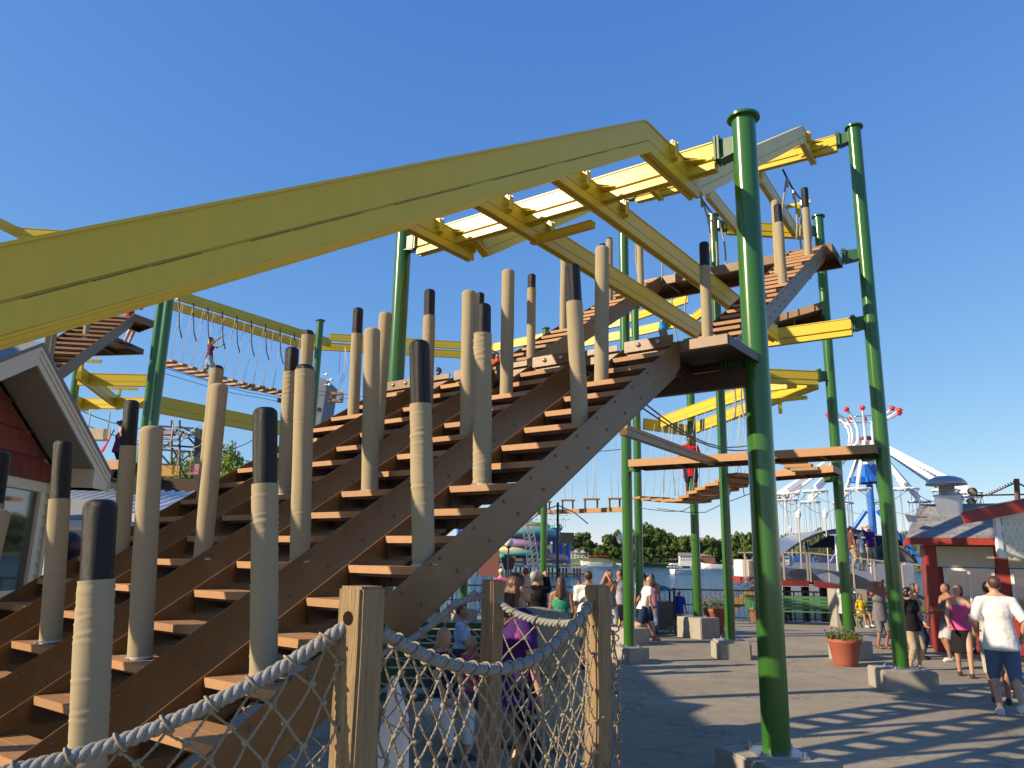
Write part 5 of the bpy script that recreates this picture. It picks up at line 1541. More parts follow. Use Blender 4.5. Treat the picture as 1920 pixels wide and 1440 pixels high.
# boulder
bm = bmesh.new(); bmesh.ops.create_icosphere(bm, subdivisions=4, radius=1)
for v in bm.verts:
    n_ = noise.fractal(v.co * 1.3, 1.0, 2.0, 4)
    v.co = V(v.co.x * .82, v.co.y * .55, max(-.3, v.co.z) * .62) * (1 + .16 * n_)
    if v.co.z > .42: v.co.z = .42 + (v.co.z - .42) * .35
me = bpy.data.meshes.new('boulder'); bm.to_mesh(me); bm.free(); me.polygons.foreach_set('use_smooth', [True] * len(me.polygons)); me.materials.append(BOULD)
o = bpy.data.objects.new('boulder', me); COL.objects.link(o); o.location = V(.40, 9.3, 1.0); o.scale = (.54, .9, 1.0)
tag(o, 'big tan boulder behind the rope net, right of the purple-shirted woman', 'boulder')
bm = bmesh.new(); bmesh.ops.create_icosphere(bm, subdivisions=3, radius=1)
for v in bm.verts: v.co = V(v.co.x * 1.1, v.co.y * .6, max(-.4, v.co.z) * .55) * (1 + .15 * noise.fractal(v.co * 1.5 + V(5, 0, 0), 1.0, 2.0, 4))
me = bpy.data.meshes.new('boulder'); bm.to_mesh(me); bm.free(); me.polygons.foreach_set('use_smooth', [True] * len(me.polygons)); me.materials.append(BOULD)
o = bpy.data.objects.new('boulder', me); COL.objects.link(o); o.location = V(.36, 9.4, .3); o.scale = (.52, .9, 1.25)
tag(o, 'lower boulder on which the big tan boulder rests', 'boulder')

# ------------------------------------------------------------------ ride platform ramp with railings
RY = 30.0
def rp(x, y, d=0): return atY(x, y, RY + d)
t = thing('ride_ramp', 'red steel ramp platform with beige rails and chain link before the swing ride', 'ramp', rp(1600, 1130))
pts = [rp(1385, 1082), rp(1515, 1090), rp(1755, 1136)]
for (x0, y0, x1, y1) in ((1466, 1093, 1516, 1094), (1526, 1094, 1758, 1138)):
    m_ = MB(); a, b = rp(x0, y0), rp(x1, y1); m_.beam(a, b, .12, .20); m_.build('girder', REDP, t)
m_ = MB(); m_.prism([rp(1462, 1088), rp(1520, 1088), rp(1762, 1130), rp(1762, 1126, 8), rp(1462, 1076, 8)], V(0, 0, -.05)); m_.build('deck', DECKU, t)
for k, (xc, w_, hh) in enumerate(((1500, 46, 20), (1590, 80, 26), (1690, 60, 14))):
    m_ = MB(); pts = []
    for i in range(11):
        f = i / 10; x = xc - w_ + 2 * w_ * f; y = 1090 + max(0, x - 1520) * .18 - 3 - hh * math.sin(PI * f)
        pts.append(rp(x, y, 1.2))
    vs = pts + [p + V(0, 3, .1) for p in pts]
    m_.add(vs, [(i, i + 1, i + 12, i + 11) for i in range(10)], True); m_.build('black_ride_cover', BLACKP, t)
rails = [(1385, 1036), (1512, 1036), (1600, 1046), (1690, 1056), (1765, 1064)]
for i in range(len(rails) - 1):
    (x0, y0), (x1, y1) = rails[i], rails[i + 1]
    m_ = MB(); m_.beam(rp(x0, y0), rp(x1, y1), .05, .05); m_.build('top_rail', BEIGEP, t)
def deck_y(x): return 1088 + max(0, x - 1518) * .175
for x in (1396, 1430, 1468, 1512, 1517, 1590, 1598, 1638, 1690, 1740):
    y = 1036 if x < 1512 else 1036 + (x - 1512) * .112
    m_ = MB(); a, b = rp(x, deck_y(x) + 4), rp(x, y); m_.beam(V(b.x, b.y, a.z), b, .05, .05, up=V(1, 0, 0)); m_.build('post', BEIGEP, t)
m_ = MB()
for sx in (1, -1):
    for i in range(92):
        x0 = 1400 + i * 4.0
        yb, ytp = deck_y(x0), (1040 if x0 < 1512 else 1040 + (x0 - 1512) * .112)
        x1 = x0 + sx * (yb - ytp)
        if 1400 < x1 < 1765:
            m_.beam(rp(x0, yb), rp(x1, (1040 if x1 < 1512 else 1040 + (x1 - 1512) * .112)), .008, .008)
m_.build('chain_link', STEEL, t)['kind'] = 'stuff'
for i in range(9):
    m_ = MB(); a = rp(1475 + i * 34, 1100, 3); m_.cyl(V(a.x, a.y, -1.5), V(a.x, a.y, a.z), .16, n=10); m_.build('pile', BLACKP, t)
m_ = MB()
for i in range(16):
    a = rp(1470 + i * 19, 1125, 1.5); m_.cyl(V(a.x, a.y, -1), V(a.x, a.y, 1.0), .03, n=5)
m_.beam(rp(1465, 1118, 1.5), rp(1760, 1126, 1.5), .07, .07); m_.build('under_rail', BLACKP, t)['kind'] = 'stuff'
m_ = MB(); m_.box(rp(1475, 1051), (.10, .01, .15)); m_.build('sign', WHITE, t)
m_ = MB(); m_.box(rp(1475, 1047) - V(0, .013, 0), (.06, .004, .03)); m_.box(rp(1475, 1055) - V(0, .013, 0), (.05, .004, .012)); m_.build('sign_print', DARK, t)
# stairs down to the left
t2 = thing('access_stairs', 'timber access stairs with metal handrails climbing to the white cabin on the ramp', 'stairs', rp(1380, 1140))
m_ = MB(); m_.beam(rp(1345, 1158, -1), rp(1430, 1098, -1), .06, .34); m_.build('stringer', mat('ochre_timber', (.40, .25, .10), .8), t2)
m_ = MB(); m_.beam(rp(1345, 1158, 0), rp(1430, 1098, 0), .06, .34); m_.build('stringer', mat('ochre_timber', (.40, .25, .10), .8), t2)
for k in range(9):
    m_ = MB(); c = rp(1350 + k * 9, 1152 - k * 6.3, -.5); m_.box(c, (.16, .5, .02)); m_.build('step', DECKU, t2)
for dy in (0, 12):
    m_ = MB(); m_.beam(rp(1352, 1120 + dy, -1), rp(1432, 1062 + dy, -1), .05, .05); m_.build('handrail', STEEL, t2)
for k in range(4):
    m_ = MB(); a = rp(1358 + k * 22, 1150 - k * 15, -1); b = rp(1358 + k * 22, 1117 - k * 15.5, -1); m_.beam(V(b.x, b.y, a.z), b, .04, .04, up=V(1, 0, 0)); m_.build('baluster', STEEL, t2)
t3 = thing('ticket_cabin', 'small white cabin with a closed door on the red ramp, behind the nearest column', 'cabin', rp(1410, 1082))
m_ = MB(); a, b = rp(1393, 1082, 1), rp(1440, 1050, 1); m_.box(((a.x + b.x) / 2, a.y + .6, (a.z + b.z) / 2), ((b.x - a.x) / 2, .6, (b.z - a.z) / 2)); m_.build('wall', WHITE, t3)
m_ = MB(); a, b = rp(1404, 1080, 1), rp(1413, 1052, 1); m_.box(((a.x + b.x) / 2, a.y - .01, (a.z + b.z) / 2), ((b.x - a.x) / 2, .02, (b.z - a.z) / 2)); m_.build('door', BEIGEP, t3)
m_ = MB(); a, b = rp(1393, 1093, .5), rp(1470, 1083, .5); m_.box(((a.x + b.x) / 2, a.y + .8, (a.z + b.z) / 2), ((b.x - a.x) / 2, 1.2, .12)); m_.build('base_girder', REDP, t3)
# arched roof building
t = thing('arched_building', 'low grey building with an arched metal roof behind the ramp', 'building', atY(1530, 1060, 50))
a, b = atY(1462, 1060, 50), atY(1720, 1060, 50)
m_ = MB(); n = 20; pts = []
for i in range(n + 1):
    f = i / n; pts.append(V(a.x + (b.x - a.x) * f, a.y, a.z + .35 + 2.0 * math.sin(PI * f) ** .8))
for s_ in (0,):
    vs = pts + [p + V(0, 6, 0) for p in pts]; m_.add(vs, [(i, i + 1, n + 2 + i, n + 1 + i) for i in range(n)], True)
m_.build('roof', STEEL, t)
m_ = MB(); m_.tube(pts, .07, 6); m_.build('roof_rim', DARK, t)
m_ = MB(); m_.box(((a.x + b.x) / 2, a.y + 3, a.z / 2 - .2), ((b.x - a.x) / 2 * .96, 2.8, a.z / 2 + .4)); m_.build('wall', mat('grey_cladding', (.30, .31, .35), .7, noise_s=3, var=.2), t)

# ------------------------------------------------------------------ swing ride
SD = 60.0
sc = atY(1643, 1060, SD)
t = thing('swing_ride', 'tall white and blue chair swing ride with horn-shaped arms tipped by red bulbs', 'ride', V(sc.x, sc.y, 0))
zc = atY(1648, 832, SD).z; ze = atY(1648, 932, SD).z
cx, cy = sc.x, sc.y
m_ = MB(); m_.cyl((cx, cy, 1.0), (cx, cy, zc - 2.4), .27, .24, n=14)
m_.build('mast', BLUEP, t)
m_ = MB()
for i in range(4):
    th = PI / 4 + i * PI / 2 + .3
    m_.cyl((cx + 4.6 * math.cos(th), cy + 4.6 * math.sin(th), .3), (cx + .4 * math.cos(th), cy + .4 * math.sin(th), 6.2), .17, n=8)
    m_.cyl((cx + 2.4 * math.cos(th), cy + 2.4 * math.sin(th), 3.3), (cx, cy, 1.2), .10, n=8)
m_.build('stay', BLUEP, t)
m_ = MB(); m_.box((cx, cy, zc - 2.9), (1.35, .5, .22)); m_.box((cx, cy, zc - 2.9), (.5, 1.35, .22)); m_.box((cx, cy, zc - 2.2), (.5, .5, .5)); m_.build('crosshead', BLUEP, t)
m_ = MB(); m_.cyl((cx, cy, zc - 1.9), (cx, cy, zc - .3), .5, .62, n=18); m_.cyl((cx, cy, zc - .3), (cx, cy, zc + .12), .95, 1.0, n=24); m_.build('hub', WHITES, t)
m_ = MB(); m_.box((cx, cy - .4, zc + .15), (.45, .5, .3)); m_.build('hub_box', REDP, t)
NA = 14
R0, R1 = .9, 6.8
am = MB(); am.beam(V(R0, 0, 0), V(R1, 0, ze - zc + .3), .20, .32); am.cyl(V(R1 - 1.2, 0, (ze - zc) * .82), V(R1 + .1, 0, ze - zc - .1), .10, n=8); arm_me = am.mesh('arm', WHITES)
for k in range(22):
    f = (k + .5) / 22
ab = MB()
for k in range(26):
    f = (k + .5) / 26; q = V(R0, 0, 0).lerp(V(R1, 0, ze - zc + .3), f); ab.ball(q + V(0, .0, -.22), .06, 5, 3)
bulb_me = ab.mesh('arm_lamps', WHITE)
hn = MB(); pts = [V(1.25, 0, 0), V(1.15, 0, .6), V(1.25, 0, 1.25), V(1.65, 0, 1.85), V(2.55, 0, 2.35)]; hn.tube(pts, [.11, .10, .10, .09, .07], 8); horn_me = hn.mesh('horn', WHITES)
rb = MB(); rb.ball((2.62, 0, 2.4), .20, 12, 8)
for k in range(18):
    d = V(random.gauss(0, 1), random.gauss(0, 1), random.gauss(0, 1)).normalized(); rb.cyl(V(2.62, 0, 2.4) + d * .2, V(2.62, 0, 2.4) + d * .30, .03, .01, n=4)
rb_me = rb.mesh('red_bulb', REDB)
hg = MB(); n = 22; pts = [V(R1 + .85 * math.cos(2 * PI * k / n), .85 * math.sin(2 * PI * k / n), ze - zc) for k in range(n + 1)]; hg.tube(pts, .07, 5); hg.box((R1, 0, ze - zc + .05), (.85, .05, .06)); hg.box((R1, 0, ze - zc + .05), (.05, .85, .06)); hg_me = hg.mesh('hanger_ring', WHITES)
ch = MB(); st = MB()
for k in range(4):
    th = PI / 4 + k * PI / 2
    q = V(R1 + .8 * math.cos(th), .8 * math.sin(th), ze - zc)
    s2 = V(R1 + .9 * math.cos(th), .9 * math.sin(th), 0) + V(0, 0, 2.2 - zc)
    for e in ((-.22, 0), (.22, 0), (0, .2)): ch.cyl(q, s2 + V(e[0], e[1], .25), .011, n=3, smooth=False)
    ch.cyl(q + UP * .02, q - UP * .35, .03, n=5)
    st.box(s2, (.24, .2, .03)); st.box(s2 + V(0, .2, .22), (.24, .03, .2))
ch_me = ch.mesh('swing_chains', STEEL); st_me = st.mesh('swing_seats', BLUEP)
sw = MB(); pts = []
th1 = 2 * PI / NA
for k in range(9):
    f = k / 8; a0_ = V(R1 + .85, 0, ze - zc); b0_ = V((R1 + .85) * math.cos(th1), (R1 + .85) * math.sin(th1), ze - zc); pts.append(a0_.lerp(b0_, f) - UP * (.9 * math.sin(PI * f)))
sw.tube(pts, .02, 4); sw_me = sw.mesh('garland_cable', DARK)
for i in range(NA):
    rz = 2 * PI * i / NA + .12
    arm = link_mesh('arm', arm_me, t, (0, 0, zc), rz)
    link_mesh('arm_lamps', bulb_me, arm)['kind'] = 'stuff'; link_mesh('hanger_ring', hg_me, arm)
    link_mesh('swing_chains', ch_me, arm)['kind'] = 'stuff'; link_mesh('swing_seats', st_me, arm)['kind'] = 'stuff'; link_mesh('garland_cable', sw_me, arm)
    hr = link_mesh('horn', horn_me, t, (0, 0, zc), rz + .1); link_mesh('red_bulb', rb_me, hr)
m_ = MB(); pts = [V(cx + 1.55 * math.cos(2 * PI * k / 30), cy + 1.55 * math.sin(2 * PI * k / 30), zc + 1.95) for k in range(31)]; m_.tube(pts, .05, 5)
m_.build('horn_ring', STEEL, t)
t = thing('sun_canopy', 'dark blue canopy with a white front sign over the ride queue', 'canopy', atY(1620, 1062, 34))
m_ = MB(); a, b = atY(1556, 1003, 34), atY(1672, 1003, 34); c = atY(1600, 1015, 34)
m_.add([a, b, b + V(.8, 3.2, -.5), a + V(.2, 3.2, -.5), a + V(.3, 0, -.12), b + V(.9, .3, -.5)], [(0, 1, 2, 3), (0, 4, 5, 1)]); m_.build('awning', mat('navy_awning', (.015, .025, .09), .8), t)
m_ = MB(); m_.beam(a, b, .06, .06); m_.build('front_pole', WHITES, t)
for x in (1566, 1628, 1668):
    m_ = MB(); q = atY(x, 1003, 34); m_.cyl(V(q.x, q.y, atY(x, 1075, 34).z), q, .04, n=6); m_.build('post', WHITES, t)
m_ = MB(); m_.box(atY(1626, 1004, 33.9), (.27, .02, .13)); m_.build('sign_board', WHITE, t)
m_ = MB()
for k in range(6): m_.box(atY(1617 + k * 3.6, 1003.5, 33.87), (.026, .004, .035))
m_.build('sign_lettering', DARK, t)['kind'] = 'stuff'

# ------------------------------------------------------------------ red kiosk at the right
KB = V(10.56, 19.85, 0)
KX = V(.90, -.43, 0).normalized(); KY = V(.43, .90, 0).normalized()
def K(x, y, z): return KB + KX * x + KY * y + UP * z
t = thing('ticket_kiosk', 'red wooden kiosk with grey shingle roof, two white-framed windows and a roof vent', 'kiosk', KB)
m_ = MB()
def kbox(m_, x0, x1, y0, y1, z0, z1): m_.box(K((x0 + x1) / 2, (y0 + y1) / 2, (z0 + z1) / 2), ((x1 - x0) / 2, (y1 - y0) / 2, (z1 - z0) / 2), KX, KY, UP)
kbox(m_, .02, 4.8, .05, 3.4, 0, 2.6); m_.build('wall', REDP, t)
for (x0, x1) in ((0, .26), (1.5, 1.78), (3.1, 3.35)):
    m_ = MB(); kbox(m_, x0, x1, -.02, .06, 0, 2.6); m_.build('corner_board', REDP, t)
m_ = MB(); kbox(m_, .26, 1.5, -.005, .05, 2.05, 2.55); m_.build('tan_panel', CREAM, t)
m_ = MB(); kbox(m_, 1.78, 3.1, -.005, .05, 2.05, 2.55); m_.build('tan_panel', CREAM, t)
for (x0, x1) in ((.42, 1.42), (1.84, 2.9)):
    w = MB(); kbox(w, x0, x1, -.01, .04, .92, 1.98); fr = w.build('window', GLASS, t)
    for a in ((x0 - .05, x0 + .02, .86, 2.03), (x1 - .02, x1 + .05, .86, 2.03), ((x0 + x1) / 2 - .03, (x0 + x1) / 2 + .03, .9, 2.0), (x0, x1, 1.96, 2.03), (x0, x1, .86, .92)):
        m_ = MB(); kbox(m_, a[0], a[1], -.05, -.012, a[2], a[3]); o = m_.build('frame', WHITE, None); o.location -= fr.location if fr.parent is None else Vector((0, 0, 0)); o.parent = fr; o.location = o.location - ORG[t.name]
rnd = random.Random(2)
shm = MB(); shm.box((0, 0, 0), (.115, .012, .085)); sh_me = shm.mesh('wall_shingle', REDP)
for j in range(5):
    for i in range(20):
        x = .30 + i * .238 + (.119 if j % 2 else 0)
        o = link_mesh('wall_shingle', sh_me, t, K(x, -.018 - .003 * rnd.random(), .12 + j * .165) - ORG[t.name], math.atan2(KX.y, KX.x))
# roof: front slope with courses of shingles, hipped at the left
ez, rz_ = 2.74, 3.70
ov = .38
A_, B_ = K(-ov, -ov, ez), K(5.4, -ov, ez)
C_, D_ = K(5.4, 1.5, rz_), K(.05, 1.5, rz_)
m_ = MB(); m_.prism([A_, B_, C_, D_], V(0, 0, -.05)); m_.prism([A_, D_, K(.05, 1.7, rz_), K(-ov, 3.8, ez)], V(0, 0, -.05)); m_.build('roof', GSH, t)
rows = 13
so = MB()
sl = (D_ - A_); slope_dir = (K(0, 1.5, rz_) - K(0, -ov, ez)).normalized(); nrm_ = KX.cross(slope_dir).normalized()
smesh = MB(); smesh.box(nrm_ * .006, (.145, .085, .006), KX, slope_dir, nrm_); s_me = smesh.mesh('roof_shingle', GSH)
Ls = (K(0, 1.5, rz_) - K(0, -ov, ez)).length
for j in range(rows):
    f = (j + .5) / rows
    left = A_.lerp(D_, f); 
    n = int((5.3 - .45 * f) / .3)
    for i in range(min(n, 17)):
        q = left + KX * (.16 + i * .30 + (.12 if j % 2 else 0)) + nrm_ * (.002 + .003 * rnd.random())
        link_mesh('roof_shingle', s_me, t, q - ORG[t.name])
m_ = MB(); m_.beam(A_ - UP * .07, B_ - UP * .07, .03, .17); m_.build('fascia', REDP, t)
m_ = MB(); m_.beam(A_ - UP * .07, K(-ov, 3.8, ez - .07), .03, .17); m_.build('fascia', REDP, t)
m_ = MB(); m_.prism([A_ - UP * .15, B_ - UP * .15, K(5.4, .0, ez - .15), K(-ov, .0, ez - .15)], V(0, 0, .02)); m_.build('soffit', CREAM, t)
# roof vent
vc = K(.72, 1.15, 3.45)
v_ = MB(); v_.box(vc + UP * .10, (.30, .30, .35), KX, KY, UP); vt = v_.build('vent_base', STEEL, t)
v_ = MB(); v_.lathe([(.19, .45), (.19, .72), (.50, .74), (.49, .80), (.40, .90), (.22, .97), (.01, .99)], vc, 24); v_.lathe([(.34, .44), (.34, .47), (.20, .5)], vc, 24); v_.build('vent_cap', STEEL, t)
# floodlights on the roof
t = thing('floodlight_rail', 'pair of round floodlights on a rail above the kiosk roof', 'floodlights', K(2.2, 1.4, 3.75))
for (x, y, r) in ((1824, 922, .115), (1822, 941, .11)):
    m_ = MB(); p = atY(x, y, 21.0); m_.cyl(p, p + V(.05, .22, .04), r, r * .6, n=16); m_.build('lamp_housing', DARK, t)
    m_ = MB(); m_.cyl(p - V(0, .012, 0), p, r * .86, n=16); m_.build('lamp_glass', mat('amber_lamp_glass', (.45, .30, .10), .3), t)
m_ = MB(); m_.beam(atY(1828, 929, 21.1), atY(1925, 927, 21.1), .04, .04); m_.build('rail', DARK, t)
m_ = MB(); m_.beam(atY(1850, 930, 21), atY(1906, 904, 21), .035, .035); m_.beam(atY(1906, 904, 21), atY(1935, 920, 21), .035, .035); m_.cyl(atY(1908, 940, 21), atY(1906, 898, 21), .07, n=8)
for k in range(12): p = atY(1850, 930, 21).lerp(atY(1906, 904, 21), k / 11); m_.ball(p + UP * .05, .025, 5, 3)
m_.build('light_arm', RUST, t)
t = thing('wall_floodlight', 'small square floodlight on a short arm left of the kiosk roof', 'floodlight', K(-.6, .2, 2.9))
m_ = MB(); p = atY(1712, 971, 19.7); m_.prism([p + V(-.13, 0, .09), p + V(.04, 0, .06), p + V(.10, 0, -.08), p + V(-.05, 0, -.10)], V(0, .16, 0)); m_.build('housing', STEEL, t)
m_ = MB(); m_.cyl(p + V(.02, .08, .02), p + V(.42, .1, .03), .014, n=6); m_.build('arm', REDP, t)
# scalloped booth in front at the right edge
t = thing('game_booth', 'cream scalloped booth gable with red fascia entering at the right edge', 'booth', atY(1880, 1040, 16))
QY = 15.6
a, b = atY(1806, 972, QY), atY(1990, 935, QY)
m_ = MB(); m_.beam(a, b, .06, .22); m_.build('fascia', REDP, t)
m_ = MB(); q = a + UP * .13; r_ = b + UP * .13; m_.prism([q, r_, r_ + V(1.5, 2.4, -.1), q + V(1.5, 2.4, -.1)], V(0, 0, .03)); m_.build('roof', GSH, t)
rnd = random.Random(3)
w0 = atY(1866, 972, QY + .1)
z0 = atY(1866, 1046, QY + .1).z
m_ = MB(); m_.box((w0.x + 1.2, QY + .16, (z0 + w0.z) / 2 + .12), (1.2, .04, (w0.z - z0) / 2 + .06)); m_.build('panel', WHITE, t)
m_ = MB(); m_.box((w0.x + .03, QY + .10, (z0 + w0.z) / 2 + .05), (.05, .03, (w0.z - z0) / 2 + .05)); m_.build('corner_trim', WHITE, t)
sm2 = MB(); n = 8
prof = [V(-.06, 0, .09), V(.06, 0, .09)] + [V(.06 * math.cos(-PI * k / n), 0, .06 * math.sin(-PI * k / n)) for k in range(n + 1)]
sm2.prism(prof, V(0, .012, 0)); sm_me = sm2.mesh('scallop', mat('cream_scallop', (.66, .60, .45), .7, noise_s=10, object_rand=.06))
for j in range(7):
    for i in range(19):
        p = V(w0.x + .12 + i * .122 + (.061 if j % 2 else 0), QY + .10 - .004 * (j % 2) - .001 * j, z0 + .05 + j * .13)
        if p.z < w0.z + .02: link_mesh('scallop', sm_me, t, p - ORG[t.name])
for x in (2.2, 3.4):
    m_ = MB(); m_.box((w0.x + x, QY + .5, 1.1), (.08, .08, 1.1)); m_.build('post', REDP, t)

# ------------------------------------------------------------------ gabled booth at the left
GA = V(-5.74, 9.0, 4.46); GW = V(-.12, .993, 0).normalized(); GN = V(.993, .12, 0).normalized(); GS = .495; GOV = .55
def gw(s, n, z): return V(GA.x, GA.y, 0) + GW * s + GN * n + UP * z
def onwall(x, y, n=-GOV):
    d = ray(x, y); q = V(GA.x, GA.y, 0) + GN * n
    tt = (q - EYE).dot(GN) / d.dot(GN); p = EYE + d * tt
    return (p - q).dot(GW), p.z
t = thing('gabled_booth', 'cream-trimmed booth with red shingle gable and a window, at the left edge', 'building', V(-8, 9, 0))
s1, z1 = onwall(92, 911)
s_end = s1
s_beg = -2.15
m_ = MB(); c = gw((s_beg + s_end) / 2, -GOV - 1.8, 1.5); m_.box(c, ((s_end - s_beg) / 2, 1.8, 1.5), GW, GN, UP)
apz = GA.z - .30
m_.prism([gw(s_beg, -GOV, 3.0), gw(s_end, -GOV, 3.0), gw(s_end, -GOV, apz - GS * abs(s_end)), gw(0, -GOV, apz), gw(s_beg, -GOV, apz - GS * abs(s_beg))], -GN * 3.6)
m_.build('wall', CREAM, t)
# red shingles of the gable
rnd = random.Random(5)
zrow0 = 2.96
for j in range(6):
    z0 = zrow0 + j * .30
    s = s_beg + (.14 if j % 2 else 0)
    while s < s_end:
        w = .27
        a, b = s + .004, s + w - .004
        lim = lambda q: apz - GS * abs(q) - .02
        za, zb = min(z0 + .31, lim(a)), min(z0 + .31, lim(b))
        if za > z0 + .03 or zb > z0 + .03:
            za, zb = max(za, z0 + .005), max(zb, z0 + .005)
            m_ = MB(); off = .022 + rnd.uniform(0, .006)
            poly = [gw(a, -GOV + .012 + off, z0), gw(b, -GOV + .012 + off, z0), gw(b, -GOV + .012, zb), gw(a, -GOV + .012, za)]
            m_.prism(poly, -GN * .012); m_.build('shingle', REDSH, t)
        s += w
# trim band, lap siding, window
m_ = MB(); m_.box(gw((s_beg + s_end) / 2, -GOV + .02, 2.87), ((s_end - s_beg) / 2, .02, .075), GW, GN, UP); m_.build('trim_band', CREAM, t)
sw1, zt_ = onwall(66, 922); sw0 = sw1 - 1.5; zb_ = onwall(32, 1105)[1]
for j in range(17):
    z = .1 + j * .16
    if z > 2.75: break
    segs = [(s_beg, s_end)] if z > zt_ or z < zb_ - .1 else [(s_beg, sw0 - .12), (sw1 + .12, s_end)]
    for a, b in segs:
        m_ = MB(); m_.prism([gw(a, -GOV + .006, z), gw(a, -GOV + .030, z), gw(a, -GOV + .008, z + .16)], GW * (b - a)); m_.build('lap_board', CREAM, t)
m_ = MB(); m_.box(gw(s_end + .02, -GOV - .02, 1.45), (.05, .07, 1.42), GW, GN, UP); m_.build('corner_trim', CREAM, t)
m_ = MB(); m_.box(gw((sw0 + sw1) / 2, -GOV + .02, (zt_ + zb_) / 2), ((sw1 - sw0) / 2, .012, (zt_ - zb_) / 2), GW, GN, UP); wn_ = m_.build('window', GLASS, t)
for a in (((sw0 + sw1) / 2, zt_ + .06, (sw1 - sw0) / 2 + .13, .06), ((sw0 + sw1) / 2, zb_ - .06, (sw1 - sw0) / 2 + .13, .06), (sw0 - .06, (zt_ + zb_) / 2, .06, (zt_ - zb_) / 2), (sw1 + .06, (zt_ + zb_) / 2, .06, (zt_ - zb_) / 2)):
    m_ = MB(); m_.box(gw(a[0], -GOV + .045, a[1]), (a[2], .035, a[3]), GW, GN, UP); m_.build('window_frame', FASC, t)
# roof slabs, soffit boards, rake fascia
for sg in (-1, 1):
    se = 2.62 * sg
    top = lambda s: GA.z - GS * abs(s)
    m_ = MB()
    m_.prism([gw(0, .03, top(0) + .045), gw(se, .03, top(se) + .045), gw(se, -5, top(se) + .045), gw(0, -5, top(0) + .045)], V(0, 0, -.05)); m_.build('roof', GSH, t)
    # fascia in three stepped boards
    for k, (dz0, dz1, dn) in enumerate(((0, -.07, .02), (-.07, -.14, .010), (-.14, -.245, .0))):
        m_ = MB(); m_.prism([gw(0, dn, top(0) + dz0), gw(se, dn, top(se) + dz0), gw(se, dn, top(se) + dz1), gw(0, dn, top(0) + dz1)], -GN * .03); m_.build('fascia_board', FASC, t)
    n = 18
    for k in range(n):
        a, b = se * k / n, se * (k + 1) / n - .012 * sg
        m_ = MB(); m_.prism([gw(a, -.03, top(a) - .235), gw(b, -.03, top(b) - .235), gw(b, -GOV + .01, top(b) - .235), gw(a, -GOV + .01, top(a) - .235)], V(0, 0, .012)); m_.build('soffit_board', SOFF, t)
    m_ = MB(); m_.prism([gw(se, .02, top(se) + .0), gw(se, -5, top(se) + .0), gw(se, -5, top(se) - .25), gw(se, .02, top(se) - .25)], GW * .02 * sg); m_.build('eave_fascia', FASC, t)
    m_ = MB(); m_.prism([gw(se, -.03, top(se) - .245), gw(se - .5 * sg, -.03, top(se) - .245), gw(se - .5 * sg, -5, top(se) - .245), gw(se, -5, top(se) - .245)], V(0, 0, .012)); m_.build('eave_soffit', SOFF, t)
    m_ = MB(); m_.prism([gw(se, .0, top(se) - .245), gw(se - .55 * sg, .0, top(se) - .245), gw(se - .55 * sg, .0, top(se - .55 * sg) - .25)], -GN * .5); m_.build('eave_return', FASC, t)

# the larger hall left of the frame whose roof line shades the middle of the plaza
t = thing('park_hall', 'long cream hall with a low grey roof beyond the left edge, behind the gabled booth', 'building', V(-11, 8.5, 0))
m_ = MB(); m_.box((-11.4, 8.2, 2.75), (2.2, 3.9, 2.75)); m_.build('wall', CREAM, t)
m_ = MB(); m_.prism([V(-8.9, 4.0, 5.45), V(-14, 4.0, 5.45), V(-14, 4.0, 6.0), V(-9.6, 4.0, 6.3), V(-8.9, 4.0, 5.75)], V(0, 8.4, 0)); m_.build('roof', GSH, t)
for k in range(4):
    w_ = MB(); w_.box((-9.17, 5.2 + k * 2.0, 1.9), (.02, .55, .65)); w_.build('window', GLASS, t)

# ------------------------------------------------------------------ metal roofed shop and dark sheds behind the stairs
METR = mat('white_metal_roof', (.62, .66, .72), .3, metal=.35, noise_s=2, var=.06)
t = thing('metal_roof_shop', 'low white building with a ribbed white metal roof seen between the padded posts', 'building', V(-9, 17, 0))
a, b = atY(118, 918, 19.5), atY(420, 924, 19.5); c_, d_ = atY(100, 968, 16.0), atY(430, 1004, 16.0)
zt_m, zb_m = a.z, 2.75
m_ = MB(); r0, r1, r2, r3 = V(a.x - 1, 19.5, zt_m), V(b.x, 19.5, zt_m), V(b.x, 16, zb_m), V(a.x - 1, 16, zb_m)
m_.prism([r0, r1, r2, r3], V(0, 0, -.04)); m_.build('roof', METR, t)
n = 20
for k in range(n):
    f = k / n; m_ = MB(); m_.beam(r0.lerp(r1, f) + UP * .02, r3.lerp(r2, f) + UP * .02, .03, .05); m_.build('roof_rib', METR, t)
m_ = MB(); m_.box(((r2.x + r3.x) / 2, 18, 1.3), ((r2.x - r3.x) / 2 - .2, 1.7, 1.3)); m_.build('wall', WHITE, t)
m_ = MB(); m_.beam(r3 - UP * .05, r2 - UP * .05, .03, .16); m_.build('gutter', WHITE, t)
t = thing('shingle_annex', 'small grey shingle roof with white fascia below the metal roof, behind the tall posts', 'building', V(-8, 14.5, 0))
e = atY(160, 945, 15.5)
m_ = MB(); m_.prism([V(e.x - 2, 14.2, 2.55), V(e.x + 1.6, 14.2, 2.55), V(e.x + .4, 15.6, 3.0), V(e.x - 2, 15.6, 3.0)], V(0, 0, .05)); m_.build('roof', GSH, t)
m_ = MB(); m_.beam(V(e.x - 2, 14.2, 2.50), V(e.x + 1.6, 14.2, 2.50), .03, .14); m_.build('fascia', WHITE, t)
m_ = MB(); m_.box((e.x - .2, 15.0, 1.2), (1.6, .6, 1.2)); m_.build('wall', WHITE, t)
t = thing('dark_shed', 'long dark shed roof under the brown ledge, above the metal roof', 'building', V(-10, 21, 0))
a, b = atY(110, 878, 21), atY(262, 884, 21)
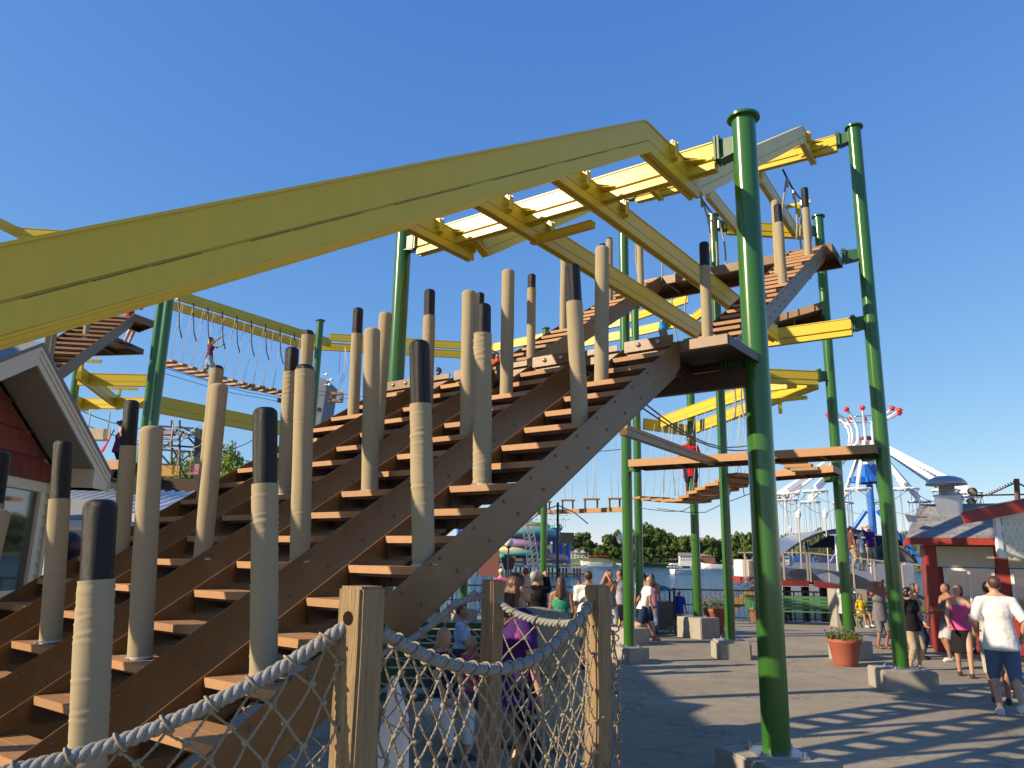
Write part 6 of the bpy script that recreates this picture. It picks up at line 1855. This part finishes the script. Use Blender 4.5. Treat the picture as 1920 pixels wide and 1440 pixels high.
m_ = MB(); m_.prism([a, b, V(b.x, b.y, atY(262, 922, 21).z), V(a.x, a.y, atY(110, 922, 21).z)], V(0, 1.5, 0)); m_.build('wall', DARK, t)
m_ = MB(); m_.beam(a - UP * .12 - V(0, .04, 0), b - UP * .12 - V(0, .04, 0), .04, .05); m_.build('roof_trim', STEEL, t)
t = thing('brown_ribbed_roof', 'brown ribbed roof running behind the lattice tower foot', 'building', V(-8, 24, 0))
for k in range(5):
    a, b = atY(270, 896 + k * 5.5, 23 - k * .4), atY(470, 910 + k * 5.5, 23 - k * .4)
    m_ = MB(); m_.beam(a, b, .3, .10); m_.build('roof_board', mat('brown_roof_board', (.10, .055, .035), .8, noise_s=8, var=.2), t)
m_ = MB(); a, b = atY(270, 925, 22), atY(470, 938, 22); m_.box(((a.x + b.x) / 2, 23.2, 1.4), ((b.x - a.x) / 2, 1, 1.3)); m_.build('wall', DARK, t)
mb = MB(); p = atY(128, 1025, 12.5); mb.ball(p, (.22, .2, .24), 16, 10); mb.cyl(p - UP * 1.6, p - UP * .2, .06, n=8)
tag(mb.build('round_lamp', BLACKP), 'dark round ball lamp behind the left padded posts', 'lamp')

# ------------------------------------------------------------------ chairlift behind
LD = 36.0
t = thing('chairlift_tower', 'black lattice chairlift tower behind the padded posts', 'tower', V(atY(338, 900, LD).x, LD, 0))
def lt(x, y, d=0): return atY(x, y, LD + d)
m_ = MB()
for x, y0, y1 in ((322, 788, 930), (337, 788, 930)):
    for dd in (0, 1.6): m_.cyl(lt(x, y1, dd), lt(x, y0, dd), .05, n=6)
m_.build('inner_legs', NAVY if False else DARK, t)['kind'] = 'stuff'
m_ = MB(); a, b = lt(370, 905), lt(373, 805); m_.beam(a, b, .28, .28, up=V(1, 0, 0)); m_.build('mast', DARK, t)
m_ = MB()
for y in (799, 811, 834, 843, 870, 880): m_.beam(lt(298, y), lt(372, y + 5), .07, .08)
for x0, y0, x1, y1 in ((345, 812, 370, 838), (335, 868, 370, 842), (300, 850, 318, 870), (298, 800, 322, 812), (300, 845, 320, 828), (335, 871, 352, 905), (316, 880, 305, 892), (340, 800, 370, 815), (318, 872, 336, 846), (322, 838, 337, 868)):
    m_.cyl(lt(x0, y0), lt(x1, y1), .045, n=5)
m_.build('bracing', DARK, t)['kind'] = 'stuff'
m_ = MB()
for k in range(6):
    p = lt(328 + k * 4, 806 + k * 2.2, -.4); m_.cyl(p - V(0, .05, 0), p + V(0, .05, 0), .16, n=12)
m_.build('sheaves', STEEL, t)['kind'] = 'stuff'
m_ = MB(); m_.beam(lt(300, 812, -.3), lt(326, 812, -.3), .5, .2); m_.beam(lt(304, 822, -.3), lt(335, 824, -.3), .3, .08); m_.build('head_cover', mat('faded_pink', (.45, .26, .28), .6), t)
m_ = MB(); pts = [lt(330, 838, -.4), lt(352, 815, -.4), lt(366, 803, -.4), lt(374, 798, -.4), lt(381, 802, -.4), lt(388, 820, -.4), lt(392, 840, -.4)]; m_.tube(pts, .025, 5); m_.build('guide_hoop', STEEL, t)
def chair(label, x, y, D, mt, w=1.3):
    p = atY(x, y, D)
    t = thing('lift_chair', label, 'chairlift chair', p, 'chairs of the chairlift')
    m_ = MB(); m_.box(p + UP * .0, (w / 2, .22, .03)); m_.build('seat', mt, t)
    m_ = MB(); m_.box(p + V(0, .2, .22), (w / 2, .02, .2)); m_.build('backrest', mt, t)
    m_ = MB(); m_.tube([p + V(w / 2, 0, 0), p + V(w / 2, 0, 1.0), p + V(0, 0, 1.15), p + V(0, 0, 2.3)], .022, 5); m_.tube([p + V(-w / 2, 0, 0), p + V(-w / 2, 0, 1.0), p + V(0, 0, 1.15)], .022, 5); m_.build('hanger', BEIGEP, t)
OCH = mat('ochre_chair', (.55, .32, .06), .6); PKC = mat('pink_chair', (.45, .2, .22), .6)
chair('ochre chairlift chair left of the lattice tower, just above the trees', 313, 892, 30, OCH, .75)
chair('pink chairlift chair right of the lattice mast', 372, 889, 30, PKC, .7)
chair('pale chairlift chair hanging from the cable left of the caped woman', 181, 824, 27, BEIGEP, .7)
m_ = MB()
for (x0, y0, x1, y1) in ((118, 755, 330, 806), (118, 778, 330, 828), (160, 840, 250, 858), (330, 805, 620, 900), (374, 880, 560, 905), (385, 852, 520, 790)):
    a, b = atY(x0, y0, 27), atY(x1, y1, LD)
    m_.tube([a.lerp(b, k / 8) - UP * (.35 * math.sin(PI * k / 8)) for k in range(9)], .018, 4)
tag(m_.build('lift_cable', CABLE), 'thin dark haul cables of the chairlift across the left sky', 'cable')['kind'] = 'stuff'
# grey climbing tower with lamps
t = thing('climbing_wall', 'grey climbing wall tower with small lamps behind the free-standing green column', 'tower', V(atY(603, 760, 40).x, 40, 0))
a = atY(592, 706, 40); b = atY(614, 712, 40); c = atY(590, 800, 40)
m_ = MB(); m_.prism([V(a.x, 40, a.z), V(b.x, 40, b.z), V(b.x - .2, 40, c.z), V(b.x - .6, 40, 0), V(a.x - .3, 40, 0), V(a.x - .1, 40, c.z)], V(0, 2.5, 0)); m_.build('wall', mat('grey_climbing_panel', (.2, .21, .23), .8, noise_s=2, var=.4, bump=.6, bump_s=5), t)
for x, y in ((613, 702), (622, 712), (618, 721)):
    m_ = MB(); m_.ball(atY(x, y, 40), .09, 8, 6); m_.cyl(atY(x - 10, y + 1, 40), atY(x, y, 40), .03, n=5); m_.build('lamp', WHITES, t)

# ------------------------------------------------------------------ hanging bridges, cords
def plank_bridge(label, pts, n, plank, cords_from, group='rope bridges of the course', pw=.62, every=2, droop=.0):
    """pts: path of the walking line, planks laid across it"""
    pts = [Vector(p) for p in pts]
    t = thing('plank_bridge', label, 'rope bridge', pts[0], group)
    def at(f):
        f = f * (len(pts) - 1); i = min(int(f), len(pts) - 2); return pts[i].lerp(pts[i + 1], f - i)
    pm = {}
    for k in range(n):
        f = (k + .5) / n; p = at(f); q = at(min(1, f + .02)) - at(max(0, f - .02)); d = V(q.x, q.y, 0).normalized(); s_ = d.cross(UP)
        m_ = MB(); m_.box(p, (plank, pw / 2, .035), d, s_, UP); m_.build('plank', TREAD, t)
    for s2 in (-1, 1):
        m_ = MB(); q = pts[-1] - pts[0]; s_ = V(q.x, q.y, 0).normalized().cross(UP) * (pw * .38 * s2)
        m_.tube([p + s_ - UP * .04 for p in pts], .012, 5); m_.build('walking_cable', CABLE, t)
        m_ = MB(); m_.tube([p + s_ - UP * .28 for p in pts], .010, 5); m_.build('lower_cable', CABLE, t)
    if cords_from:
        a, b = cords_from
        for k in range(0, n, every):
            f = (k + .5) / n; p = at(f); q = a.lerp(b, f)
            for s2 in (-.5, .5):
                dd = V((b - a).y, -(b - a).x, 0).normalized() * s2 * .6
                m_ = MB(); m_.tube([q + dd, (q + p) / 2 + dd + V(random.uniform(-.10, .10), 0, 0), p + dd * .9], .008, 4); m_.build('drop_cord', CORD, t)
    return t
A_, B_ = atz(300, 676, 8.05), atz(566, 752, 8.05)
br = [atz(x, y, 8.05 - s) for x, y, s in ((300, 676, 0), (350, 692, .0), (400, 708, .0), (450, 722, .0), (500, 731, .0), (545, 741, .0))]
plank_bridge('swaying plank bridge the long-haired girl crosses at the far left', br, 13, .12, (atz(322, 560, 10.3), atz(560, 636, 10.3)), every=1, pw=.8)
# loose short cords under the upper track of that bridge
m_t = thing('cord_row', 'row of short loose curved cords hanging from the upper left track', 'cords', atz(335, 550, 10.4))
for k in range(9):
    p = atz(336 + k * 27, 560 + k * 8, 10.2)
    m_ = MB(); m_.tube([p, p - UP * .5 + V(.05, 0, 0), p - UP * 1.0 + V(.12, 0, 0), p - UP * 1.35 + V(.24, 0, 0)], .02, 5); m_.build('cord', CABLE, m_t)
pts = [atY(1212, 934, 22.0), atY(1240, 937, 21.2), atY(1270, 940, 20.6), atY(1300, 939, 20.0), atY(1325, 926, 19.4), atY(1350, 915, 18.8), atY(1380, 903, 18.3), atY(1405, 888, 17.9)]
plank_bridge('sagging bridge of separate tan planks under the man in the red jersey', pts, 11, .24, (atY(1235, 800, 22.2), atY(1420, 735, 19.0)), every=1, pw=.95)
# stepped loose planks seen right of the near column
t = thing('stepping_planks', 'stack of stepped tan planks on the short rear walkway right of the nearest column', 'planks', atY(1490, 872, 17.0))
for k, (x, y, w) in enumerate(((1487, 866, 27), (1497, 874, 26), (1510, 880, 25))):
    m_ = MB(); p = atY(x, y, 17.2 - k * .3); m_.box(p, (w / FOC * 17 * .95, .12, .035), A2 * -1, U2, UP); m_.build('plank', TREAD, t)
# far beam bridge with little tables
t = thing('step_beam_bridge', 'far brown beam bridge with small table-like steps above the lake', 'rope bridge', atY(1010, 962, 30), 'rope bridges of the course')
a, b = atY(980, 962, 31), atY(1172, 955, 27)
m_ = MB(); m_.beam(a, b, .12, .16); m_.build('beam', TREAD, t)
for k, (x0, x1, y) in enumerate(((1010, 1034, 941), (1052, 1078, 938), (1094, 1124, 936), (1140, 1166, 935))):
    f = ((x0 + x1) / 2 - 980) / 192; DD = 31 - 4 * f
    s0, s1_ = atY(x0, y, DD), atY(x1, y, DD); zb2 = a.lerp(b, f).z
    m_ = MB(); m_.beam(s0, s1_, .3, .05); st_ = m_.build('step_board', TREAD, t)
    for q in (s0 + V(.06, 0, 0), s1_ - V(.08, 0, 0)):
        m_ = MB(); m_.beam(V(q.x, q.y, zb2 - .05), V(q.x, q.y, q.z), .05, .06, up=V(1, 0, 0)); m_.build('leg', BRN, t)
    for q in (s0 + V(.15, 0, 0), s1_ - V(.12, 0, 0)):
        m_ = MB(); top_ = q + UP * 2.2; m_.tube([q, (q + top_) / 2 + V(random.uniform(-.08, .08), 0, 0), top_ + V(.06, 0, 0)], .010, 4); m_.build('drop_cord', CORD, t)
m_ = MB(); m_.tube([atY(980, 868, 31), atY(1080, 850, 29), atY(1172, 842, 27)], .015, 4); m_.build('overhead_cable', CABLE, t)
# hand lines with hanging ropes near the upper level
def hand_line(label, a, b, drops, group='hand lines with hanging ropes', r=.022):
    t = thing('hand_line', label, 'rope', a, group)
    m_ = MB(); m_.tube([a.lerp(b, k / 6) - UP * (.15 * math.sin(PI * k / 6)) for k in range(7)], .022, 5); m_.build('cable', CABLE, t)
    for f, L, cv in drops:
        p = a.lerp(b, f) - UP * (.15 * math.sin(PI * f))
        m_ = MB(); m_.tube([p + V(cv * math.sin(PI * k / 8) * .9, 0, -L * k / 8) for k in range(9)], r, 6); m_.build('hanging_rope', mat('grey_tan_rope', (.30, .26, .20), .9, noise_s=50, var=.3), t)
        m_ = MB(); m_.cyl(p - UP * .03, p - UP * .22, .028, n=6); m_.build('ferrule', STEEL, t)
    return t
hand_line('dark hand line with hanging ropes behind the near landing, above the boy in bright blue', atz(1178, 392, 10.3), atz(1362, 580, 10.3), ((.08, 1.7, -.1), (.27, 1.35, .0), (.42, 2.5, -.22), (.58, 1.9, -.3), (.85, 1.6, .1)))
hand_line('hand line with ropes just left of the nearest column near its top', atz(1308, 360, 10.3), atz(1362, 420, 10.3), ((.12, 1.9, .2), (.45, 2.0, .1), (.7, 1.8, .15)))
hand_line('hand line with ropes above the topmost right posts', atz(1468, 318, 10.3), atz(1512, 380, 10.3), ((.15, 2.6, -.2), (.4, 1.2, .05), (.75, 1.5, .2), (.95, 1.9, -.2)))
hand_line('pair of looped ropes hanging over the lower walkway left of the nearest column', atY(1372, 712, 19.5), atY(1396, 706, 19), ((.1, .95, .05), (.8, 1.0, -.05)))
for k, (x, y0, y1, D) in enumerate(((1241, 770, 925, 21), (1262, 770, 930, 21), (1282, 775, 935, 20.5), (1388, 770, 930, 18.5), (1112, 860, 935, 28), (1166, 830, 930, 27), (682, 695, 770, 28), (640, 640, 700, 28))):
    m_ = MB(); a, b = atY(x, y0, D), atY(x, y1, D); m_.tube([a, (a + b) / 2 + V(.06 * (-1) ** k, 0, 0), V(a.x, a.y, b.z)], .012, 4)
    tag(m_.build('single_cord', CORD), 'thin pale cord hanging %s' % ['left of the red jersey man, leftmost', 'left of the red jersey man, second', 'left of the red jersey man, nearest him', 'just left of the nearest column over the walkway', 'over the far step beam, middle', 'over the far step beam beside the twin columns', 'right of the free-standing column, lower', 'right of the free-standing column, upper'][k], 'cord', 'single hanging cords')
t = thing('pulley_box', 'small brown wooden pulley box on two cables right of the free-standing column', 'pulley', atY(630, 745, 27))
p = atY(630, 745, 27); m_ = MB()
for dz in (-.13, .13): m_.box(p + UP * dz, (.24, .1, .05))
for dx in (-.2, .2): m_.box(p + V(dx, 0, 0), (.05, .1, .12))
m_.build('frame', TREAD, t)
m_ = MB(); m_.beam(p + V(-.9, 0, .1), p + V(1.2, 0, -.12), .015, .015); m_.beam(p + V(-.9, 0, .25), p + V(1.2, 0, .02), .015, .015); m_.build('cables', CABLE, t)['kind'] = 'stuff'
m_ = MB(); m_.tube([p + V(0, 0, .15), p + V(.25, 0, 1.1), p + V(.2, 0, 1.9)], .012, 4); m_.tube([p + V(.05, 0, .15), p + V(.35, 0, 1.1), p + V(.2, 0, 1.9)], .012, 4); m_.build('drop_cord', CORD, t)

# ------------------------------------------------------------------ rope net fence in the foreground
FN = {'N': V(-.46, 2.51, 1.955), 'R': V(.455, 4.02, 1.925), 'K': V(-.085, 4.46, 1.93), 'L': V(-2.25, 1.75, 1.95), 'B': V(-1.9, 5.4, 1.92)}
t = thing('rope_net_fence', 'foreground fence of timber posts joined by thick pale rope and knotted cord netting', 'fence', V(-.4, 3, 0))
for k, (nm, rz) in enumerate((('N', 55), ('R', 34), ('K', 44), ('L', 40))):
    p = FN[nm]
    bm = bmesh.new(); bmesh.ops.create_cube(bm, size=1)
    h = p.z + .1
    w = {'N': .108, 'R': .100, 'K': .098}.get(nm, .1)
    bmesh.ops.scale(bm, vec=(w, w, h), verts=bm.verts)
    bmesh.ops.subdivide_edges(bm, edges=[e for e in bm.edges if abs((e.verts[0].co - e.verts[1].co).z) > .5], cuts=24)
    bmesh.ops.bevel(bm, geom=[e for e in bm.edges], offset=.007, segments=2, affect='EDGES') if False else None
    bmesh.ops.bevel(bm, geom=[e for e in bm.edges if abs(e.verts[0].co.z) > h * .499 and abs(e.verts[1].co.z) > h * .499 or (abs((e.verts[0].co - e.verts[1].co).z) > .02 and abs(abs(e.verts[0].co.x) - w / 2) < .001 and abs(abs(e.verts[0].co.y) - w / 2) < .001)], offset=.009, segments=2, affect='EDGES')
    for v in bm.verts: v.co += V(noise.noise(v.co * 3 + V(k, 0, 0)), noise.noise(v.co * 3 + V(0, k, 5)), 0) * .006
    bmesh.ops.rotate(bm, matrix=Matrix.Rotation(math.radians(rz), 3, 'Z'), verts=bm.verts)
    bmesh.ops.translate(bm, vec=V(p.x, p.y, p.z - h / 2) - ORG[t.name], verts=bm.verts)
    me = bpy.data.meshes.new('post'); bm.to_mesh(me); bm.free(); me.materials.append(WOODP)
    po = link_mesh('post', me, t)
    # rope hole with a dark split below it
    X = Matrix.Rotation(math.radians(rz), 3, 'Z') @ V(1, 0, 0)
    for sg in ((-1, 1) if nm == 'N' else (1,)):
        m_ = MB(); q = p + X * (w / 2 + .0015) * sg - UP * (.095); m_.cyl(q - X * .02 * sg, q + X * .001 * sg, .021, n=14); m_.build('rope_hole', HOLE, t)
def catenary(a, b, sag, n=60):
    return [a.lerp(b, k / n) - UP * (sag * 4 * (k / n) * (1 - k / n)) for k in range(n + 1)]
def twisted_rope(name, pts, r, pitch, mt, parent, seg=7):
    """three laid strands winding round the path"""
    L = [0]
    for i in range(1, len(pts)): L.append(L[-1] + (pts[i] - pts[i - 1]).length)
    tot = L[-1]; N = int(tot / (pitch / 9))
    m_ = MB()
    def at(s):
        for i in range(1, len(pts)):
            if L[i] >= s or i == len(pts) - 1:
                f = (s - L[i - 1]) / (L[i] - L[i - 1]); return pts[i - 1].lerp(pts[i], f), (pts[i] - pts[i - 1]).normalized()
    path = [at(tot * k / N) for k in range(N + 1)]
    for q in range(3):
        st_ = []
        for k, (p, d) in enumerate(path):
            X = d.cross(UP).normalized(); Y = X.cross(d)
            th = 2 * PI * (tot * k / N / pitch) + q * 2 * PI / 3
            st_.append(p + (X * math.cos(th) + Y * math.sin(th)) * r * .52)
        m_.tube(st_, r * .56, seg)
    return m_.build(name, mt, parent)
hN = FN['N'] - UP * .095; hR = FN['R'] - UP * .09; hK = FN['K'] - UP * .09; hL = FN['L'] - UP * .2
e1 = hL.lerp(hN, .5)
ropeNL = [hN, V(-.55, 2.47, 1.80), V(-.70, 2.40, 1.70), V(-.90, 2.30, 1.60), V(-1.10, 2.22, 1.525), V(-1.35, 2.12, 1.475), V(-1.6, 2.02, 1.46), V(-1.9, 1.9, 1.50), V(-2.25, 1.75, 1.72)]
def smooth(pts, n=8):
    out = []
    for i in range(len(pts) - 1):
        p0, p1, p2, p3 = pts[max(0, i - 1)], pts[i], pts[i + 1], pts[min(len(pts) - 1, i + 2)]
        for k in range(n):
            s = k / n
            out.append(.5 * ((2 * p1) + (p2 - p0) * s + (2 * p0 - 5 * p1 + 4 * p2 - p3) * s * s + (3 * p1 - p0 - 3 * p2 + p3) * s ** 3))
    return out + [pts[-1]]
RP_L = smooth(ropeNL)
RP_R = smooth([hN, V(-.38, 2.62, 1.79), V(-.22, 2.86, 1.685), V(-.03, 3.17, 1.625), V(.14, 3.47, 1.64), V(.30, 3.76, 1.735), V(.37, 3.88, 1.79), hR - V(.05, .06, .0)])
RP_KR = smooth([hK, V(.02, 4.40, 1.765), V(.16, 4.30, 1.725), V(.29, 4.19, 1.72), V(.38, 4.10, 1.745), hR + V(-.03, .05, -.02)])
RP_KL = smooth([hK + V(-.04, 0, -.0), V(-.28, 4.42, 1.80), V(-.42, 4.38, 1.68), V(-.62, 4.3, 1.56), V(-.9, 4.2, 1.50), V(-1.3, 4.1, 1.55)])
twisted_rope('top_rope', RP_L, .0215, .085, ROPE, t)
twisted_rope('top_rope', RP_R, .0215, .085, ROPE, t)
twisted_rope('top_rope', RP_KR, .0205, .085, ROPE, t)
twisted_rope('top_rope', RP_KL, .0195, .085, ROPE, t)
def along(pts, f):
    L = [0]
    for i in range(1, len(pts)): L.append(L[-1] + (pts[i] - pts[i - 1]).length)
    s = f * L[-1]
    for i in range(1, len(pts)):
        if L[i] >= s: return pts[i - 1].lerp(pts[i], (s - L[i - 1]) / max(1e-6, L[i] - L[i - 1]))
    return pts[-1]
def net(rope, cols, rows, dz, bulge, seed, zmin=.25, twist=True, cord=.0052, slack=.0):
    """diamond netting hung from the rope; every second row is shifted half a mesh; knots where cords meet"""
    rnd = random.Random(seed)
    P = {}
    ztop_avg = sum(p.z for p in rope) / len(rope)
    for j in range(rows + 1):
        for i in range(cols + 1):
            f = (i + (.5 if j % 2 else 0)) / (cols + .5)
            q = along(rope, min(1, f))
            d = along(rope, min(1, f + .02)) - along(rope, max(0, f - .02)); d.z = 0; d.normalize(); s_ = d.cross(UP)
            dep = j * dz
            w = min(1, j / 5)
            zz = q.z * (1 - .55 * w) + ztop_avg * .55 * w - dep * 1.0
            jit = .0 if j == 0 else .0055
            P[(i, j)] = V(q.x, q.y, max(zz, zmin)) + s_ * (bulge * math.sin(min(PI, dep * 1.9)) + rnd.gauss(0, jit)) + d * (rnd.gauss(0, jit)) + UP * rnd.gauss(0, jit * .9) - UP * .012
            if j == 0: P[(i, j)] = q - UP * .02
    cm, km = MB(), MB()
    def cordline(a, b):
        mid = (a + b) / 2 + V(rnd.gauss(0, .004), rnd.gauss(0, .004), -.006)
        L = (b - a).length
        n = max(4, int(L / .012))
        if twist:
            for q in range(2):
                pts = []
                for k in range(n + 1):
                    f = k / n; c = a * (1 - f) * (1 - f) + mid * 2 * f * (1 - f) + b * f * f
                    d = (b - a).normalized(); X = d.orthogonal().normalized(); Y = d.cross(X); th = 2 * PI * L * f / .034 + q * PI
                    pts.append(c + (X * math.cos(th) + Y * math.sin(th)) * cord * .5)
                cm.tube(pts, cord * .62, 4, caps=False)
        else: cm.tube([a, mid, b], cord, 5, caps=False)
    for j in range(rows):
        for i in range(cols + 1):
            a = P[(i, j)]
            nb_ = [(i, j + 1), (i - 1, j + 1)] if j % 2 == 0 else [(i, j + 1), (i + 1, j + 1)]
            for k in nb_:
                if k in P and (P[k] - a).length < .6 and P[k].z > zmin: cordline(a, P[k])
            c = a
            if a.z > zmin:
                for q in range(2): km.ball(c + V(rnd.gauss(0, .004), rnd.gauss(0, .004), rnd.gauss(0, .004)), (cord * rnd.uniform(1.3, 2.0), cord * rnd.uniform(1.3, 2.0), cord * rnd.uniform(1.4, 2.3)), 7, 5)
    # loops round the top rope
    for i in range(cols + 1):
        q = along(rope, min(1, i / (cols + .5))); d = along(rope, min(1, i / (cols + .5) + .02)) - q
        if d.length < 1e-5: continue
        d.normalize(); X = d.cross(UP).normalized(); Y = X.cross(d)
        for dd in (0,):
            cm.tube([q + d * (dd + .01 * math.sin(2 * PI * k / 12)) + (X * math.cos(2 * PI * k / 12) + Y * math.sin(2 * PI * k / 12)) * .0262 for k in range(13)], cord * .8, 5, caps=False)
    a = cm.build('netting', NETC, t); a['kind'] = 'stuff'
    b = km.build('net_knots', NETC, t); b['kind'] = 'stuff'
net(RP_R, 19, 24, .066, .03, 1)
net(RP_L, 17, 16, .066, -.05, 2)
net(RP_KR, 4, 12, .095, .02, 3)
net(RP_KL, 6, 6, .095, .02, 4)
# the net turns the corner of the right post and falls away behind it
net(smooth([hR + V(.0, -.02, -.02), hR + V(.08, .03, -.10), hR + V(.10, .16, -.2)]), 3, 20, .075, .03, 5)
# a few weeds and a scatter of grit where the left twin column's footing meets the asphalt
rnd = random.Random(12); m_ = MB(); q0 = atz(1180, 1238, 0)
for k in range(70):
    q = q0 + V(rnd.gauss(0, .22), rnd.gauss(0, .05), 0); h_ = rnd.uniform(.02, .09); d_ = V(rnd.gauss(0, .03), rnd.gauss(0, .03), 0)
    m_.add([q - V(.006, 0, 0), q + V(.006, 0, 0), q + d_ + UP * h_], [(0, 1, 2)])
tag(m_.build('weeds', LEAF_L), 'small green weeds at the foot of the left twin column footing', 'weeds', kind='stuff')
m_ = MB()
for k in range(420):
    q = atz(rnd.uniform(1150, 1560), rnd.uniform(1225, 1400), 0); r_ = rnd.uniform(.003, .009)
    m_.box(q + UP * r_ * .5, (r_, r_ * .8, r_ * .6), V(math.cos(k), math.sin(k), 0))
tag(m_.build('gravel', CONC), 'pale grit scattered over the asphalt by the columns', 'grit', kind='stuff')
# frayed cut-off rope end tied at the middle post
m_ = MB(); rnd = random.Random(8)
e0 = hK + V(-.10, -.02, -.0)
m_.tube([e0, e0 + V(-.02, 0, .02)], .024, 8)
for k in range(14):
    d = V(rnd.gauss(0, 1), rnd.gauss(0, 1), rnd.gauss(0, 1)).normalized(); m_.tube([e0, e0 + d * .03, e0 + d * .05 + V(0, 0, -.01)], .0025, 4)
m_.build('frayed_end', ROPE, t)['kind'] = 'stuff'
mb = MB(); p = atY(737, 1330, 5.2)
mb.prism([V(p.x - .06, 5.2, .45), V(p.x + .10, 5.2, .42), V(p.x + .07, 5.2, 1.05), V(p.x - .02, 5.2, 1.30), V(p.x - .09, 5.2, .95)], V(.03, .02, 0))
tag(mb.build('white_banner', WHITE), 'bright white cloth scrap seen through the net right of the near timber post', 'cloth')
